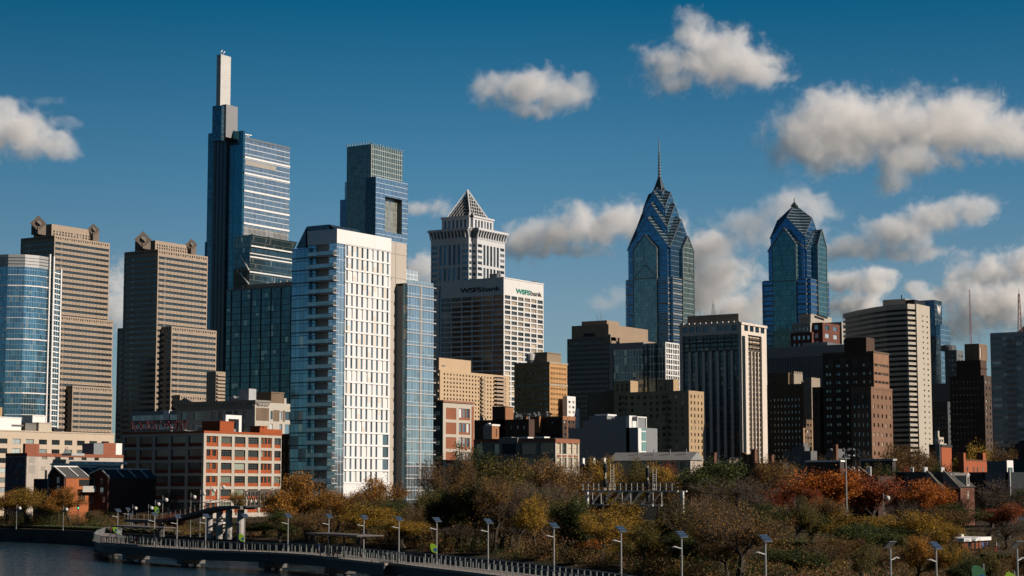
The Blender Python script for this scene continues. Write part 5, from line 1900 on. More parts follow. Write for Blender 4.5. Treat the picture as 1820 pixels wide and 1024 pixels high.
for k in range(5): m.bar((x0 + k * 1.0, 6, s.H + .2), (x0 + 1.5 + k * 1.3, 7, s.H + 2.4), .35)
m.box(x0 + 1, x0 + 6, 5.5, 7, s.H + 2.2, s.H + 2.6)
s.part("roof_plant", m, METAL)
s.part("vent", MB().tube((s.sx(128), 9, s.H), (s.sx(128), 9, s.H + 2.2), .8, n=10).box(s.sx(131), s.sx(142), 9, 11, s.H, s.H + 2.0), DARKM)
s.finish(80)
t = masonry("office_block", "sliver of a tan building at the very left edge above the cream slab", 0, 760, -40, 4, 724, m_plain("sliver_tan", (.58, .38, .2)), None, None)
t.finish(0)

# ---- white painted brick block with a mural wall
s = Bld("warehouse", "white painted brick warehouse with a dark painted mural end, left of the factory loft", 48, 560, 10, 219, 805, zg=4)
wb = m_brick("white_brick", (.62, .56, .49), (.56, .50, .44), None, .5, .2, .12, .12)
rb = m_brick("old_red_brick", (.36, .13, .075), (.31, .11, .065), None, .5, .2, .15, .15)
w = MB()
zz = s.zl(812, 20)
s.block(w, 0, s.a, 0, s.b, 0, s.H - 1.0, ([(s.sx(a), s.sx(b)) for a, b in ((74.5, 84), (98, 108), (122, 131), (145, 154), (168, 176))],
        [(s.zl(818.5, 30), s.zl(811, 30))], PANE), None, .25)
s.part("wall", w, wb)
s.part("brick_top", MB().box(-.05, s.a + .05, -.08, s.b, s.H - 1.0, s.H), rb)
for (a, b, t_, b_) in ((52, 63, 813, 823), (52, 63, 827, 841), (74, 81, 829, 836.5)):
    s.part("blocked_window", MB().box(s.sx(a), s.sx(b), -.06, .0, s.zl(b_, 8), s.zl(t_, 8)), m_plain("blocked_grey", (.42, .39, .35)))
# mural: swirls of muted colour on the end wall
mm, nt, p = newmat("mural_paint")
tcm = node(nt, "ShaderNodeTexCoord").outputs["Object"]
nz = node(nt, "ShaderNodeTexNoise", {"Vector": tcm, "Scale": .28, "Detail": 4.0, "Distortion": 2.2}).outputs[0]
cr_ = node(nt, "ShaderNodeValToRGB", {0: nz})
e = cr_.color_ramp.elements
e[0].position, e[0].color = .35, (.02, .035, .05, 1)
e[1].position, e[1].color = .75, (.05, .08, .09, 1)
for ps, c in ((.45, (.05, .03, .05, 1)), (.52, (.16, .05, .03, 1)), (.58, (.03, .06, .08, 1)), (.66, (.10, .12, .13, 1))):
    q = e.new(ps)
    q.color = c
nt.links.new(cr_.outputs[0], p.inputs["Base Color"])
p.inputs["Roughness"].default_value = .8
s.part("mural", MB().box(-.1, 0, .2, s.b - .2, .5, s.H - 1.2), mm)
z = s.zl(788.5, 0, 2)
s.part("roof_house", MB().box(.2, s.sx(66, z, 2), 2, 2 + along(Vector((s.X, s.Y + 2, s.zg + z)), Vector((0, 1, 0)), 44), s.H, z), rb)
def rbox2(px0, px1, py, y, m, d=5):
    z = s.zl(py, 50, y)
    s.part("roof_house", MB().box(s.sx(px0, z, y), s.sx(px1, z, y), y, y + d, s.H, z), m)
rbox2(167, 184, 790, 4, m_plain("roofhouse_grey", (.26, .29, .31)))
rbox2(184.2, 206, 789, 4.2, rb)
rbox2(206.2, 217, 789, 4.2, WHITE)
rbox2(127, 150, 813, -7, m_plain("roofhouse_pale", (.5, .5, .5)), 4)
for px in (138, 141): s.part("vent", MB().bar((s.sx(px), 6, s.H), (s.sx(px) + 1, 6, s.H + 2.2), .15), METAL)
s.finish(20)
# low white roofed shed in front of it
t = masonry("shed", "low white flat roofed shed among the brick gables at the left", 108, 520, 92, 215, 826.5, m_plain("shed_grey", (.35, .34, .33)), None, None, zg=4)
t.part("roof_edge", MB().box(-.3, t.a, -.3, t.b + .3, t.H, t.H + .45), WHITE)
m = MB()
for i in range(7): m.box(6 + i * 3, 8.4 + i * 3, 1, 3, t.H + .45, t.H + 1.1)
t.part("skylights", m, WHITE)
t.finish(0)


# ---- dark brick gabled houses on the left bank
def gabled_house(label, xl, xr, apx, yapex, yeave, D, wins, ridge_len, roofcol):
    """gable end faces the river (west)"""
    A = at(xr, yeave, D)
    s = Bld("brick_house", label, xr, D, xl, xr + 30, yeave, zg=4, group=None)
    brick = m_brick("house_dark_brick", (.115, .045, .035), (.095, .038, .03), None, .5, .2, .15, .12)
    zap = s.zl(yapex, 0, s.b / 2)
    m = MB().box(0, ridge_len, 0, s.b, 0, s.H, skip='T')
    ya = s.wy(apx, zap)
    m.face([(0, s.b, s.H), (0, 0, s.H), (0, ya, zap)])
    m.face([(ridge_len, 0, s.H), (ridge_len, s.b, s.H), (ridge_len, ya, zap)])
    s.part("wall", m, brick)
    r = MB()
    o = .35
    for y_e, sg in ((0, -1), (s.b, 1)):
        p = [(-.25, y_e + sg * o, s.H - .25), (ridge_len + .2, y_e + sg * o, s.H - .25), (ridge_len + .2, ya, zap + .18), (-.25, ya, zap + .18)]
        if sg > 0: p = p[::-1]
        r.face(p)
        q = [(x, y, z - .22) for x, y, z in p][::-1]
        r.face(q)
        for i in range(4):
            j = (i + 1) % 4
            r.face([p[i], q[3 - i], q[3 - j], p[j]])
    rf = s.part("roof", r, m_plain("slate_" + roofcol, (.10, .10, .10) if roofcol == 'a' else (.05, .055, .06), .6, var=.1))
    tr = MB()
    for f in ((.0,), (.30,), (.55,), (.8,)):
        x = ridge_len * f[0] + .1
        tr.bar((x, -o, s.H), (x, ya, zap + .3), .35, .12)
    tr.bar((-.2, s.b + o, s.H), (-.2, ya, zap + .3), .25, .2)
    tr.bar((-.2, ya, zap + .25), (ridge_len, ya, zap + .25), .3)
    s.part("white_trim", tr, WHITE)
    for (px, py, w, h) in wins:
        z = s.zl(py, 0, s.b / 2)
        y = s.wy(px, z)
        f = MB().box(-.08, .0, y - w / 2 - .12, y + w / 2 + .12, z - h / 2 - .12, z + h / 2 + .12)
        fo = s.part("window", f, m_plain("sash_pale", (.30, .30, .29)))
        q = MB().face([(-.1, y + w / 2, z - h / 2), (-.1, y - w / 2, z - h / 2), (-.1, y - w / 2, z + h / 2), (-.1, y + w / 2, z + h / 2)], [(0, 0), (w, 0), (w, h), (0, h)])
        q_ = MB()
        q_.box(-.12, -.09, y - w / 2, y + w / 2, z - h / 2, z + h / 2)
        q_.build("pane", PANE_SKY, fo)
    return s


h = gabled_house("dark brick gabled house with a sunny red side and pale roof ribs, left bank", 88, 114, 96, 830.5, 846, 500,
                 [(104, 853.5, .9, 1.5), (104, 868, .9, 1.5), (93, 884, .9, 1.4)], 15, 'a')
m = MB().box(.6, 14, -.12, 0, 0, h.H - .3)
h.part("sunny_wall", m, m_brick("sunny_brick", (.50, .16, .06), (.44, .14, .055)))  # dark house brick brightened in colour to imitate sun on this side
h.part("balcony", MB().box(5, 11, -1.8, 0, h.H - 4.2, h.H - 3.9).box(5, 11, -1.8, -1.7, h.H - 3.9, h.H - 2.6), m_plain("balcony_pale", (.55, .53, .5)))
h.part("dark_opening", MB().box(5.2, 10.8, -.2, -.1, h.H - 2.6, h.H - .9).box(5.2, 7.4, -.2, -.1, h.H - 6.6, h.H - 4.5), DARKM)
h.part("downpipe", MB().tube((-.15, h.b + .3, 0), (-.15, h.b + .3, h.H), .18, n=6), m_plain("pipe_grey", (.35, .42, .46), .5, .3))
h2 = gabled_house("larger dark brick gabled house with small pale windows, next to the factory loft", 149, 192, 179, 835, 848, 505,
                  [(165, 855, 1.0, 1.5), (181, 855, .7, 1.2), (157, 872, 1.0, 1.4), (181.5, 872, 1.1, 1.5), (162, 889, 1.3, 1.7), (184.5, 888, .8, 1.3)], 18, 'b')
t = masonry("brick_house", "flat roofed dark brick annex between the gabled house and the factory loft", 214, 520, 193, 226, 844,
            m_brick("house_dark_brick", (1, 1, 1), (1, 1, 1)), None, None, zg=4)
t.part("shutter", MB().box(-.1, 0, t.b * .25, t.b * .6, t.H - 9, t.H - 4), m_plain("shutter_grey", (.10, .10, .11)))
t.finish(0)
t = masonry("shed", "dark low shed behind the yellow tree between mural wall and first gabled house", 90, 525, 60, 96, 851, m_plain("shed_dark", (.05, .05, .055)), None, None, zg=4)
t.part("vent", MB().box(3, 5, 2, 4, t.H, t.H + 1.6).tube((2, 4, t.H), (2, 4, t.H + 2.4), .3, n=7), METAL)
t.finish(0)

# ---- red brick block with cream frame beside the white tower
s = Bld("loft_building", "red brick and cream framed loft with triple windows right of the white tower", 787.5, 560, 770, 841.5, 713, zg=4)
cream_f = m_plain("loft_cream", (.62, .56, .48), .75, var=.05, streak=.08)
br = m_brick("loft_red", (.36, .135, .075), (.32, .12, .065), None, .5, .2, .12, .1)
fh = 26.2 / FPX * 560
w = MB()
zt = s.zl(722)
rz = [(zt - (i + 1) * fh + .55, zt - i * fh - .35) for i in range(8) if zt - (i + 1) * fh + .55 > 0]
cs = [(s.sx(792.5), s.sx(811)), (s.sx(815.5), s.sx(835.5))]
P0, s.P = s.P, []
s.grid(w, 'S', 0, 0, s.a, 0, s.H, cs, rz, PANE_SKY, .3)
s.P = P0
w.box(.35, s.a, .0, s.b, 0, s.H, skip='BSW')
s.part("cream_frame", w, cream_f)
s.part("west_wall", MB().box(.0, .35, .3, s.b, 0, s.H), m_plain("greygreen", (.10, .115, .10), .8))
for i in range(len(rz)):
    z = (rz[i][0] + rz[i][1]) / 2
    s.P.append(('window', PANE, 'W', s.b * .3, s.b * .8, z - .6, z + .6, -.03))
for (a, b) in rz:
    s.part("brick_panel", MB().box(cs[0][0], cs[0][1], .12, .3, a, b), br)
    m = MB()
    c3 = ev(cs[1][0] + .05, cs[1][1] - .05, 3, .72)
    s.grid(m, 'S', .14, cs[1][0], cs[1][1], a, b, c3, [(a + .7, b - .1)], PANE_SKY, .15)
    s.part("brick_panel", m, br)
s.part("brick_edge", MB().box(s.sx(838.2), s.a + .1, -.08, 3, 0, s.H - 1), br)
s.part("cornice", MB().box(-.35, s.a + .2, -.35, s.b, s.H - .3, s.H + .3), m_plain("cornice_red", (.36, .17, .11)))
s.finish(60)

# ---- low brick clutter between
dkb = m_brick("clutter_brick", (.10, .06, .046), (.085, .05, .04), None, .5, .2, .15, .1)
orb = m_brick("clutter_orange", (.42, .20, .10), (.37, .17, .085), None, .5, .2, .12, .1)  # dark brick painted orange where the sun falls; plain brick on the hut
s = masonry("brick_building", "dark brick building with an orange lit stair tower and roof pipes, below the hotel", 940, 680, 843, 950, 745, dkb,
            (8, .4, 2, 20, 3, (.3, .6)), None, PANE_B)
z = s.zl(724.5, 2, s.wy(897))
yc = s.wy(897)
x1 = along(Vector((s.X, s.Y + yc, s.zg + z)), Vector((1, 0, 0)), 911.5)
s.part("stair_tower", MB().box(0, x1, yc, s.wy(875, z), s.H - 8, z).box(-.15, x1 + .1, yc - .1, s.wy(875, z), z, z + .4), dkb)
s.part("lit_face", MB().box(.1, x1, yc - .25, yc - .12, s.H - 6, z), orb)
rgx = random.Random(5)
for i in range(14):
    y = s.b * rgx.uniform(.02, .95)
    s.part("roof_vent", MB().tube((1.5, y, s.H), (1.5, y, s.H + rgx.uniform(.6, 1.6)), rgx.uniform(.15, .4), n=6), METAL)
s.finish(20)
s = masonry("brick_building", "dark brick block with an orange lit end and cluttered roof of pipes and tanks", 1000, 700, 903, 1022.5, 742, dkb,
            (9, .4, 4, 11.5, 3, (.35, .65)), (3, .5, 4, 11.2, 2, (.3, .7)), PANE_B)
s.part("orange_end", MB().box(0, s.a, -.08, 0, 0, s.H), orb) if False else None
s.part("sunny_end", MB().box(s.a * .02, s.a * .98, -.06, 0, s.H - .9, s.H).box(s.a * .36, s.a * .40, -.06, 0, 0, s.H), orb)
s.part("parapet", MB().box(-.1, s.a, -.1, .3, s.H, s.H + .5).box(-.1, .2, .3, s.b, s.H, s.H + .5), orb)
y0 = s.wy(962)
s.part("glass_shaft", MB().box(-1.2, 0, s.wy(936), s.wy(912), 0, s.H), m_plain("shaft_grey", (.06, .07, .075), .4, .3))
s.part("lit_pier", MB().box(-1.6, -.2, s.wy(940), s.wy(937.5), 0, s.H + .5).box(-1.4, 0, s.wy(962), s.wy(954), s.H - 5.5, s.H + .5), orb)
for i in range(22):
    y = s.b * rgx.uniform(.30, .95)
    x = rgx.uniform(1, 4)
    k = i % 4
    m = MB()
    hh = rgx.uniform(.8, 2.4)
    if k == 0: m.tube((x, y, s.H), (x, y, s.H + hh), .3, n=7).lathe([(.5, 0), (.5, .3), (0, .5)], 7, (x, y, s.H + hh))
    elif k == 1: m.box(x, x + 1.6, y, y + 1.8, s.H, s.H + hh * .8)
    elif k == 2: m.lathe([(.1, 0), (.7, .4), (1.0, .9)], 10, (x, y, s.H + 1.0)).tube((x, y, s.H), (x, y, s.H + 1), .1, n=5)
    else: m.bar((x, y, s.H + hh), (x, y + 3.5, s.H + hh), .35).bar((x, y, s.H), (x, y, s.H + hh), .2).bar((x, y + 3.5, s.H), (x, y + 3.5, s.H + hh), .2)
    s.part("roof_plant", m, METAL if i % 3 else m_plain("roof_metal", (.42, .43, .44)))
s.finish(60)
s = masonry("shed", "small pale hut with an orange brick end and white cap roof on the low roofs", 874, 640, 859, 886.5, 755.5, m_plain("hut_pale", (.40, .38, .34)), None, None)
s.part("brick_end", MB().box(0, s.a, -.1, 0, 0, s.H - .4), orb)
s.part("cap_roof", MB().box(-.3, s.a + .3, -.3, s.b * .7, s.H - .3, s.H + .3).box(-.2, 1, s.b * .3, s.b * .6, s.H + .3, s.H + .7), WHITE)
s.part("louvre", MB().box(s.a * .55, s.a * .68, -.14, -.1, s.H - 3.8, s.H - 1.2), DARKM)
s.finish(0)

# ---- low white framed industrial building
s = Bld("loft_building", "low two storey loft with wide factory windows and a cream sunlit end", 987, 540, 842, 1029.5, 779.5, zg=4)
cf = m_plain("loft_frame_shaded", (.28, .265, .24), .8, var=.06, streak=.1)  # white frame greyed in colour to stand for shade on the west
w = MB()
z1, z0 = s.zl(787.5), s.zl(806.5)
z3, z2 = s.zl(813.5), s.zl(832)
cw = [(s.wy(b), s.wy(a)) for a, b in ((844, 857), (876, 888), (893, 918.5), (924.5, 952), (957.5, 984))]
cs = [(s.sx(a), s.sx(b)) for a, b in ((989.5, 996.7), (999.4, 1006.6), (1010, 1017), (1019.5, 1026.7))]
pf = m_pane("pane_loft", (.02, .022, .022), (.30, .28, .23), .5, .3, (2.2, 1.6))
s.grid(w, 'W', 0, 0, s.b, 0, s.H, cw, [(z2, z3), (z0, z1)], pf, .5)
w.box(.6, s.a, .0, s.b, 0, s.H, skip='BSW')
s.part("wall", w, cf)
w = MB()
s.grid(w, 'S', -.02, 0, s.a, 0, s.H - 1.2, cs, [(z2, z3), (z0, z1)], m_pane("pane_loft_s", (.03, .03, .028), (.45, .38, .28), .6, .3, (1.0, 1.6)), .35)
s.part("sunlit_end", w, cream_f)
s.part("brick_band", MB().box(-.1, s.a + .1, -.15, .5, s.H - 1.2, s.H).box(-.1, .0, .5, s.b, s.H - .8, s.H + .1), m_brick("band_brick", (.36, .15, .08), (.32, .13, .07)))
for (a, b) in cs: s.part("brick_sill", MB().box(a, b, -.1, 0, z3 + .2, z0 - .3), m_brick("band_brick", (1, 1, 1), (1, 1, 1)))
s.part("parapet_bay", MB().box(-.5, .0, s.wy(921.5), s.wy(889), 0, s.H + .5), cf)
s.part("bay_window", MB().box(-.55, -.5, s.wy(919), s.wy(894), z0, z1), DARKM)
s.part("roof", MB().box(.4, s.a, .5, s.b, s.H, s.H + .2), ROOFDK)
for k in range(3): s.part("skylight", MB().box(3, 6, s.b * (.2 + .2 * k), s.b * (.2 + .2 * k) + 3, s.H + .2, s.H + .7), WHITE)
s.finish(60)

# ---- stepped blank grey metal building
s = Bld("storage_building", "blank grey corrugated metal building with a stepped top and white corner", 1132.5, 640, 1010, 1147.5, 761, zg=5)
cor = m_curtain("corrugated", (.13, .14, .148), .45, 50, .12, .0, (.10, .108, .115), .1, .6, .0, .05)
def step(px0, px1, py, nm="wall"):
    ya, yb = s.wy(px1), s.wy(px0)
    z = s.zl(py, 0, (ya + yb) / 2)
    s.part(nm, MB().box(0, 14, ya, yb, 0, z, skip='B'), cor)
    return ya, yb, z
step(1010, 1035.7, 761)
step(1035.7, 1047, 748)
step(1047, 1079, 739)
step(1079, 1093, 745)
ya, yb, z = step(1093, 1113, 739)
s.part("white_corner", MB().box(0, s.a * .9, ya - 1.2, ya, 0, z), WHITE)
ya2, yb2, z2 = step(1113, 1132.5, 760)
s.part("white_corner", MB().box(-.02, s.a * .35, -.4, 0, 0, s.H), WHITE)
s.part("glass_corner", MB().box(s.a * .35, s.a * .95, -.3, 0, 0, s.H), m_curtain("glass_corner", (.12, .26, .25), 1.2, 3.4, .12, .4, (.4, .42, .42), .6, .1, .03, .5))
s.part("terrace_frame", MB().box(2, 2.4, 1, 1.4, z2, z2 + 3.4).box(8, 8.4, 1, 1.4, z2, z2 + 3.4).box(2, 8.4, 1, 4, z2 + 3.4, z2 + 3.8).box(2, 8, 5, 5.3, z2, z2 + 3.4), WHITE)
s.part("roof_unit", MB().box(2, 8, s.wy(1075), s.wy(1052), s.zl(739, 0, s.wy(1060)), s.zl(736, 0, s.wy(1060))).box(3, 6, s.wy(1090), s.wy(1080), s.zl(745, 0, s.wy(1085)), s.zl(741, 0, s.wy(1085))), WHITE)
s.finish(0)

# ---- long gabled shed with a pale roof
s = Bld("shed", "long low shed with a pale gabled roof and sunlit cream gable end", 1227, 500, 1085, 1248, 817, zg=5)
zap = s.zl(804, s.a / 2, 0)
w = MB()
s.block(w, 0, s.a, 0, s.b, 0, s.H, None, (ev(1, s.b * .75, 7, .62), [(s.H - 2.4, s.H - .5)], PANE_OLD), .3)
w.face([(0, 0, s.H), (s.a, 0, s.H), (s.a / 2, 0, zap)])
s.part("wall", w, m_plain("shed_cream", (.50, .43, .36), .8, streak=.1))
r = MB()
gable_roof(r, -.5, s.a + .5, -.4, s.b + .4, s.H - .1, zap - s.H + .25, 'y')
s.part("roof", r, m_plain("roof_pale", (.40, .40, .39), .5, .2, streak=.12))
for k in range(4): s.part("vent", MB().tube((s.a * .35, s.b * (.1 + .2 * k), s.H), (s.a * .35, s.b * (.1 + .2 * k), zap + .9), .15, n=6), METAL)
s.finish(20)

# ---- small things along the low roofline, right of the shed
def hut(name, label, xc, D, xl, xr, yt, m, extra=None, zg=6):
    q = masonry(name, label, xc, D, xl, xr, yt, m, None, None, zg=zg)
    if extra: extra(q)
    q.finish(30)
    return q
graym = m_plain("hut_grey", (.17, .175, .18), .8, streak=.1)
def ex(q):
    z = q.zl(794, 2, q.b * .3)
    q.part("upper_step", MB().box(1, q.a, q.wy(1428), q.wy(1409), q.H, z).box(2, 5, q.wy(1424), q.wy(1419), z, z + 1.2), graym)
    q.part("patched_window", MB().box(-.08, 0, q.wy(1423), q.wy(1410), q.H - 3.4, q.H - 1.8), m_plain("hut_light", (.25, .255, .26)))
hut("garage", "grey stepped blank walled garage in front of the gothic brick house", 1441, 640, 1390.5, 1452, 801.5, graym, ex)
hut("garage", "small tan roofed hut right below the tall pale concrete tower", 1297, 620, 1280, 1312, 815, m_plain("hut_tan", (.34, .27, .2)),
    lambda q: q.part("roof_edge", MB().box(-.2, q.a, -.2, q.b, q.H, q.H + .3), ROOFDK))
chim = m_brick("chimney_brick", (.22, .11, .07), (.19, .095, .06))
rowroof = m_plain("row_roof", (.03, .03, .032), .8)
def ex2(q):
    for px, py in ((1318, 806), (1327.5, 809), (1337, 800), (1367, 810), (1265, 806)):
        y = q.wy(px)
        z = q.zl(py, 1, y)
        q.part("chimney", MB().box(.6, 2.2, y - .6, y + .6, q.H, z).box(.5, 2.3, y - .7, y + .7, z, z + .25), chim)
    for k in range(9):
        y = q.b * (k + .5) / 9
        q.part("vent", MB().tube((1.4, y, q.H), (1.4, y, q.H + .9 + k % 3 * .4), .14, n=5), METAL)
    q.part("dish", MB().lathe([(.1, 0), (.6, .25), (.9, .7)], 10, (1.2, q.wy(1299), q.H + .6)).tube((1.2, q.wy(1299), q.H), (1.2, q.wy(1299), q.H + .6), .1, n=5), m_plain("tank_white", (1, 1, 1)))
hut("rowhouse", "row of dark flat roofs with brick chimneys below the tall pale concrete tower", 1392, 560, 1250, 1400, 823, rowroof, ex2)
hut("rowhouse", "flat white edged roof among the trees, in front of the dark brick tower", 1493, 545, 1434, 1500, 821, m_plain("row_dark", (.06, .05, .045)),
    lambda q: (q.part("roof_edge", MB().box(-.4, q.a, -.4, q.b + .3, q.H, q.H + .5), WHITE), q.part("chimney", MB().box(1, 2.4, q.b * .15, q.b * .15 + 1.1, q.H, q.H + 5), chim)))
hut("rowhouse", "dark pitched roof house with brick chimney beside the tall floodlight mast", 1490, 610, 1462, 1497, 815, m_plain("row_dark", (1, 1, 1)),
    lambda q: q.part("roof", (lambda r: (gable_roof(r, -.3, q.a + 6, -.3, q.b, q.H, 3.2, 'x'), r)[1])(MB()), m_plain("slate_pale", (.16, .165, .17), .5)))
hut("rowhouse", "low pale edged roof line left of the red brick stack", 1586, 560, 1530, 1592, 819, m_plain("row_dark", (1, 1, 1)),
    lambda q: q.part("roof_edge", MB().box(-.4, q.a, -.4, q.b + .3, q.H, q.H + .6), m_plain("edge_grey", (.45, .46, .47))))
redl = m_brick("bright_red_brick", (.46, .13, .055), (.41, .115, .05), None, .5, .2, .1, .08)
def ex3(q):
    z = q.zl(777, 1, 2)
    q.part("white_tower", MB().box(.2, q.sx(1682, z), 1, q.wy(1660, z), q.H, z).box(.0, q.sx(1685, z), .6, q.wy(1658, z), q.H, q.H + .4).box(.3, 1.6, q.wy(1661, z) - 1.2, q.wy(1661, z), z, z + 2.2), m_plain("tower_cream", (.62, .55, .46)))
    q.part("arched_opening", MB().box(1, 2.2, .9, 1, q.H + 1, z - .8).box(3, 4.2, .9, 1, q.H + 1, z - .8), DARKM)
    for k in range(3): q.part("flue", MB().tube((-.3, .5 + k * .7, 0), (-.3, .5 + k * .7, z - 1), .22, n=7), METAL)
    q.part("roof_cap", MB().box(-.2, q.a + .2, -.2, q.b, q.H - .9, q.H), ROOFDK)
hut("brick_building", "bright red brick stack house with a small white tower and steel flues on top", 1673, 680, 1651, 1691, 790, redl, ex3)
def ex4(q):
    for f in (.12, .40, .56, .8):
        q.part("window", MB().box(q.a * f, q.a * f + .9, -.06, .02, q.H - 3.2, q.H - 1.9), PANE)
    q.part("chimney", MB().box(-.6, 1.0, -.2, 1.4, 0, q.H + 2.2), redl)
    q.part("chimney", MB().box(q.a - .2, q.a + 2.2, 1, 3, 0, q.H + 2.6), redl)
    q.part("parapet", MB().box(1.0, q.a, -.15, .3, q.H, q.H + .3), m_brick("chimney_brick", (1, 1, 1), (1, 1, 1)))
hut("rowhouse", "sunlit orange brick rowhouse with four small windows at the right", 1713, 560, 1708, 1753.5, 818.5, redl, ex4)
hut("rowhouse", "plain blue grey house with a white framed corner, right of the orange brick rowhouse", 1789, 540, 1754, 1800, 819.5, m_plain("bluegrey", (.20, .225, .24), .7),
    lambda q: (q.part("white_frame", MB().box(0, q.a, -.1, 0, q.H - 1.8, q.H + .2).box(0, .6, -.1, 0, 0, q.H - 1.8).box(q.a - .6, q.a, -.1, 0, 0, q.H - 1.8), WHITE), q.part("window", MB().box(.6, q.a - .6, -.05, .0, 1, q.H - 1.8), PANE_B)))
hut("rowhouse", "dark green clad house cut by the right edge", 1838, 530, 1801, 1850, 815, m_plain("green_clad", (.015, .06, .05), .6))
def ex5(q):
    z = q.zl(782, 0, q.b / 2)
    r = MB()
    gable_roof(r, -.4, q.a + 8, -.4, q.b + .4, q.H, z - q.H, 'x')
    q.part("roof", r, m_plain("hall_roof", (.05, .045, .045)))
    q.part("chimney", MB().box(-1.5, 0, q.b * .2, q.b * .2 + 3, 0, q.H - 2), dkb)
hut("hall", "dark gabled hall at the right edge behind the golden tree", 1850, 700, 1790, 1870, 800, m_plain("hall_wall", (.06, .05, .05)), ex5)
hut("brick_building", "low dark building with white vents below the grey metal building", 1085, 560, 1022, 1100, 826, m_plain("row_dark", (1, 1, 1)),
    lambda q: [q.part("vent", MB().box(.5, 1.6, q.b * f, q.b * f + .8, q.H, q.H + 1.0 + (k % 2)), WHITE if k % 2 else METAL) for k, f in enumerate((.05, .2, .33, .5, .64, .8))])

# ---- modern dark house and the dormer rowhouses
def ex6(q):
    q.part("grey_frame", MB().box(-.3, 0, 0, q.b * .62, q.H - 3.6, q.H).box(-.3, 0, -.2, .5, 0, q.H).box(-.3, 0, q.b * .58, q.b * .62, 0, q.H), m_plain("frame_bluegrey", (.15, .18, .20), .6))
    q.part("window", MB().box(-.1, 0, .6, q.b * .57, 1, q.H - 3.8), PANE_B)
    q.part("corner_post", MB().box(-.4, .1, -.5, -.1, 0, q.H + .6), m_plain("post_pale", (.5, .5, .48)))
hut("modern_house", "dark flat roofed modern house with a blue grey frame, right of the dormer rowhouses", 1792, 430, 1722, 1830, 839, m_plain("modern_dark", (.02, .022, .025), .5), ex6)


def dormer_house(label, xc, xl, D, yeave, yridge):
    """mansard slope faces south with a white dormer"""
    s = Bld("rowhouse", label, xc, D, xl, xc + 26, yeave, zg=5)
    brick = m_brick("row_brick", (.20, .085, .055), (.17, .07, .05))
    s.b = max(s.b, 5)
    A = s.a
    zr = s.zl(yridge, 0, 4)
    s.part("wall", MB().box(0, A, 0, 9, 0, s.H), brick)
    m = MB()
    m.face([(-.2, -.3, s.H), (A, -.3, s.H), (A, 3.6, zr), (-.2, 3.6, zr)])
    m.face([(-.2, 9, s.H), (-.2, -.3, s.H), (-.2, 3.6, zr), (-.2, 9, zr)])
    m.face([(-.2, 3.6, zr), (A, 3.6, zr), (A, 9, zr), (-.2, 9, zr)])
    s.part("roof", m, m_plain("mansard_slate", (.085, .085, .08), .55, var=.12))
    x = A * .5
    zz = s.H + .3
    dm = MB().box(x - .9, x + .9, -.1, 2.6, zz, zz + 2.3)
    dm.prism([(x - 1.1, -.25), (x + 1.1, -.25), (x + 1.1, 3.0), (x - 1.1, 3.0)], zz + 2.3, zz + 2.9, [(x - .2, -.25), (x + .2, -.25), (x + .2, 3.0), (x - .2, 3.0)])
    d = s.part("dormer", dm, m_plain("dormer_white", (.60, .55, .5), .7))
    MB().box(x - .55, x + .55, -.16, -.11, zz + .3, zz + 2.0).build("pane", PANE_B, d)
    s.part("party_wall", MB().prism([(-.5, -.4), (-.15, -.4), (-.15, 3.7), (-.5, 3.7)], s.H - .4, zr + .3, [(-.5, 3.5), (-.15, 3.5), (-.15, 3.8), (-.5, 3.8)]), m_plain("party_wall", (.30, .26, .22)))
    for k in range(4): s.part("chimney_pot", MB().tube((.5 + k * .5, 4.5, zr), (.5 + k * .5, 4.5, zr + 1.1), .16, n=6), WHITE)
    s.part("window", MB().box(x - .5, x + .5, -.05, 0, s.H - 2.6, s.H - .9), PANE)
    return s


dormer_house("brick rowhouse with a white dormer, nearest the modern dark house", 1707, 1700, 425, 866, 839)
dormer_house("brick rowhouse with a white dormer, left of its twin beside the modern dark house", 1677, 1668, 425, 868, 839)
hut("rowhouse", "plain dark side wall of the brick rowhouse left of the white dormers", 1648, 432, 1592, 1664, 842, m_brick("row_side", (.075, .045, .035), (.065, .04, .03)),
    lambda q: (q.part("parapet", MB().box(-.2, .4, 0, q.b, q.H, q.H + .4).box(0, q.a, -.2, .3, q.H, q.H + .3), m_plain("row_cap", (.12, .11, .10))),
               [q.part("chimney_pot", MB().tube((1, q.b * f, q.H), (1, q.b * f, q.H + 1.5), .18, n=6), WHITE) for f in (.1, .16, .5, .56)]))
hut("rowhouse", "low rowhouse with red brick upper wall behind the orange tree at the right", 1560, 450, 1508, 1590, 846, m_brick("row_side", (1, 1, 1), (1, 1, 1)),
    lambda q: ([q.part("party_wall", MB().bar((0, q.b * f, q.H - 1), (0, q.b * f + 4, q.H + 2.0), .5), m_plain("party_wall", (1, 1, 1))) for f in (.1, .5)],
               [q.part("chimney_pot", MB().tube((1, q.b * f, q.H), (1, q.b * f, q.H + 2.2), .2, n=6), WHITE) for f in (.3, .36, .42, .7, .86, .92)]))

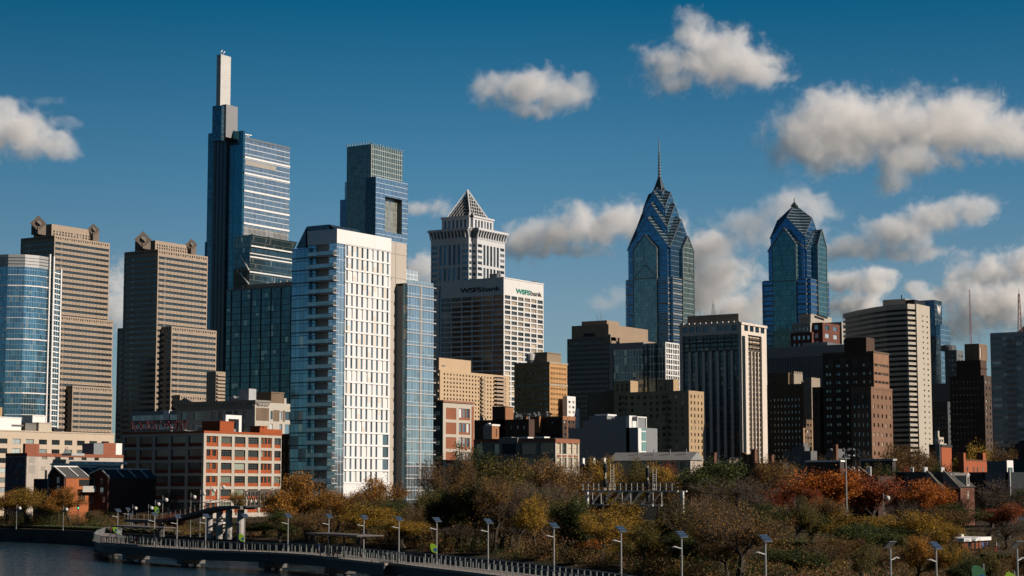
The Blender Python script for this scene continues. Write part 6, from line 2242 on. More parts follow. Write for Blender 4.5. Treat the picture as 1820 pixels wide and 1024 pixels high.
# ---- orange park pavilion and painted wall low on the right
s = Bld("pavilion", "small orange brick pavilion with a white flat roof in the trees at lower right", 1709.5, 300, 1700, 1755.5, 963, zg=3.5)
s.part("wall", MB().box(0, s.a, 0, max(s.b, 4), 0, s.H), m_brick("pavilion_brick", (.33, .10, .045), (.28, .09, .04)))
s.part("roof", MB().box(-.4, s.a + .3, -.5, max(s.b, 4) + .3, s.H, s.H + .55), WHITE)
for f, mm, wd in ((.22, DARKM, .12), (.46, DARKM, .06), (.62, DARKM, .04), (.74, m_plain("door_blue", (.05, .12, .28)), .09), (.85, DARKM, .08), (.95, m_plain("door_blue", (1, 1, 1)), .04)):
    s.part("door", MB().box(s.a * f, s.a * (f + wd), -.06, 0, .1, s.H * .78), mm)
p, q = at(1672, 950, 315), at(1711, 949, 309)
root = empty("painted_wall", (p.x, p.y, 3.5), "low concrete wall covered in colourful spray paint left of the orange pavilion", "wall")
mm, nt, pp = newmat("spray_paint")
tcm = node(nt, "ShaderNodeTexCoord").outputs["Object"]
vo = node(nt, "ShaderNodeTexVoronoi", {"Vector": node(nt, "ShaderNodeVectorMath", {0: tcm, 1: node(nt, "ShaderNodeTexNoise", {"Vector": tcm, "Scale": 1.2}).outputs[1]}, operation='ADD').outputs[0], "Scale": 1.1})
hs = node(nt, "ShaderNodeHueSaturation", {"Saturation": 1.1, "Value": .7, "Color": vo.outputs[1]})
nt.links.new(mixc(nt, .55, (.45, .42, .40), hs.outputs[0]), pp.inputs["Base Color"])
hw = zrow(p.x, p.y, 948) - 3.5
MB().bar((0, 0, hw / 2), (q.x - p.x, q.y - p.y, hw / 2), .5, hw).build("wall_face", mm, root)
# ================================================================ ground, river, boardwalk and its furniture
# water
m, nt, p = newmat("river_water")
tc = node(nt, "ShaderNodeTexCoord").outputs["Object"]
mp = node(nt, "ShaderNodeMapping", {"Vector": tc, "Rotation": (0, 0, R(25)), "Scale": (.55, 1.0, 1)}).outputs[0]
n1 = noise(nt, mp, .55, 5, .65)
n2 = noise(nt, mp, .16, 3, .5)
hgt = mth(nt, 'ADD', mth(nt, 'MULTIPLY', n1, .5), mth(nt, 'MULTIPLY', n2, 1.0))
bp = node(nt, "ShaderNodeBump", {"Strength": .8, "Distance": 1.2, "Height": hgt})
nt.links.new(bp.outputs[0], p.inputs["Normal"])
p.inputs["Base Color"].default_value = (.007, .02, .028, 1)
p.inputs["Roughness"].default_value = .12
p.inputs["Specular IOR Level"].default_value = .5
p.inputs["IOR"].default_value = 1.33
W = MB()
W.face([(-4000, -4000, 0), (4000, -4000, 0), (4000, 4000, 0), (-4000, 4000, 0)])
tag(W.build("river_water", m), kind="structure")

# bank line in the photo (far shore of the river), then the land as one sheet from it to the horizon
bank = [(-900, 952, 560), (-300, 955, 520), (-60, 958, 497), (0, 0, 484), (60, 0, 476), (120, 0, 464), (168, 0, 450), (230, 0, 430), (320, 0, 405),
        (420, 0, 385), (520, 0, 366), (600, 0, 340), (680, 0, 318), (760, 0, 297), (850, 0, 277), (950, 0, 256), (1050, 0, 236), (1150, 0, 214), (1300, 0, 192), (1500, 0, 170), (1750, 0, 150), (2000, 0, 132), (2400, 0, 100), (3200, 0, 60)]
BK = [at(px, 900, D) for px, _, D in bank]
LANDZ = 3.2
prof = [(0, LANDZ), (6, LANDZ + .3), (40, LANDZ + .3), (110, 3.5), (200, 3.8), (300, 4.6), (480, 6.0), (900, 6.2), (2500, 6.2), (9000, 6.2), (40000, 6.2)]
gm, nt, p = newmat("ground_soil")
tc = node(nt, "ShaderNodeTexCoord").outputs["Object"]
a = noise(nt, tc, .05, 5, .6)
b = noise(nt, tc, .8, 4, .65)
g1 = mixc(nt, rng(nt, a, .4, .6, 0, 1), (.014, .015, .007), (.026, .018, .010))
nt.links.new(mixc(nt, rng(nt, b, .35, .7, 0, .6), g1, (.04, .026, .013)), p.inputs["Base Color"])
p.inputs["Roughness"].default_value = 1.0
p.inputs["Specular IOR Level"].default_value = .1
G = MB()
dirv = Vector((math.sin(R(50)), math.cos(R(50)), 0))
gridp = []
for q in BK:
    dirv = Vector((q.x, q.y, 0)).normalized()
    gridp.append([(q.x + dirv.x * d, q.y + dirv.y * d, z) for d, z in prof])
for i in range(len(BK) - 1):
    for k in range(len(prof) - 1):
        G.face([gridp[i][k], gridp[i + 1][k], gridp[i + 1][k + 1], gridp[i][k + 1]][::1])
tag(G.build("ground", gm), kind="structure")
dirv = Vector((math.sin(R(50)), math.cos(R(50)), 0))
# stone river wall along the bank
stone = m_brick("river_wall_stone", (.10, .095, .085), (.075, .07, .065), (.05, .05, .045), 1.6, .6, .3, .3)
root = empty("river_wall", (BK[3].x, BK[3].y, -1), "dark stone retaining wall along the far river bank", "wall")
m = MB()
wd = 0
for i in range(len(BK) - 1):
    p0, p1 = BK[i], BK[i + 1]
    L = (p1 - p0).length
    x0, y0, x1, y1 = p0.x - root.location.x, p0.y - root.location.y, p1.x - root.location.x, p1.y - root.location.y
    m.face([(x0, y0, 0), (x1, y1, 0), (x1, y1, LANDZ + 1.05), (x0, y0, LANDZ + 1.05)], [(wd, 0), (wd + L, 0), (wd + L, 4.2), (wd, 4.2)])
    m.face([(x0, y0, LANDZ + 1.05), (x1, y1, LANDZ + 1.05), (x1 + dirv.x * .8, y1 + dirv.y * .8, LANDZ + 1.05), (x0 + dirv.x * .8, y0 + dirv.y * .8, LANDZ + 1.05)])
    wd += L
m.build("wall_face", stone, root)
# lawn and path on the left bank
def strip(name, pa, pb, mat, dz):
    s_ = MB()
    for i in range(len(pa) - 1):
        s_.face([(pa[i].x, pa[i].y, dz), (pa[i + 1].x, pa[i + 1].y, dz), (pb[i + 1].x, pb[i + 1].y, dz), (pb[i].x, pb[i].y, dz)])
    return tag(s_.build(name, mat), kind="structure")
lawn = m_plain("lawn", (.05, .13, .02), 1.0, var=.25, scale=.5)
pathm = m_plain("path_gravel", (.36, .33, .28), .9, var=.1)
def off(d): return [q + dirv * d for q in BK[1:9]]
strip("lawn", off(3), off(9), lawn, LANDZ + .85)
strip("path", off(9.5), off(12), pathm, LANDZ + .87)

# ---------------------------------------------------------------- boardwalk: line of its river edge (photo column, distance)
edge = [(236, 500), (205, 476), (186, 450), (170, 415), (164, 382), (178, 362), (205, 351), (235, 345), (290, 333), (350, 322), (420, 315), (480, 309), (540, 300),
        (576, 292), (580, 287), (640, 272), (684, 262), (690, 266), (760, 249), (830, 236), (900, 223), (980, 208), (1060, 193), (1150, 178), (1260, 162), (1400, 145), (1600, 124)]
DECK = 3.0
E = [at(px, 960, D) for px, D in edge]
E = [Vector((e_.x, e_.y, 0)) for e_ in E]
def resample(pts, step):
    out, acc = [pts[0].copy()], 0
    for a_, b_ in zip(pts, pts[1:]):
        L = (b_ - a_).length
        t = step - acc
        while t <= L:
            out.append(a_.lerp(b_, t / L))
            t += step
        acc = (acc + L) % step
    return out
def smooth(pts, n):
    for _ in range(n):
        pts = [pts[0]] + [(pts[i - 1] + pts[i] * 2 + pts[i + 1]) / 4 for i in range(1, len(pts) - 1)] + [pts[-1]]
    return pts
ES = smooth(resample(E, 1.0), 6)
N_ = len(ES)
def normal(i):
    t = (ES[min(i + 2, N_ - 1)] - ES[max(i - 2, 0)]).normalized()
    return Vector((-t.y, t.x, 0))
WID = 4.8
# decks run from the far end round to the near end; land side lies to the left of travel
side = 1
nrm = [normal(i) for i in range(N_)]
BS = smooth([ES[i] + nrm[i] * WID for i in range(N_)], 8)
bw = empty("boardwalk", (ES[N_ // 2].x, ES[N_ // 2].y, 0), "grey concrete boardwalk on piers curving over the river", "boardwalk")
o = bw.location
deckm = m_plain("deck_concrete", (.34, .30, .27), .8, var=.08)
beamm = m_plain("beam_concrete", (.075, .085, .095), .7, var=.12, streak=.2)
dk, bm_ = MB(), MB()
def L3(v, z): return (v.x - o.x, v.y - o.y, z)
for i in range(N_ - 1):
    a0, a1, b0, b1 = ES[i], ES[i + 1], BS[i], BS[i + 1]
    dk.face([L3(a0, DECK), L3(a1, DECK), L3(b1, DECK), L3(b0, DECK)])
    dk.face([L3(a1, DECK), L3(a0, DECK), L3(a0, DECK - .35), L3(a1, DECK - .35)])
    dk.face([L3(b0, DECK), L3(b1, DECK), L3(b1, DECK - .35), L3(b0, DECK - .35)])
    dk.face([L3(a1, DECK - .35), L3(a0, DECK - .35), L3(b0, DECK - .35), L3(b1, DECK - .35)])
    for f in (.10, .82):
        c0, c1, d0, d1 = a0.lerp(b0, f), a1.lerp(b1, f), a0.lerp(b0, f + .08), a1.lerp(b1, f + .08)
        bm_.face([L3(c1, DECK - .35), L3(c0, DECK - .35), L3(c0, DECK - 1.7), L3(c1, DECK - 1.7)])
        bm_.face([L3(d0, DECK - .35), L3(d1, DECK - .35), L3(d1, DECK - 1.7), L3(d0, DECK - 1.7)])
        bm_.face([L3(c1, DECK - 1.7), L3(c0, DECK - 1.7), L3(d0, DECK - 1.7), L3(d1, DECK - 1.7)])
dk.build("deck", deckm, bw)
bm_.build("girder", beamm, bw)
# piers every 24 m
for i in range(12, N_ - 4, 24):
    a, b = ES[i], BS[i]
    n_ = (b - a).normalized()
    t = Vector((-n_.y, n_.x, 0))
    pm = MB()
    A_, B_ = a + n_ * .1, b - n_ * .1
    pm.prism([L3(A_ - t * .8, 0)[:2], L3(A_ + t * .8, 0)[:2], L3(B_ + t * .8, 0)[:2], L3(B_ - t * .8, 0)[:2]][::-1], DECK - 2.6, DECK - 1.7)
    for f in (.25, .75):
        c = A_.lerp(B_, f)
        pm.tube(L3(c, -2), L3(c, DECK - 2.6), .62, n=12)
    pm.build("pier", m_plain("pier_pale", (.16, .155, .15), .75, streak=.25), bw)
# widened overlook
def nearest(px, D):
    q = at(px, 960, D)
    return min(range(N_), key=lambda i: (ES[i] - Vector((q.x, q.y, 0))).length)
railm = m_plain("rail_steel", (.22, .25, .27), .45, .5)
railw = m_plain("rail_pale", (.21, .23, .23), .5, .1)


def railing(label, pts, base, height=1.25, step=2, post=railm, group="boardwalk railings"):
    r = empty("railing", (pts[0].x, pts[0].y, base), label, "railing", group)
    oo = pts[0]
    def P(v, z): return (v.x - oo.x, v.y - oo.y, z)
    tr, ms = MB(), MB()
    for a_, b_ in zip(pts, pts[1:]):
        if (b_ - a_).length < .01: continue
        tr.bar(P(a_, height), P(b_, height), .12, .07)
        for z in (.2, .4, .6, .8, 1.0): ms.bar(P(a_, z), P(b_, z), .02, .02)
    tr.build("top_rail", post, r)
    tag(ms.build("wire_infill", m_plain("wire_dark", (.06, .075, .085), .5, .4), r), kind="stuff")
    n = 0
    rest = MB()
    me = None
    L = len(pts)
    order = sorted(range(0, L - 1, step), key=lambda i: (pts[i] - Vector((0, 0, 0))).length)
    near = set(order[:100])
    for i in range(0, L - 1, step):
        t = (pts[min(i + 1, L - 1)] - pts[max(i - 1, 0)]).normalized()
        ang = math.atan2(t.y, t.x)
        if i in near:
            if me is None: me = MB().box(-.03, .03, -.07, .07, -.05, height).box(-.10, .10, -.12, .12, -.05, .02).mesh("post", railw)
            link("post", me, r, P(pts[i], 0), (0, 0, ang + 0))
        else:
            c, s_ = math.cos(ang), math.sin(ang)
            x, y, _ = P(pts[i], 0)
            rest.bar((x, y, 0), (x, y, height), .12, .12)
    if rest.f: tag(rest.build("post", railw, r), kind="stuff")
    return r


inset_f = [ES[i] + nrm[i] * .25 for i in range(N_)]
inset_b = [BS[i] - nrm[i] * .25 for i in range(N_)]
railing("river side boardwalk railing with pale posts, nearer the water", inset_f, DECK)
railing("land side boardwalk railing with pale posts, along the trees", inset_b, DECK)


def shelter(label, px0, px1, D0, D1, zr):
    a, b = at(px0, 960, D0), at(px1, 960, D1)
    r = empty("shelter", (a.x, a.y, DECK), label, "shelter", "boardwalk shelters")
    d = Vector((b.x - a.x, b.y - a.y, 0))
    L = d.length
    r.rotation_euler = (0, 0, math.atan2(d.y, d.x))
    steel = m_plain("shelter_steel", (.05, .06, .065), .5, .4)
    MB().prism([(0, -1.6), (L, -1.6), (L, 1.8), (0, 1.8)], zr, zr + .12, [(-.6, -2), (L + .6, -2), (L + .6, 2.2), (-.6, 2.2)]).box(-.6, L + .6, -2, 2.2, zr + .12, zr + .3).build("roof", m_plain("shelter_roof", (.16, .14, .13), .6), r)
    for f in (.18, .48, .78):
        MB().bar((L * f, .4, 0), (L * f, .4, zr), .22).bar((L * f, .4, zr - .5), (L * f, -1.4, zr), .16).bar((L * f, .4, zr - .5), (L * f, 1.6, zr), .16).build("post", steel, r)
    MB().box(L * .15, L * .8, .7, 1.2, .42, .5).box(L * .2, L * .22, .7, 1.2, 0, .42).box(L * .73, L * .75, .7, 1.2, 0, .42).build("bench", m_plain("bench_wood", (.2, .15, .1)), r)
    return r


shelter("flat roofed boardwalk shelter near the far left end of the boardwalk", 215, 290, 362, 342, 3.0)
shelter("flat roofed boardwalk shelter in the middle of the boardwalk", 566, 654, 296, 280, 3.1)


# ---------------------------------------------------------------- lamp posts with solar panels
PANEL = m_curtain("solar_cells", (.035, .065, .12), .35, .35, .02, .02, (.07, .09, .11), .6, .15, .02, .3)
POLE = m_plain("pole_pale", (.42, .43, .42), .4, .4)


def solar_lamp(loc, label, face=0.0, flag=False, hgt=6.1):
    r = empty("solar_lamp", loc, label, "lamp post", "solar lamp posts on the boardwalk", face)
    MB().tube((0, 0, 0), (0, 0, hgt), .11, .085, 8).tube((0, 0, 0), (0, 0, .35), .16, .14, 8).build("pole", POLE, r)
    pm = MB()
    pm.box(-.60, .60, -.40, .40, -.03, .03)
    pp_ = pm.build("solar_panel", [PANEL], r, (.1, 0, hgt + .35), (R(42), R(0), R(-8)))
    MB().box(-.64, .64, -.44, .44, -.06, -.031).build("panel_frame", METAL, pp_)
    MB().bar((0, 0, hgt - 1.0), (-1.1, 0, hgt - .85), .07).lathe([(.0, -.06), (.28, -.02), (.30, .04), (0, .14)], 10, (-1.35, 0, hgt - .86)).build("luminaire", m_plain("lamp_head", (.62, .62, .6), .4), r)
    if flag:
        leaf(r, (-.75, -.05, hgt * .38))
    return r


LEAFG = m_plain("sign_green", (.32, .55, .03), .5, var=.03)
LEAFB = m_plain("sign_blue", (.02, .12, .32), .5, var=.03)


def leaf(parent, loc, k=1.0, g=None):
    """leaf shaped green trail sign with a blue drop"""
    m = MB()
    pts = []
    for t in range(25):
        a = math.pi * 2 * t / 24
        r_ = .55 + .25 * max(0, math.cos(a - R(135))) ** 6 + .28 * max(0, math.cos(a + R(45))) ** 8
        pts.append((math.cos(a) * r_ * .75 * k, math.sin(a) * r_ * k))
    pts = pts[:-1]
    f = [(x, -.02, z) for x, z in pts]
    b = [(x, .02, z) for x, z in pts]
    m.face(f)
    m.face(b[::-1])
    for i in range(len(f)):
        j = (i + 1) % len(f)
        m.face([f[j], f[i], b[i], b[j]])
    o_ = m.build("trail_sign", g or LEAFG, parent, loc, (0, 0, R(-57) - parent.rotation_euler.z))
    d = MB()
    d.lathe([(.0, -.03), (.26 * k, -.03), (.26 * k, .03), (0, .03)], 14)
    d.build("sign_dot", LEAFB, o_, (.2 * k, 0, -.22 * k), (R(90), 0, 0))
    return o_


def lamp_at(px, ptop, label, flag=False, D=None, face=0.0, base=None, hgt=6.1):
    if D is None:
        # distance from the land side edge of the boardwalk
        best = None
        for i in range(N_):
            q = inset_b[i]
            rel = q - Vector((0, 0, 0))
            u = rel.dot(RV) / rel.dot(FH)
            d_ = abs(u - (px - 910) / (FPX * math.cos(PITCH)) )
            if best is None or d_ < best[0]:
                if i > 40: best = (d_, i)
        q = inset_b[best[1]]
        loc = (q.x, q.y, DECK)
    else:
        q = at(px, 960, D)
        loc = (q.x, q.y, DECK if base is None else base)
    h = zrow(loc[0], loc[1], ptop + 9) - loc[2]
    return solar_lamp(loc, label, face, flag, h)


LAMPS = [(322, 912, "solar lamp post before the dark loft wall, right of the ramp's red bush", 0), (374, 911, "solar lamp post in front of the pale ramp columns", 0),
         (439, 911, "solar lamp post with a green leaf sign under the ramp's end", 1), (517, 911, "solar lamp post in front of the orange tree below the white tower", 0),
         (588, 912, "solar lamp post rising behind the left end of the middle shelter", 0), (649, 914, "solar lamp post rising behind the right end of the middle shelter", 0),
         (711, 917, "solar lamp post between the middle shelter and the leaf sign post", 0), (779, 919, "solar lamp post with a bright yellow green leaf sign on it", 1),
         (868, 922, "solar lamp post right of the leaf sign post, before olive trees", 0), (983, 930, "solar lamp post left of the one below the signal gantry", 0),
         (1101, 937, "solar lamp post directly below the signal gantry", 0), (1206, 947, "solar lamp post standing just right of the signal gantry", 0),
         (1354, 955, "solar lamp post in front of the clipped hedge, fourth from the right", 0)]
for px, pt, lb, fl in LAMPS:
    lamp_at(px, pt, lb, bool(fl))
for px, pt, D, lb, fl in ((208.5, 901, 385, "leftmost solar lamp post at the boardwalk bend, with a leaf sign", 1), (226.5, 898, 470, "solar lamp post second from the left, far round the bend", 0),
                          (231, 908, 480, "solar lamp post third from the left, low behind the bend", 0), (274, 908, 345, "solar lamp post by the first shelter, green leaf sign at its top", 0)):
    lamp_at(px, pt, lb, bool(fl), D)
for px, pt, D, lb, fa in ((1582, 966, 166, "solar lamp post turned away, below the dormer houses", R(180)), (1663, 968, 163, "solar lamp post turned away, left of the green banner", 0),
                          (1807, 966, 158, "solar lamp post turned away at the right edge of the photo", R(180))):
    lamp_at(px, pt, lb, False, D, fa, base=2.2)
q = at(275, 905, 345)
r = empty("trail_sign", (q.x, q.y, 0), "bright green leaf sign high on the lamp post by the first shelter", "sign")
r.location = (q.x + .5, q.y, zrow(q.x, q.y, 906))
leaf(r, (0, 0, 0), .9)


def banner(px, py, D, k, label, g):
    q = at(px, py, D)
    r = empty("trail_sign", (q.x, q.y, 2.2), label, "sign")
    h = q.z - 2.2
    leaf(r, (0, 0, h), k, g)
    MB().tube((.9 * k, 0, 0), (.9 * k, 0, h + .7 * k), .06, n=6).build("post", POLE, r)
banner(1740, 1022, 152, 1.2, "large dull green leaf sign with a thin post at the bottom right", m_plain("sign_dull_green", (.05, .20, .09), .5, var=.03))
banner(1797, 1030, 150, .9, "small bright green leaf sign cut by the bottom edge at right", LEAFG)


# ---------------------------------------------------------------- connector ramp, truss bridge and their columns
rc = m_plain("ramp_concrete", (.17, .165, .16), .8, var=.1, streak=.15)
colm = m_plain("column_pale", (.55, .52, .49), .7, var=.05, streak=.06)
rp = [(232, 922, 405), (285, 924, 400), (330, 918, 392), (362, 908, 386), (400, 898, 380), (432, 898, 376), (448, 901, 374)]
RP = [at(px, py, D) for px, py, D in rp]
RP = smooth(resample(RP, 2.0), 3)
root = empty("ramp", tuple(RP[0]), "curving concrete pedestrian ramp on pale columns, below the factory loft", "ramp")
o2 = RP[0]
m = MB()
for a_, b_ in zip(RP, RP[1:]):
    pa, pb = a_ - o2, b_ - o2
    m.bar(pa - Vector((0, 0, .35)), pb - Vector((0, 0, .35)), 3.6, .6)
m.build("deck", rc, root)
for px, D in ((373, 386), (390.5, 383), (407, 380), (428, 377)):
    q = at(px, 905, D)
    zt = min(RP, key=lambda v: (Vector((v.x, v.y, 0)) - Vector((q.x, q.y, 0))).length).z - .8
    MB().tube((q.x - o2.x, q.y - o2.y, LANDZ - o2.z), (q.x - o2.x, q.y - o2.y, zt - o2.z), .68, n=14).build("column", colm, root)
q = at(287, 925, 401)
MB().tube((q.x - o2.x, q.y - o2.y, LANDZ - o2.z), (q.x - o2.x, q.y - o2.y, q.z - .8 - o2.z), .7, n=12).build("column", rc, root)
for sd in (-1.7, 1.7):
    rl = MB()
    for a_, b_ in zip(RP, RP[1:]):
        t = (b_ - a_).normalized()
        n_ = Vector((-t.y, t.x, 0)) * sd
        pa, pb = a_ - o2 + n_, b_ - o2 + n_
        rl.bar(pa + Vector((0, 0, 1.3)), pb + Vector((0, 0, 1.3)), .1)
        rl.bar(pa, pa + Vector((0, 0, 1.3)), .09)
        rl.bar(pa + Vector((0, 0, .6)), pb + Vector((0, 0, .6)), .04)
    rl.build("ramp_railing", m_plain("rail_brownish", (.22, .18, .15), .5, .3), root)
# truss span to the right
a, b = at(449, 900, 374), at(545, 894, 430)
root = empty("footbridge", tuple(a), "steel truss footbridge at the top of the concrete ramp, partly hidden by the orange tree", "bridge")
d = b - a
tr = MB()
hT = 2.9
for sd in (-1.4, 1.4):
    n_ = Vector((-d.y, d.x, 0)).normalized() * sd
    tr.bar(n_, d + n_, .28).bar(n_ + Vector((0, 0, hT)), d + n_ + Vector((0, 0, hT)), .3)
    K = 14
    for k in range(K):
        p0, p1 = d * (k / K) + n_, d * ((k + 1) / K) + n_
        tr.bar(p0, p0 + Vector((0, 0, hT)), .2)
        tr.bar(p0 + Vector((0, 0, hT)), p1, .18)
tr.build("truss", m_plain("truss_brown", (.20, .165, .14), .6, .3), root)
MB().bar((0, 0, -.1), d - Vector((0, 0, .1)), 2.8, .25).build("deck", rc, root)
# small white building under the ramp
q = at(382, 945, 400)
s = masonry("shed", "small pale kiosk tucked under the concrete ramp", 386, 400, 366, 400, 931, m_plain("kiosk_pale", (.40, .36, .28)), None, None, zg=LANDZ)
s.part("roof", MB().box(-.6, s.a + .3, -.6, s.b + .6, s.H, s.H + .3), WHITE)


# ---- globe lamps along the ramp
GLOBE = m_plain("globe_white", (.80, .79, .76), .3, var=.02)
def globe_lamp(px, ptop, D, label, zb=None, hl=None):
    q = at(px, ptop, D)
    zb = LANDZ if zb is None else zb
    r = empty("globe_lamp", (q.x, q.y, zb), label, "lamp post", "globe lamps around the ramp")
    h = q.z - zb
    MB().tube((0, 0, 0), (0, 0, h), .09, .06, 7).tube((0, 0, 0), (0, 0, .6), .15, .1, 7).build("pole", POLE, r)
    g = MB()
    g.lathe([(.001, -.42), (.26, -.33), (.40, -.1), (.40, .1), (.26, .33), (.001, .42)], 12, (RV.x * .75, RV.y * .75, h - .9))
    g.build("globe", GLOBE, r, smooth=True)
    MB().bar((0, 0, h - .4), (RV.x * .75, RV.y * .75, h - .5), .06).bar((RV.x * .75, RV.y * .75, h - .5), (RV.x * .75, RV.y * .75, h - .9), .05).build("arm", POLE, r)
for px, pt, D, lb in ((264, 896, 430, "globe lamp farthest left, between two solar posts"), (276, 889, 425, "globe lamp with a leaf sign post just below it"),
                      (289.5, 881, 402, "globe lamp standing at the ramp's left end"), (339.5, 876, 400, "globe lamp in front of the middle of the loft's dark side"),
                      (356.5, 870, 398, "globe lamp beside a short double post at the loft corner"), (374, 864, 396, "taller globe lamp before the loft's corner"),
                      (391, 858, 394, "tallest globe lamp, before the loft's sunlit side"), (236, 897, 470, "globe lamp low behind the boardwalk bend")):
    globe_lamp(px, pt, D, lb)
globe_lamp(113, 899, 462, "dark green globe lamp on the left bank between two yellow trees")
globe_lamp(30, 897, 478, "globe lamp on the left bank in front of the yellow tree")
globe_lamp(1570, 876, 330, "old street lamp standing among red trees right of the floodlight mast")

# ---- traffic lights by the yellow tree
q = at(139, 905, 468)
r = empty("traffic_light", (q.x, q.y, 3.6), "traffic signal showing green beside the yellow tree on the left bank", "traffic light")
h = q.z - 3.6
MB().tube((0, 0, 0), (0, 0, h + 1), .1, n=6).build("pole", DARKM, r)
bx = MB().box(-.2, .2, -.2, .2, h, h + 1.1).build("signal_box", DARKM, r)
for k, (c, e_) in enumerate((((.1, .9, .45), 1.2), ((.4, .2, .02), 0))):
    MB().lathe([(.0, 0), (.16, 0), (.13, .08), (0, .1)], 10).build("lens", m_emit("lens_green", c, e_) if e_ else m_plain("lens_amber", (.12, .06, .01)), bx, (-.15, -.17, h + .3 + k * .45), (R(90), 0, R(-57)))

# ---- tall floodlight mast
q = at(1503, 812, 345)
r = empty("floodlight_mast", (q.x, q.y, 4), "tall pole with a cluster of floodlights, in front of the bright orange tree", "floodlight")
h = q.z - 4
MB().tube((0, 0, 0), (0, 0, h), .2, .13, 9).build("pole", POLE, r)
MB().bar((-RV.x * .7, -RV.y * .7, h - .1), (RV.x * 2.9, RV.y * 2.9, h - .1), .16).bar((-RV.x * .5, -RV.y * .5, h + 1), (RV.x * 2.6, RV.y * 2.6, h + 1), .14).bar((0, 0, h), (0, 0, h + 1.3), .18).build("crossarm", DARKM, r)
for k in range(10):
    f = -.6 + 3.2 * (k % 5) / 4
    z = h - .1 + (1.1 if k > 4 else 0)
    MB().lathe([(.10, 0), (.30, .28), (.36, .50)], 10).lathe([(0, .42), (.33, .46)], 10).build("floodlight", m_plain("flood_grey", (.20, .21, .21), .3, .6), r, (RV.x * f, RV.y * f, z + .12), (R(70), 0, R(k * 71)))

# ---- railway signal gantry
def gantry():
    D = 296
    a, b = at(1036, 888, D), at(1205, 884, D - 20)
    zt = zrow(a.x, a.y, 873)
    zb = zrow(a.x, a.y, 897)
    r = empty("signal_gantry", (a.x, a.y, 4), "pale steel railway signal gantry with walkway, in front of the trees", "signal gantry")
    d = Vector((b.x - a.x, b.y - a.y, 0))
    ot, ob = zt - 4, zb - 4
    steel = m_plain("gantry_steel", (.75, .77, .76), .5, .0)
    n_ = Vector((-d.y, d.x, 0)).normalized()
    t = MB()
    Lb = .75
    for sd in (0, 1.6):
        w = n_ * sd
        t.bar(w + Vector((0, 0, ot)), w + d + Vector((0, 0, ot)), .22)
        t.bar(w + Vector((0, 0, ob)), w + d * Lb + Vector((0, 0, ob)), .22)
        K = 7
        for k in range(K):
            p0, p1 = d * (k / K) * Lb + w, d * ((k + 1) / K) * Lb + w
            t.bar(p0 + Vector((0, 0, ob)), p1 + Vector((0, 0, ot)), .09)
            if k % 3 == 0: t.bar(p1 + Vector((0, 0, ob)), p1 + Vector((0, 0, ot)), .09)
    t.build("truss", steel, r)
    rl = MB()
    for k in range(17):
        p0 = d * (k / 17)
        rl.bar(p0 + Vector((0, 0, ot)), p0 + Vector((0, 0, ot + 1.2)), .07)
    for z in (.6, 1.2): rl.bar(Vector((0, 0, ot + z)), d + Vector((0, 0, ot + z)), .07)
    rl.build("walkway_rail", steel, r)
    for f in (-.0, 1.0):
        p0 = d * f + n_ * .8
        MB().bar(p0, p0 + Vector((0, 0, ot)), .4).build("leg", steel, r)
    for px, tops in ((1078.5, (832, 859, 888)), (1154, (840, 862, 884))):
        f = (px - 1036) / (1205 - 1036)
        p0 = d * f
        zz = zrow(a.x + p0.x, a.y + p0.y, tops[0]) - 4
        ps = MB().bar(p0 + Vector((0, 0, ot)), p0 + Vector((0, 0, zz + 1)), .14)
        ps.build("signal_post", steel, r)
        for ty in tops:
            z = zrow(a.x + p0.x, a.y + p0.y, ty) - 4
            hd = MB()
            hd.lathe([(.001, -.7), (.30, -.62), (.36, 0), (.30, .62), (.001, .7)], 10, (p0.x - FH.x * .3, p0.y - FH.y * .3, z))
            hd.build("signal_head", m_plain("signal_black", (.008, .008, .009), .6), r)
        p1 = p0 + RV * 1.0
        ld = MB()
        for sd in (-.25, .25): ld.bar(p1 + RV * sd + Vector((0, 0, ot)), p1 + RV * sd + Vector((0, 0, zz + .6)), .06)
        for k in range(9):
            z = ot + (zz - ot) * k / 9
            ld.bar(p1 - RV * .25 + Vector((0, 0, z)), p1 + RV * .25 + Vector((0, 0, z)), .05)
        ld.build("ladder", steel, r)
gantry()

# round railway sign
q = at(1774.5, 947, 300)
r = empty("round_sign", (q.x, q.y, 3.5), "small round white railway sign among dark trees at lower right", "sign")
h = q.z - 3.5
MB().tube((0, 0, 0), (0, 0, h), .05, n=6).build("post", METAL, r)
dsc = MB().lathe([(0, 0), (.38, 0), (.38, .04), (0, .04)], 16)
dd = dsc.build("disc", m_plain("disc_white", (.7, .68, .66), .5), r, (0, 0, h), (R(90), 0, R(-57)))
MB().lathe([(0, 0), (.16, 0), (.16, .06), (0, .06)], 10).build("disc_mark", DARKM, dd, (0, 0, .01))


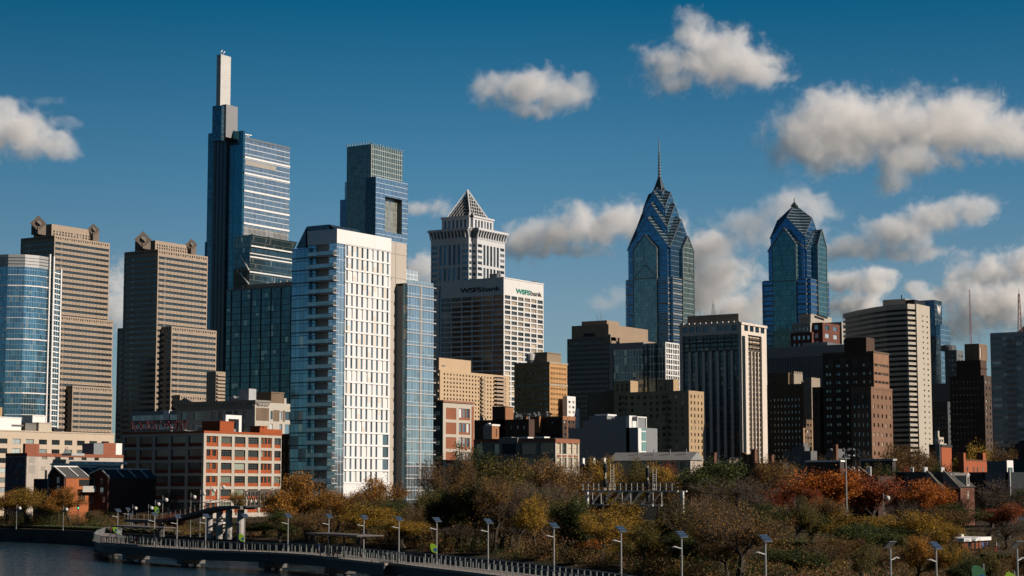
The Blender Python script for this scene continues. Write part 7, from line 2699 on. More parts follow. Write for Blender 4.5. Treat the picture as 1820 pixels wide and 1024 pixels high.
# ---------------------------------------------------------------- people on the boardwalk
def person(loc, label, rz, top, trousers, skin=(.33, .20, .14), stride=.25, hair=(.03, .02, .015), bike=False):
    r = empty("person", loc, label, "person", None, rz)
    J = {'pelvis': ((0, 0, .95), .135), 'waist': ((0, 0, 1.10), .125), 'chest': ((.01, 0, 1.32), .15), 'neck': ((.02, 0, 1.50), .055), 'head': ((.035, 0, 1.62), .09), 'crown': ((.03, 0, 1.70), .075),
         'hl': ((0, .09, .90), .095), 'kl': ((stride * .6, .10, .50), .062), 'al': ((stride * .7, .10, .09), .04), 'tl': ((stride * .7 + .17, .10, .03), .03),
         'hr': ((0, -.09, .90), .095), 'kr': ((-stride * .3, -.10, .50), .062), 'ar': ((-stride * 1.0, -.10, .10), .04), 'tr': ((-stride * 1.0 + .15, -.10, .03), .03),
         'sl': ((0, .18, 1.42), .06), 'el': ((-.10, .24, 1.14), .042), 'wl': ((.06, .25, .92), .03), 'fl': ((.12, .25, .86), .028),
         'sr': ((0, -.18, 1.42), .06), 'er': ((.04, -.25, 1.14), .042), 'wr': ((.2, -.23, .98), .03), 'fr': ((.26, -.22, .93), .028)}
    names = list(J)
    ed = [('pelvis', 'waist'), ('waist', 'chest'), ('chest', 'neck'), ('neck', 'head'), ('head', 'crown'), ('pelvis', 'hl'), ('hl', 'kl'), ('kl', 'al'), ('al', 'tl'),
          ('pelvis', 'hr'), ('hr', 'kr'), ('kr', 'ar'), ('ar', 'tr'), ('chest', 'sl'), ('sl', 'el'), ('el', 'wl'), ('wl', 'fl'), ('chest', 'sr'), ('sr', 'er'), ('er', 'wr'), ('wr', 'fr')]
    me = bpy.data.meshes.new("body")
    me.from_pydata([J[n][0] for n in names], [(names.index(a), names.index(b)) for a, b in ed], [])
    o = link("body", me, r)
    md = o.modifiers.new("skin", 'SKIN')
    sv = me.skin_vertices[0].data
    for i, n in enumerate(names):
        sv[i].radius = (J[n][1], J[n][1])
        sv[i].use_root = n == 'pelvis'
    o.modifiers.new("sub", 'SUBSURF').levels = 1
    o.modifiers["sub"].render_levels = 1
    dg = bpy.context.evaluated_depsgraph_get()
    dg.update()
    nm = bpy.data.meshes.new_from_object(o.evaluated_get(dg))
    o.modifiers.clear()
    nm.materials.clear()
    for mt in (m_plain("skin_%.2f" % skin[0], skin, .6), m_plain("cloth_%.3f%.3f" % top[:2], top, .9), m_plain("cloth_%.3f%.3f" % trousers[:2], trousers, .9)): nm.materials.append(mt)
    for pl in nm.polygons:
        c = pl.center
        arm = abs(c.y) > .19 and c.z < 1.0
        pl.material_index = 0 if (c.z > 1.47 or arm) else (1 if c.z > .93 else 2)
        pl.use_smooth = True
    o.data = nm
    hm = MB().lathe([(.001, .02), (.10, .0), (.105, .06), (.08, .12), (.001, .145)], 12, (.015, 0, 1.62))
    hm.build("hair", m_plain("hair_dark", hair, .8), r, smooth=True)
    for sd in (.10, -.10):
        MB().box(-.08, .16, sd - .045, sd + .045, 0, .06).build("shoe", DARKM, r, (stride * .7 if sd > 0 else -stride * 1.0, 0, 0))
    return r


q = at(196, 950, 424)
person((q.x, q.y, DECK), "person in a dark red top walking near the left end of the boardwalk", R(200), (.12, .02, .02), (.012, .012, .015))
q = at(243, 960, 349)
person((q.x, q.y, DECK), "person in a bright red top by the first boardwalk shelter", R(20), (.55, .03, .04), (.015, .015, .02))
q = at(566, 975, 303)
person((q.x, q.y, DECK), "person in a blue top left of the middle boardwalk shelter", R(160), (.03, .08, .35), (.02, .02, .025))
q = at(1770, 975, 290)
person((q.x, q.y, 3.6), "person in a white top and red trousers beside the orange pavilion", R(-40), (.6, .55, .52), (.45, .05, .04))
# ================================================================ trees
import numpy as np


def m_leaf(name, c1, c2, c3):
    m, nt, p = newmat(name)
    isl = node(nt, "ShaderNodeNewGeometry").outputs["Random Per Island"]
    oi = node(nt, "ShaderNodeObjectInfo").outputs["Random"]
    tc = node(nt, "ShaderNodeTexCoord").outputs["Object"]
    cl = noise(nt, tc, .45, 2, .5)
    r = node(nt, "ShaderNodeValToRGB", {0: mth(nt, 'ADD', mth(nt, 'MULTIPLY', isl, .55), mth(nt, 'MULTIPLY', rng(nt, cl, .32, .68, 0, 1), .45))})
    e = r.color_ramp.elements
    e[0].position, e[0].color = .15, (*c1, 1)
    e[1].position, e[1].color = .92, (*c3, 1)
    q = e.new(.5)
    q.color = (*c2, 1)
    b = rng(nt, oi, 0, 1, .8, 1.2)
    bc = node(nt, "ShaderNodeCombineColor", {0: b, 1: b, 2: b}).outputs[0]
    c = mixc(nt, 1.0, r.outputs[0], bc, 'MULTIPLY')
    nt.links.new(c, p.inputs["Base Color"])
    p.inputs["Roughness"].default_value = .65
    p.inputs["Specular IOR Level"].default_value = .2
    tl = node(nt, "ShaderNodeBsdfTranslucent", {"Color": c})
    mx = node(nt, "ShaderNodeMixShader", {0: .3, 1: p.outputs[0], 2: tl.outputs[0]})
    out = [n for n in nt.nodes if n.type == 'OUTPUT_MATERIAL'][0]
    nt.links.new(mx.outputs[0], out.inputs[0])
    return m


LEAF = {
    'olive': m_leaf("leaf_olive", (.030, .032, .008), (.075, .062, .013), (.14, .095, .018)),
    'yellow': m_leaf("leaf_yellow", (.085, .06, .010), (.21, .125, .015), (.34, .19, .02)),
    'orange': m_leaf("leaf_orange", (.13, .034, .007), (.29, .078, .010), (.42, .15, .015)),
    'gold': m_leaf("leaf_gold", (.07, .036, .008), (.19, .088, .013), (.36, .16, .018)),
    'red': m_leaf("leaf_red", (.085, .02, .010), (.19, .042, .015), (.28, .085, .02)),
    'brown': m_leaf("leaf_brown", (.05, .028, .010), (.115, .062, .018), (.20, .115, .025)),
    'green': m_leaf("leaf_green", (.012, .022, .007), (.030, .042, .010), (.075, .075, .016)),
    'bare': m_leaf("leaf_sparse", (.06, .035, .018), (.11, .055, .022), (.17, .085, .03)),
}
BARK = m_plain("tree_bark", (.070, .055, .043), .95, var=.3, scale=1.5)
TWIG = m_plain("tree_twig", (.085, .066, .052), .95, var=.25, scale=1.5)


def grow(seed, spread=1.0, bare=False, upright=.0, low=.24):
    """skeleton of one tree about 10 m tall: limb segments, twig segments, tip points"""
    rg = random.Random(seed)
    limbs, twigs, tips = [], [], []

    def branch(p, d, L, r, lv):
        nseg = 3 if lv < 3 else 2
        q = p
        for k in range(nseg):
            d = (d + Vector((rg.gauss(0, .14), rg.gauss(0, .14), rg.gauss(.03 + upright, .10)))).normalized()
            q2 = q + d * (L / nseg)
            r2 = r * (1 - .22)
            (limbs if lv < 3 else twigs).append((q, q2, r, r2))
            q, r = q2, r2
            if lv >= 2: tips.append((q.copy(), d.copy()))
            if lv < 4 and k < nseg - 1 and lv >= 1:
                side(q, d, L * rg.uniform(.5, .75), r * .55, lv + 1)
        if lv < 4:
            n = rg.choice((2, 3, 3)) if lv else rg.choice((4, 5))
            ph = rg.uniform(0, 6.28)
            for i in range(n):
                side(q, d, L * rg.uniform(.62, .86), r * .72, lv + 1, ph + i * 6.28 / n)

    def side(q, d, L, r, lv, ph=None):
        a = d.orthogonal().normalized()
        b = d.cross(a)
        t = rg.uniform(0, 6.28) if ph is None else ph + rg.uniform(-.4, .4)
        ang = rg.uniform(.42, .85) * spread
        nd = (d * math.cos(ang) + (a * math.cos(t) + b * math.sin(t)) * math.sin(ang)).normalized()
        if nd.z < -.15: nd.z = rg.uniform(-.15, .1)
        branch(q, nd.normalized(), L, r, lv)

    branch(Vector((0, 0, 0)), Vector((0, 0, 1)), 10 * low, .22, 0)
    return limbs, twigs, tips


def tree_meshes(seed, kind, dens, size, spread=1.0, upright=0.0, low=.055, clump=.5):
    limbs, twigs, tips = grow(seed, spread, kind == 'bare', upright, low)
    k = 11.0 / max(t[0].z for t in tips)
    limbs = [(p * k, q * k, a * k * .42, b * k * .42) for p, q, a, b in limbs]
    twigs = [(p * k, q * k, a * k * .45, b * k * .45) for p, q, a, b in twigs]
    tips = [(p * k, d) for p, d in tips]
    zmax = max(t[0].z for t in tips)
    rad = sorted(math.hypot(t[0].x, t[0].y) for t in tips)[int(len(tips) * .97)]
    # trunk and limbs
    m = MB()
    for p, q, r0, r1 in limbs: m.tube(p, q, r0, r1, 5, cap=False)
    trunk = m.mesh("trunk", BARK, True)
    rg = np.random.default_rng(seed)
    V, F, MI = [], [], []
    # twigs as thin three sided slivers
    tw = MB()
    for p, q, r0, r1 in twigs: tw.tube(p, q, max(r0, .03), max(r1 * .7, .018), 3, cap=False)
    rgp = random.Random(seed + 5)
    nfine = 5 if kind == 'bare' else 2
    for t, d in tips:
        for _ in range(nfine):
            e = (d + Vector((rgp.gauss(0, .6), rgp.gauss(0, .6), rgp.gauss(.15, .5)))).normalized() * rgp.uniform(.35, .95)
            w = e.orthogonal().normalized() * .02
            tw.face([t - w, t + w, t + e])
    V = np.array(tw.v, dtype=float).reshape(-1, 3)
    F = list(tw.f)
    n_tw = len(F)
    # leaves gathered in clumps around the tips; only some tips carry full clumps
    T = np.array([t[0][:] for t in tips])
    out = np.clip(np.linalg.norm(T[:, :2], axis=1) / rad * .7 + T[:, 2] / zmax * .5, 0, 1.2)
    w = rg.gamma(1.3, 1.0, len(T)) * (.25 + out)
    cnt = rg.poisson(dens * 1000 / len(T) * w / w.mean())
    C = np.repeat(T, cnt, axis=0)
    n = len(C)
    C = C + rg.normal(0, clump, (n, 3)) * np.array([1, 1, .8])
    a = rg.normal(0, 1, (n, 3))
    a /= np.linalg.norm(a, axis=1)[:, None]
    b = np.cross(a, rg.normal(0, 1, (n, 3)))
    b /= np.linalg.norm(b, axis=1)[:, None]
    s = size * rg.uniform(.6, 1.35, n)[:, None]
    L = np.stack([C - a * s * .62, C - b * s * .34, C + a * s * .62, C + b * s * .34], axis=1).reshape(-1, 3)
    k0 = len(V)
    V = np.vstack([V, L]) if k0 else L
    F += [(k0 + 4 * i, k0 + 4 * i + 1, k0 + 4 * i + 2, k0 + 4 * i + 3) for i in range(n)]
    me = bpy.data.meshes.new("crown")
    me.from_pydata(V.tolist(), [], F)
    me.materials.append(TWIG)
    me.materials.append(LEAF[kind])
    mi = np.zeros(len(F), dtype=np.int32)
    mi[n_tw:] = 1
    me.polygons.foreach_set("material_index", mi)
    me.update()
    return trunk, me, zmax + .3, rad * 2


VAR = {}
SPEC = {'olive': (13, .20, .95, .04), 'yellow': (13, .20, .9, .06), 'orange': (16, .22, .9, .06), 'red': (11, .20, .85, .08), 'brown': (10, .20, .95, .04), 'gold': (13, .21, .9, .06),
        'green': (18, .22, .9, .04), 'bare': (.9, .17, .95, .07), 'thin': (4.5, .18, .95, .06)}


def variant(kind, v):
    key = (kind, v)
    if key not in VAR:
        base = kind if kind in LEAF else 'brown'
        d, sz, sp, up = SPEC[kind]
        VAR[key] = tree_meshes(100 + v * 17 + sum(map(ord, kind)), base, d, sz, sp, up)
    return VAR[key]


def gz(D):
    return 3.8 if D < 440 else 4.6 if D < 520 else 5.6


TN = {'olive': 'autumn_tree', 'yellow': 'autumn_tree', 'gold': 'autumn_tree', 'orange': 'maple_tree', 'red': 'maple_tree', 'brown': 'autumn_tree', 'green': 'green_tree', 'bare': 'bare_tree', 'thin': 'autumn_tree'}


def tree(px, D, ytop, wpx, kind, v, label, zb=None):
    tr, cr, h0, w0 = variant(kind, v)
    q = at(px, ytop, D)
    z0 = gz(D) if zb is None else zb
    h = max(q.z - z0, 2.5)
    w = wpx / FPX * D
    r = empty(TN[kind], (q.x, q.y, z0), label, "tree", "trees along the river and in the park", rnd.uniform(0, 6.28))
    r.scale = (w / w0, w / w0, h / h0)
    link("trunk", tr, r)
    link("crown", cr, r)
    return r


TREES = [
    # left bank
    (14, 497, 874, 70, 'red', 0, "dark red tree cut by the left edge on the river bank"),
    (50, 492, 864, 116, 'yellow', 0, "round yellow green tree below the mural wall on the left bank"),
    (92, 499, 890, 55, 'green', 0, "small dark green tree between the two yellow trees on the left bank"),
    (126, 482, 865, 92, 'gold', 1, "golden tree before the sunny red side of the gabled house"),
    (104, 488, 872, 40, 'orange', 0, "small reddish tree overlapping the left side of the gabled house's golden tree"),
    (158, 474, 908, 26, 'green', 1, "narrow dark green shrub tree at the foot of the larger gabled house"),
    (173, 468, 905, 30, 'thin', 0, "thin brown sapling before the larger gabled house"),
    (308, 505, 868, 46, 'bare', 0, "small bare tree against the factory loft's dark side"),
    (262, 440, 910, 60, 'brown', 1, "brown bush like tree left of the ramp's left end"),
    (312, 396, 912, 52, 'red', 1, "low red bush tree covering the ramp's left end"),
    (420, 560, 872, 34, 'yellow', 2, "small yellow tree behind the bent pole at the top of the ramp"),
    # under the white tower
    (550, 352, 838, 150, 'gold', 1, "tall golden orange tree at the foot of the white tower's dark corner"),
    (500, 366, 872, 96, 'brown', 0, "brown gold tree overlapping the truss footbridge"),
    (497, 340, 905, 90, 'green', 2, "dark green tree right of the ramp, behind the boardwalk"),
    (596, 352, 868, 110, 'gold', 2, "rusty brown tree below the white tower's bright face"),
    (560, 326, 900, 110, 'thin', 1, "thin brown tree behind the left half of the middle shelter"),
    (640, 326, 893, 120, 'yellow', 3, "sparse yellow tree behind the middle shelter"),
    (690, 356, 846, 118, 'gold', 0, "bright yellow tree at the foot of the beige core panel"),
    (655, 345, 872, 90, 'thin', 2, "thin twiggy tree left of the bright yellow tree at the beige panel"),
    (742, 330, 893, 92, 'thin', 0, "pinkish brown twiggy tree just right of the bright yellow tree"),
    (716, 305, 915, 120, 'yellow', 1, "low golden tree behind the solar post left of the leaf sign post"),
    (780, 390, 868, 84, 'green', 0, "dark green tree below the white tower's side wing"),
    # in front of the brick lofts
    (764, 425, 800, 66, 'thin', 1, "sparse dark tree in front of the side wing's lower balconies"),
    (812, 430, 796, 64, 'thin', 2, "sparse leafy tree veiling the red brick and cream loft"),
    (850, 440, 788, 84, 'green', 1, "dark olive tree right of the red brick and cream loft"),
    (903, 400, 812, 170, 'olive', 0, "broad olive tree in front of the two storey loft's left half"),
    (962, 405, 806, 120, 'brown', 1, "golden brown tree in front of the two storey loft's middle"),
    (1004, 410, 822, 120, 'brown', 0, "brown tree at the sunlit end of the two storey loft"),
    (860, 350, 868, 130, 'brown', 2, "rust tinged tree below the broad olive tree"),
    (820, 330, 892, 110, 'olive', 1, "dark olive tree behind the leaf sign lamp post"),
    (935, 340, 862, 160, 'olive', 2, "large olive brown twiggy tree in the middle of the tree belt"),
    (1000, 340, 858, 130, 'bare', 1, "bare grey brown tree left of the signal gantry"),
    (890, 296, 918, 120, 'thin', 0, "low thin brown tree behind the railing, middle of the belt"),
    (955, 290, 925, 130, 'bare', 2, "low pale twiggy tree left of the lamp post before the gantry's left end"),
    (810, 300, 930, 100, 'bare', 0, "low bare shrub like tree right of the leaf sign lamp post"),
    # gantry area
    (1070, 470, 808, 80, 'yellow', 2, "yellow green tree behind the gantry's left signals"),
    (1118, 480, 812, 96, 'olive', 1, "olive tree behind the middle of the gantry"),
    (1168, 470, 818, 80, 'yellow', 3, "yellow tree behind the gantry's right signals"),
    (1192, 490, 822, 76, 'red', 2, "dark wine red tree right of the gantry's right signals"),
    (1112, 280, 882, 140, 'yellow', 1, "orange yellow tree directly in front of the gantry"),
    (1040, 285, 908, 90, 'green', 2, "dark green tree under the gantry's left end"),
    (1038, 262, 968, 90, 'orange', 2, "small bright orange shrub tree near the right end of the boardwalk"),
    (1102, 250, 952, 46, 'orange', 0, "little orange tree beside the lamp post below the gantry"),
    (1160, 280, 925, 120, 'olive', 0, "low olive tree right of the lamp post below the gantry"),
    (1255, 455, 812, 124, 'green', 0, "big dark green tree below the pale concrete tower"),
    (1300, 480, 838, 90, 'olive', 2, "olive tree right of the big dark green one"),
    (1225, 352, 850, 150, 'bare', 1, "wide bare tree right of the gantry"),
    (1305, 348, 842, 170, 'bare', 0, "largest bare tree with spreading limbs, right of centre"),
    (1270, 268, 915, 170, 'bare', 2, "low pale branched bare tree in front of the largest bare tree"),
    (1230, 275, 945, 120, 'thin', 2, "thin brown tree left of the lamp post before the hedge"),
    (1368, 470, 808, 80, 'brown', 1, "golden brown tree left of the grey stepped garage"),
    (1345, 480, 830, 110, 'bare', 2, "purplish bare tree under the rowhouse roofs"),
    (1398, 400, 850, 76, 'red', 0, "orange red tree left of the bright orange tree"),
    (1408, 300, 880, 90, 'olive', 1, "olive tree in front of the orange red tree"),
    (1467, 380, 826, 130, 'orange', 1, "brightest orange tree, behind the floodlight mast"),
    (1438, 372, 864, 80, 'red', 2, "red tree overlapping the left foot of the brightest orange tree"),
    (1545, 400, 842, 110, 'red', 1, "rusty red tree right of the floodlight mast"),
    (1590, 390, 872, 84, 'red', 2, "dark red tree around the old street lamp"),
    (1660, 385, 852, 112, 'orange', 2, "orange topped dark tree in front of the dormer rowhouses"),
    (1612, 410, 868, 70, 'brown', 0, "brown tree left of the orange topped one"),
    (1755, 370, 850, 130, 'bare', 1, "dark purplish bare tree in front of the modern dark house"),
    (1790, 350, 892, 90, 'red', 0, "red leaved tree at right above the round railway sign"),
    (1825, 400, 858, 80, 'green', 1, "dark green tree cut by the right edge"),
    (1700, 400, 868, 60, 'bare', 2, "small bare tree in front of the dormer windows"),
    (1505, 270, 908, 130, 'yellow', 3, "olive yellow bushy tree below the floodlight mast"),
    (1622, 262, 906, 124, 'yellow', 2, "yellow tree left of the orange pavilion, behind lamp posts"),
    (1560, 285, 918, 90, 'olive', 0, "olive tree between the two yellow bushy trees at lower right"),
    (1692, 270, 928, 70, 'yellow', 0, "yellow tree just left of the orange pavilion"),
    (1622, 180, 952, 110, 'gold', 1, "low golden brown tree between the two turned lamp posts"),
    (1465, 200, 960, 100, 'thin', 0, "low thin brown tree at the bottom, left of the turned lamp post"),
    (1210, 216, 962, 100, 'green', 2, "dark low tree at the bottom, left of the solar post right of the gantry"),
    (1290, 206, 958, 110, 'brown', 1, "low brown tree at the bottom between the two solar posts right of the gantry"),
    (1415, 196, 972, 110, 'green', 0, "dark low tree at the bottom edge below the clipped hedge"),
    (1525, 180, 965, 90, 'olive', 2, "low olive tree at the bottom edge left of the turned lamp post"),
    (1728, 168, 985, 80, 'green', 1, "dark low tree at the bottom edge behind the large dull green sign"),
    (1840, 168, 955, 80, 'brown', 2, "low brown tree behind the lamp post at the right edge"),
    (1375, 330, 890, 110, 'green', 2, "dark green tree behind the left end of the clipped hedge"),
    (1440, 318, 905, 120, 'green', 0, "dark green tree behind the right half of the clipped hedge"),
    (1600, 330, 885, 110, 'bare', 0, "dark bare tree below the old street lamp"),
    (1720, 335, 892, 130, 'green', 2, "dark tree mass directly behind the orange pavilion"),
    (1790, 300, 925, 120, 'bare', 2, "dark twiggy tree right of the orange pavilion"),
    (1665, 330, 900, 110, 'brown', 1, "dark brown tree behind the painted wall"),
    (1478, 335, 880, 80, 'brown', 0, "brown tree under the brightest orange tree"),
    (1340, 215, 968, 90, 'bare', 1, "low bare shrub tree left of the solar post before the hedge"),
    (1690, 178, 962, 70, 'yellow', 2, "low yellow tree just right of the lamp post left of the green sign"),
    (1775, 172, 978, 70, 'olive', 1, "low olive tree between the two green leaf signs at lower right"),
    (1572, 190, 972, 80, 'thin', 2, "low thin brown tree behind the lamp post below the dormer houses"),
    # behind, in the streets
    (1585, 640, 786, 130, 'brown', 2, "golden brown round tree at the foot of the dark brown brick tower"),
    (1640, 650, 788, 80, 'brown', 0, "golden brown tree left of the red brick stack house"),
    (1545, 600, 798, 70, 'bare', 0, "grey bare tree left of the golden round street tree"),
    (1738, 640, 780, 84, 'yellow', 1, "golden tree at the foot of the brown brick block at right"),
    (1776, 650, 786, 60, 'brown', 1, "brown tree right of the golden tree at the brick block's foot"),
    (1660, 500, 822, 110, 'green', 2, "dark green low trees in front of the bright red brick stack house"),
    (1590, 520, 826, 50, 'green', 0, "small green tree at the pale roof line"),
    (1615, 505, 829, 44, 'red', 1, "small dark red tree in front of the pale roof line"),
    (1460, 590, 808, 44, 'brown', 0, "small brown tree above the white edged roof"),
    (1415, 520, 826, 90, 'bare', 1, "bare tree under the grey stepped garage"),
    (1545, 520, 822, 60, 'olive', 2, "olive street tree below the pale roof line"),
]
for t in TREES: tree(*t)
# the dense lower belt: look-alike trees between the boardwalk and the railway
rb_ = random.Random(21)
SKYLINE = [(470, 884), (550, 842), (620, 884), (690, 850), (735, 892), (780, 845), (850, 800), (900, 822), (1000, 836), (1040, 868), (1100, 905), (1200, 905), (1215, 858), (1300, 850), (1400, 862), (1470, 850), (1550, 858), (1650, 868), (1760, 858), (1840, 862)]
for i in range(120):
    px = 470 + i * (1390 / 120) + rb_.uniform(-18, 18)
    Dmin = np.interp(px, [b[0] for b in bank], [b[2] for b in bank])
    D = Dmin + rb_.uniform(14, 120)
    line = np.interp(px, [a[0] for a in SKYLINE], [a[1] for a in SKYLINE])
    yt = line + rb_.uniform(12, 62)
    D = Dmin + rb_.uniform(10, 75)
    if px > 1330:
        if 1375 < px < 1490 or px > 1600 or i % 2: continue
        yt, D = rb_.uniform(915, 960), Dmin + rb_.uniform(60, 110)
    tree(px, D, yt, rb_.uniform(7, 11) / D * FPX, rb_.choice(['thin', 'brown', 'olive', 'bare', 'thin', 'olive', 'green', 'thin', 'yellow']), rb_.randint(0, 2),
         "small drab brown or olive tree in the dense lower belt between boardwalk and railway")

# ---------------------------------------------------------------- undergrowth: nobody could count it
def undergrowth():
    rg = np.random.default_rng(3)
    bushes = []
    for i in range(1300):
        px = rg.uniform(200, 1950)
        t = rg.uniform(0, 1) ** 1.6
        # land starts just behind the bank line
        D0 = np.interp(px, [b[0] for b in bank], [b[2] for b in bank]) + 4
        D = D0 + t * (120 if px < 1250 else 230)
        q = at(px, 950, D)
        h = rg.uniform(.6, 2.0) + (rg.random() < .45) * rg.uniform(.8, 3.4) * min(1, (D - D0) / 25 + .15)
        if px < 470: h *= .35
        if px > 1080: h = min(h, 2.4 if px < 1600 else 1.2)
        bushes.append((q.x, q.y, 3.4, h, rg.integers(0, 5)))
    for i in range(170):
        px = rg.uniform(0, 215)
        D = np.interp(px, [b[0] for b in bank], [b[2] for b in bank]) + rg.uniform(13, 34)
        q = at(px, 950, D)
        bushes.append((q.x, q.y, 3.6, rg.uniform(.8, 3.6), rg.choice([5, 2, 0])))
    mats = [LEAF['bare'], LEAF['brown'], LEAF['green'], LEAF['bare'], LEAF['olive'], LEAF['green']]
    V, MI = [], []
    for x, y, z, h, k in bushes:
        n = int(80 + 90 * h)
        C = rg.normal(0, 1, (n, 3)) * np.array([h * .55, h * .55, h * .38]) + np.array([x, y, z + h * .45])
        C[:, 2] = np.maximum(C[:, 2], z + .02)
        a = rg.normal(0, 1, (n, 3)); a /= np.linalg.norm(a, axis=1)[:, None]
        b = np.cross(a, rg.normal(0, 1, (n, 3))); b /= np.linalg.norm(b, axis=1)[:, None]
        s = .14 * rg.uniform(.6, 1.5, n)[:, None]
        V.append(np.stack([C - a * s * .8, C - b * s * .35, C + a * s * .8, C + b * s * .35], axis=1).reshape(-1, 3))
        MI += [int(k)] * n
    V = np.vstack(V)
    n = len(V) // 4
    me = bpy.data.meshes.new("undergrowth")
    me.from_pydata(V.tolist(), [], [(4 * i, 4 * i + 1, 4 * i + 2, 4 * i + 3) for i in range(n)])
    for m_ in mats: me.materials.append(m_)
    me.polygons.foreach_set("material_index", MI)
    tag(link("undergrowth", me), "tangle of brown and olive bushes and weeds along the river bank", "undergrowth", None, "stuff")


undergrowth()


def hedge(px0, px1, D0, D1, ytop, label):
    a, b = at(px0, ytop, D0), at(px1, ytop, D1)
    r = empty("hedge", (a.x, a.y, 3.4), label, "hedge")
    d = Vector((b.x - a.x, b.y - a.y, 0))
    h = a.z - 3.4
    rg = np.random.default_rng(int(px0))
    n = 9000
    t = rg.uniform(0, 1, n)
    e = d.normalized()
    nn = Vector((-e.y, e.x, 0))
    off_ = rg.uniform(-1, 1, n)
    zz = np.where(rg.random(n) < .35, h * rg.uniform(.9, 1.02, n), h * rg.uniform(0, 1, n))
    off_ = np.where(zz < h * .9, np.sign(off_) * rg.uniform(.9, 1.1, n), off_)
    C = np.stack([d.x * t + nn.x * off_, d.y * t + nn.y * off_, zz], axis=1)
    a_ = rg.normal(0, 1, (n, 3)); a_ /= np.linalg.norm(a_, axis=1)[:, None]
    b_ = np.cross(a_, rg.normal(0, 1, (n, 3))); b_ /= np.linalg.norm(b_, axis=1)[:, None]
    s = .2 * rg.uniform(.6, 1.4, n)[:, None]
    V = np.stack([C - a_ * s, C - b_ * s * .5, C + a_ * s, C + b_ * s * .5], axis=1).reshape(-1, 3)
    me = bpy.data.meshes.new("foliage")
    me.from_pydata(V.tolist(), [], [(4 * i, 4 * i + 1, 4 * i + 2, 4 * i + 3) for i in range(n)])
    me.materials.append(LEAF['green'])
    link("foliage", me, r)
    MB().bar((0, 0, h * .45), (d.x, d.y, h * .45), 1.7, h * .88).build("stems", m_plain("hedge_inside", (.012, .016, .008), 1.0), r)


hedge(1383, 1478, 292, 270, 960, "clipped dark green hedge left of the olive yellow bushy tree")
hedge(1755, 1870, 262, 245, 985, "dark hedge in front of the orange pavilion's right side")
# ---------------------------------------------------------------- unseen city blocks, added to shade the west faces and darken their reflections
m = MB()
rgc = random.Random(12)
for i in range(46):
    hd = R(rgc.uniform(-75, 33))
    d = rgc.uniform(650, 1900)
    x, y = d * math.sin(hd), d * math.cos(hd)
    w, l, h = rgc.uniform(25, 60), rgc.uniform(25, 60), rgc.choice((25, 35, 50, 70, 95, 130)) * rgc.uniform(.8, 1.2)
    m.box(x, x + w, y, y + l, 0, h)
tag(m.build("unseen_city", m_brick("city_block", (.17, .15, .13), (.04, .05, .055), (.2, .18, .16), 3.0, 3.6)), "mass of unseen city blocks added across the river outside the left edge", "city", None, "stuff")
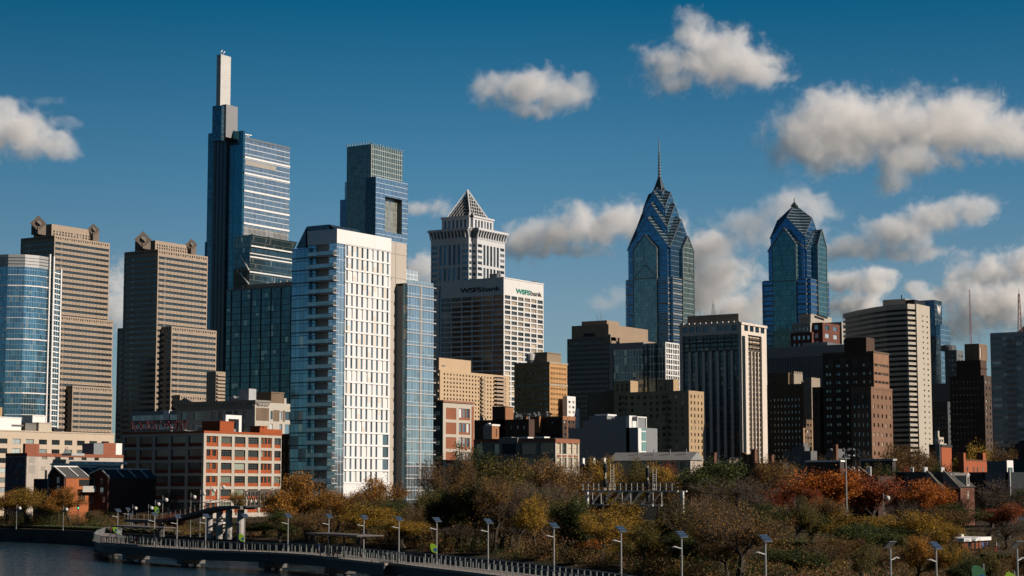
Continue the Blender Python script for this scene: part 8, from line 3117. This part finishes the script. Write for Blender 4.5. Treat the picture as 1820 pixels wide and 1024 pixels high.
# ---------------------------------------------------------------- clouds (real volumes far behind the towers)
def cloud(label, blobs, D, dens=0.013, amp=0.8, nsc=0.009, seed=0.0, depth=1.0, cut=0.15):
    """blobs: (px, py, rx, ry) ellipses measured in the photo, each a lobe of one cloud at distance D"""
    k = D / FPX
    cx = sum(b[0] for b in blobs) / len(blobs)
    cyy = sum(b[1] for b in blobs) / len(blobs)
    O = at(cx, cyy, D)
    me = bmesh.new()
    m, nt, p = newmat("cloud_vapour")
    nt.nodes.remove(p)
    out = [n for n in nt.nodes if n.type == 'OUTPUT_MATERIAL'][0]
    pos = node(nt, "ShaderNodeTexCoord").outputs["Object"]
    field = None
    rg = random.Random(int(seed * 100) + 3)
    for (px, py, rx, ry) in blobs:
        c = at(px, py, D) - O + FH * rg.uniform(-0.3, 0.3) * rx * k
        r = Vector((rx * k, min(rx, ry * 1.6) * k * depth, ry * k))
        mat = Matrix.Translation(c) @ Matrix.Rotation(-HEAD, 4, 'Z') @ Matrix.Diagonal((*(r * 1.6), 1))
        bmesh.ops.create_icosphere(me, subdivisions=3, radius=1.0, matrix=mat)
        d = node(nt, "ShaderNodeVectorMath", {0: pos, 1: tuple(c)}, operation='SUBTRACT').outputs[0]
        d = node(nt, "ShaderNodeVectorRotate", {"Vector": d, "Angle": HEAD}, rotation_type='Z_AXIS').outputs[0]
        d = node(nt, "ShaderNodeVectorMath", {0: d, 1: (1 / r.x, 1 / r.y, 1 / r.z)}, operation='MULTIPLY').outputs[0]
        ln = node(nt, "ShaderNodeVectorMath", {0: d}, operation='LENGTH').outputs[1]
        f = mth(nt, 'SUBTRACT', 1.28, ln)
        if field is None: field = f
        else: field = node(nt, "ShaderNodeMath", {0: field, 1: f, 2: 0.25}, operation='SMOOTH_MAX').outputs[0]
    sh = node(nt, "ShaderNodeVectorMath", {0: pos, 1: (seed * 917, seed * 331, seed * 77)}, operation='ADD').outputs[0]
    n1 = node(nt, "ShaderNodeTexNoise", {"Vector": sh, "Scale": .005, "Detail": 4.0, "Roughness": 0.55, "Distortion": 0.8}).outputs[0]
    n2 = node(nt, "ShaderNodeTexNoise", {"Vector": sh, "Scale": .015, "Detail": 9.0, "Roughness": 0.66, "Distortion": 0.4}).outputs[0]
    nz = mth(nt, 'ADD', mth(nt, 'MULTIPLY', mth(nt, 'SUBTRACT', n1, 0.5), amp * 1.7), mth(nt, 'MULTIPLY', mth(nt, 'SUBTRACT', n2, 0.5), amp * 4.0))
    e = mth(nt, 'ADD', field, nz)
    den = rng(nt, e, cut, cut + 0.6, 0.0, 1.0)
    den = mth(nt, 'MULTIPLY', mth(nt, 'POWER', den, 1.6), dens)
    sv = node(nt, "ShaderNodeVolumeScatter", {"Color": (0.86, 0.87, 0.89, 1), "Density": den, "Anisotropy": 0.0})
    av = node(nt, "ShaderNodeVolumeAbsorption", {"Color": (0.0, 0.02, 0.06, 1), "Density": mth(nt, 'MULTIPLY', den, .16)})
    ad = node(nt, "ShaderNodeAddShader", {0: sv.outputs[0], 1: av.outputs[0]})
    nt.links.new(ad.outputs[0], out.inputs["Volume"])
    mesh = bpy.data.meshes.new("cloud")
    me.to_mesh(mesh)
    me.free()
    o = link("cloud", mesh, None, O)
    md = o.modifiers.new("skin", 'REMESH')
    md.mode = 'VOXEL'
    md.voxel_size = 14 * k
    dg = bpy.context.evaluated_depsgraph_get()
    dg.update()
    nm = bpy.data.meshes.new_from_object(o.evaluated_get(dg))
    o.modifiers.clear()
    o.data = nm
    nm.name = "cloud"
    nm.materials.clear()
    nm.materials.append(m)
    return tag(o, label, "cloud", "clouds over the city")


cloud("large flat bottomed white cloud at the right, above the twin pointed towers",
      [(1430, 250, 70, 55), (1500, 225, 95, 62), (1600, 225, 110, 66), (1700, 215, 90, 55), (1775, 245, 75, 45), (1480, 275, 110, 40), (1600, 285, 100, 34), (1585, 325, 45, 24), (1850, 255, 60, 34)], 5200, seed=0.1)
cloud("highest cloud, ragged and white, near the top right of the sky",
      [(1180, 115, 50, 48), (1225, 65, 44, 44), (1265, 105, 75, 50), (1335, 120, 62, 38), (1210, 150, 40, 22), (1385, 140, 28, 12)], 5600, seed=0.7)
cloud("small bright cloud left of the highest one, above the stone tower with a pyramid roof",
      [(875, 162, 46, 32), (935, 155, 62, 34), (995, 165, 58, 30), (945, 195, 40, 18), (1032, 145, 20, 22)], 5600, seed=1.3)
cloud("grey white cloud cut by the left edge of the photo",
      [(-20, 235, 70, 55), (50, 240, 62, 42), (100, 265, 42, 28), (5, 195, 32, 24)], 5600, seed=2.1)
cloud("faint wisp of cloud above the cloud at the left edge", [(75, 178, 40, 10), (115, 215, 40, 12)], 5600, dens=.0035, seed=2.6)
cloud("long cloud behind the needle spire tower's left side",
      [(925, 430, 50, 34), (985, 420, 60, 30), (1050, 405, 70, 38), (1110, 395, 60, 34), (1000, 445, 90, 16), (1165, 405, 60, 40)], 6500, seed=3.2)
cloud("tall cloud bank between the twin pointed towers, near the horizon",
      [(1255, 448, 50, 36), (1285, 490, 64, 44), (1245, 525, 70, 46), (1310, 550, 80, 40), (1360, 530, 40, 40)], 7200, seed=4.1)
cloud("grey cloud behind the shorter pointed tower's top",
      [(1270, 435, 60, 28), (1330, 400, 60, 36), (1400, 370, 58, 36), (1450, 375, 40, 28), (1390, 425, 80, 30)], 7000, seed=5.3, dens=.006)
cloud("long grey based cloud right of the shorter pointed tower",
      [(1520, 440, 70, 24), (1600, 415, 66, 30), (1660, 388, 64, 32), (1730, 372, 50, 26), (1620, 448, 110, 16), (1560, 400, 36, 12)], 6600, seed=6.4, dens=.012)
cloud("low cloud just right of the shorter pointed tower",
      [(1490, 500, 34, 22), (1545, 505, 48, 26), (1572, 490, 26, 16), (1510, 545, 60, 24)], 7600, seed=7.2, dens=.02)
cloud("small pale cloud behind the striped tower", [(1630, 512, 20, 22), (1655, 532, 34, 16)], 7600, seed=7.9, dens=.015)
cloud("big soft cloud low at the right edge, behind the thin masts",
      [(1700, 512, 40, 30), (1760, 488, 70, 36), (1835, 466, 66, 38), (1770, 545, 100, 44), (1850, 530, 60, 50), (1700, 585, 60, 26)], 7200, seed=8.5, dens=.014)
cloud("little cloud left of the pyramid roofed stone tower", [(745, 373, 32, 15), (778, 370, 32, 18)], 6800, seed=9.1)
cloud("cloud low behind the white tower's side wing and pyramid tower", [(745, 480, 44, 30), (775, 500, 34, 34), (720, 500, 34, 24)], 7200, seed=9.7)
cloud("white cloud column between the two stepped stone towers", [(205, 500, 30, 50), (212, 550, 30, 46), (190, 540, 34, 46)], 7000, seed=10.3)
cloud("dark small cloud shred left of the needle spire tower", [(1075, 540, 44, 16), (1098, 522, 24, 18)], 7000, dens=.004, seed=11.1)
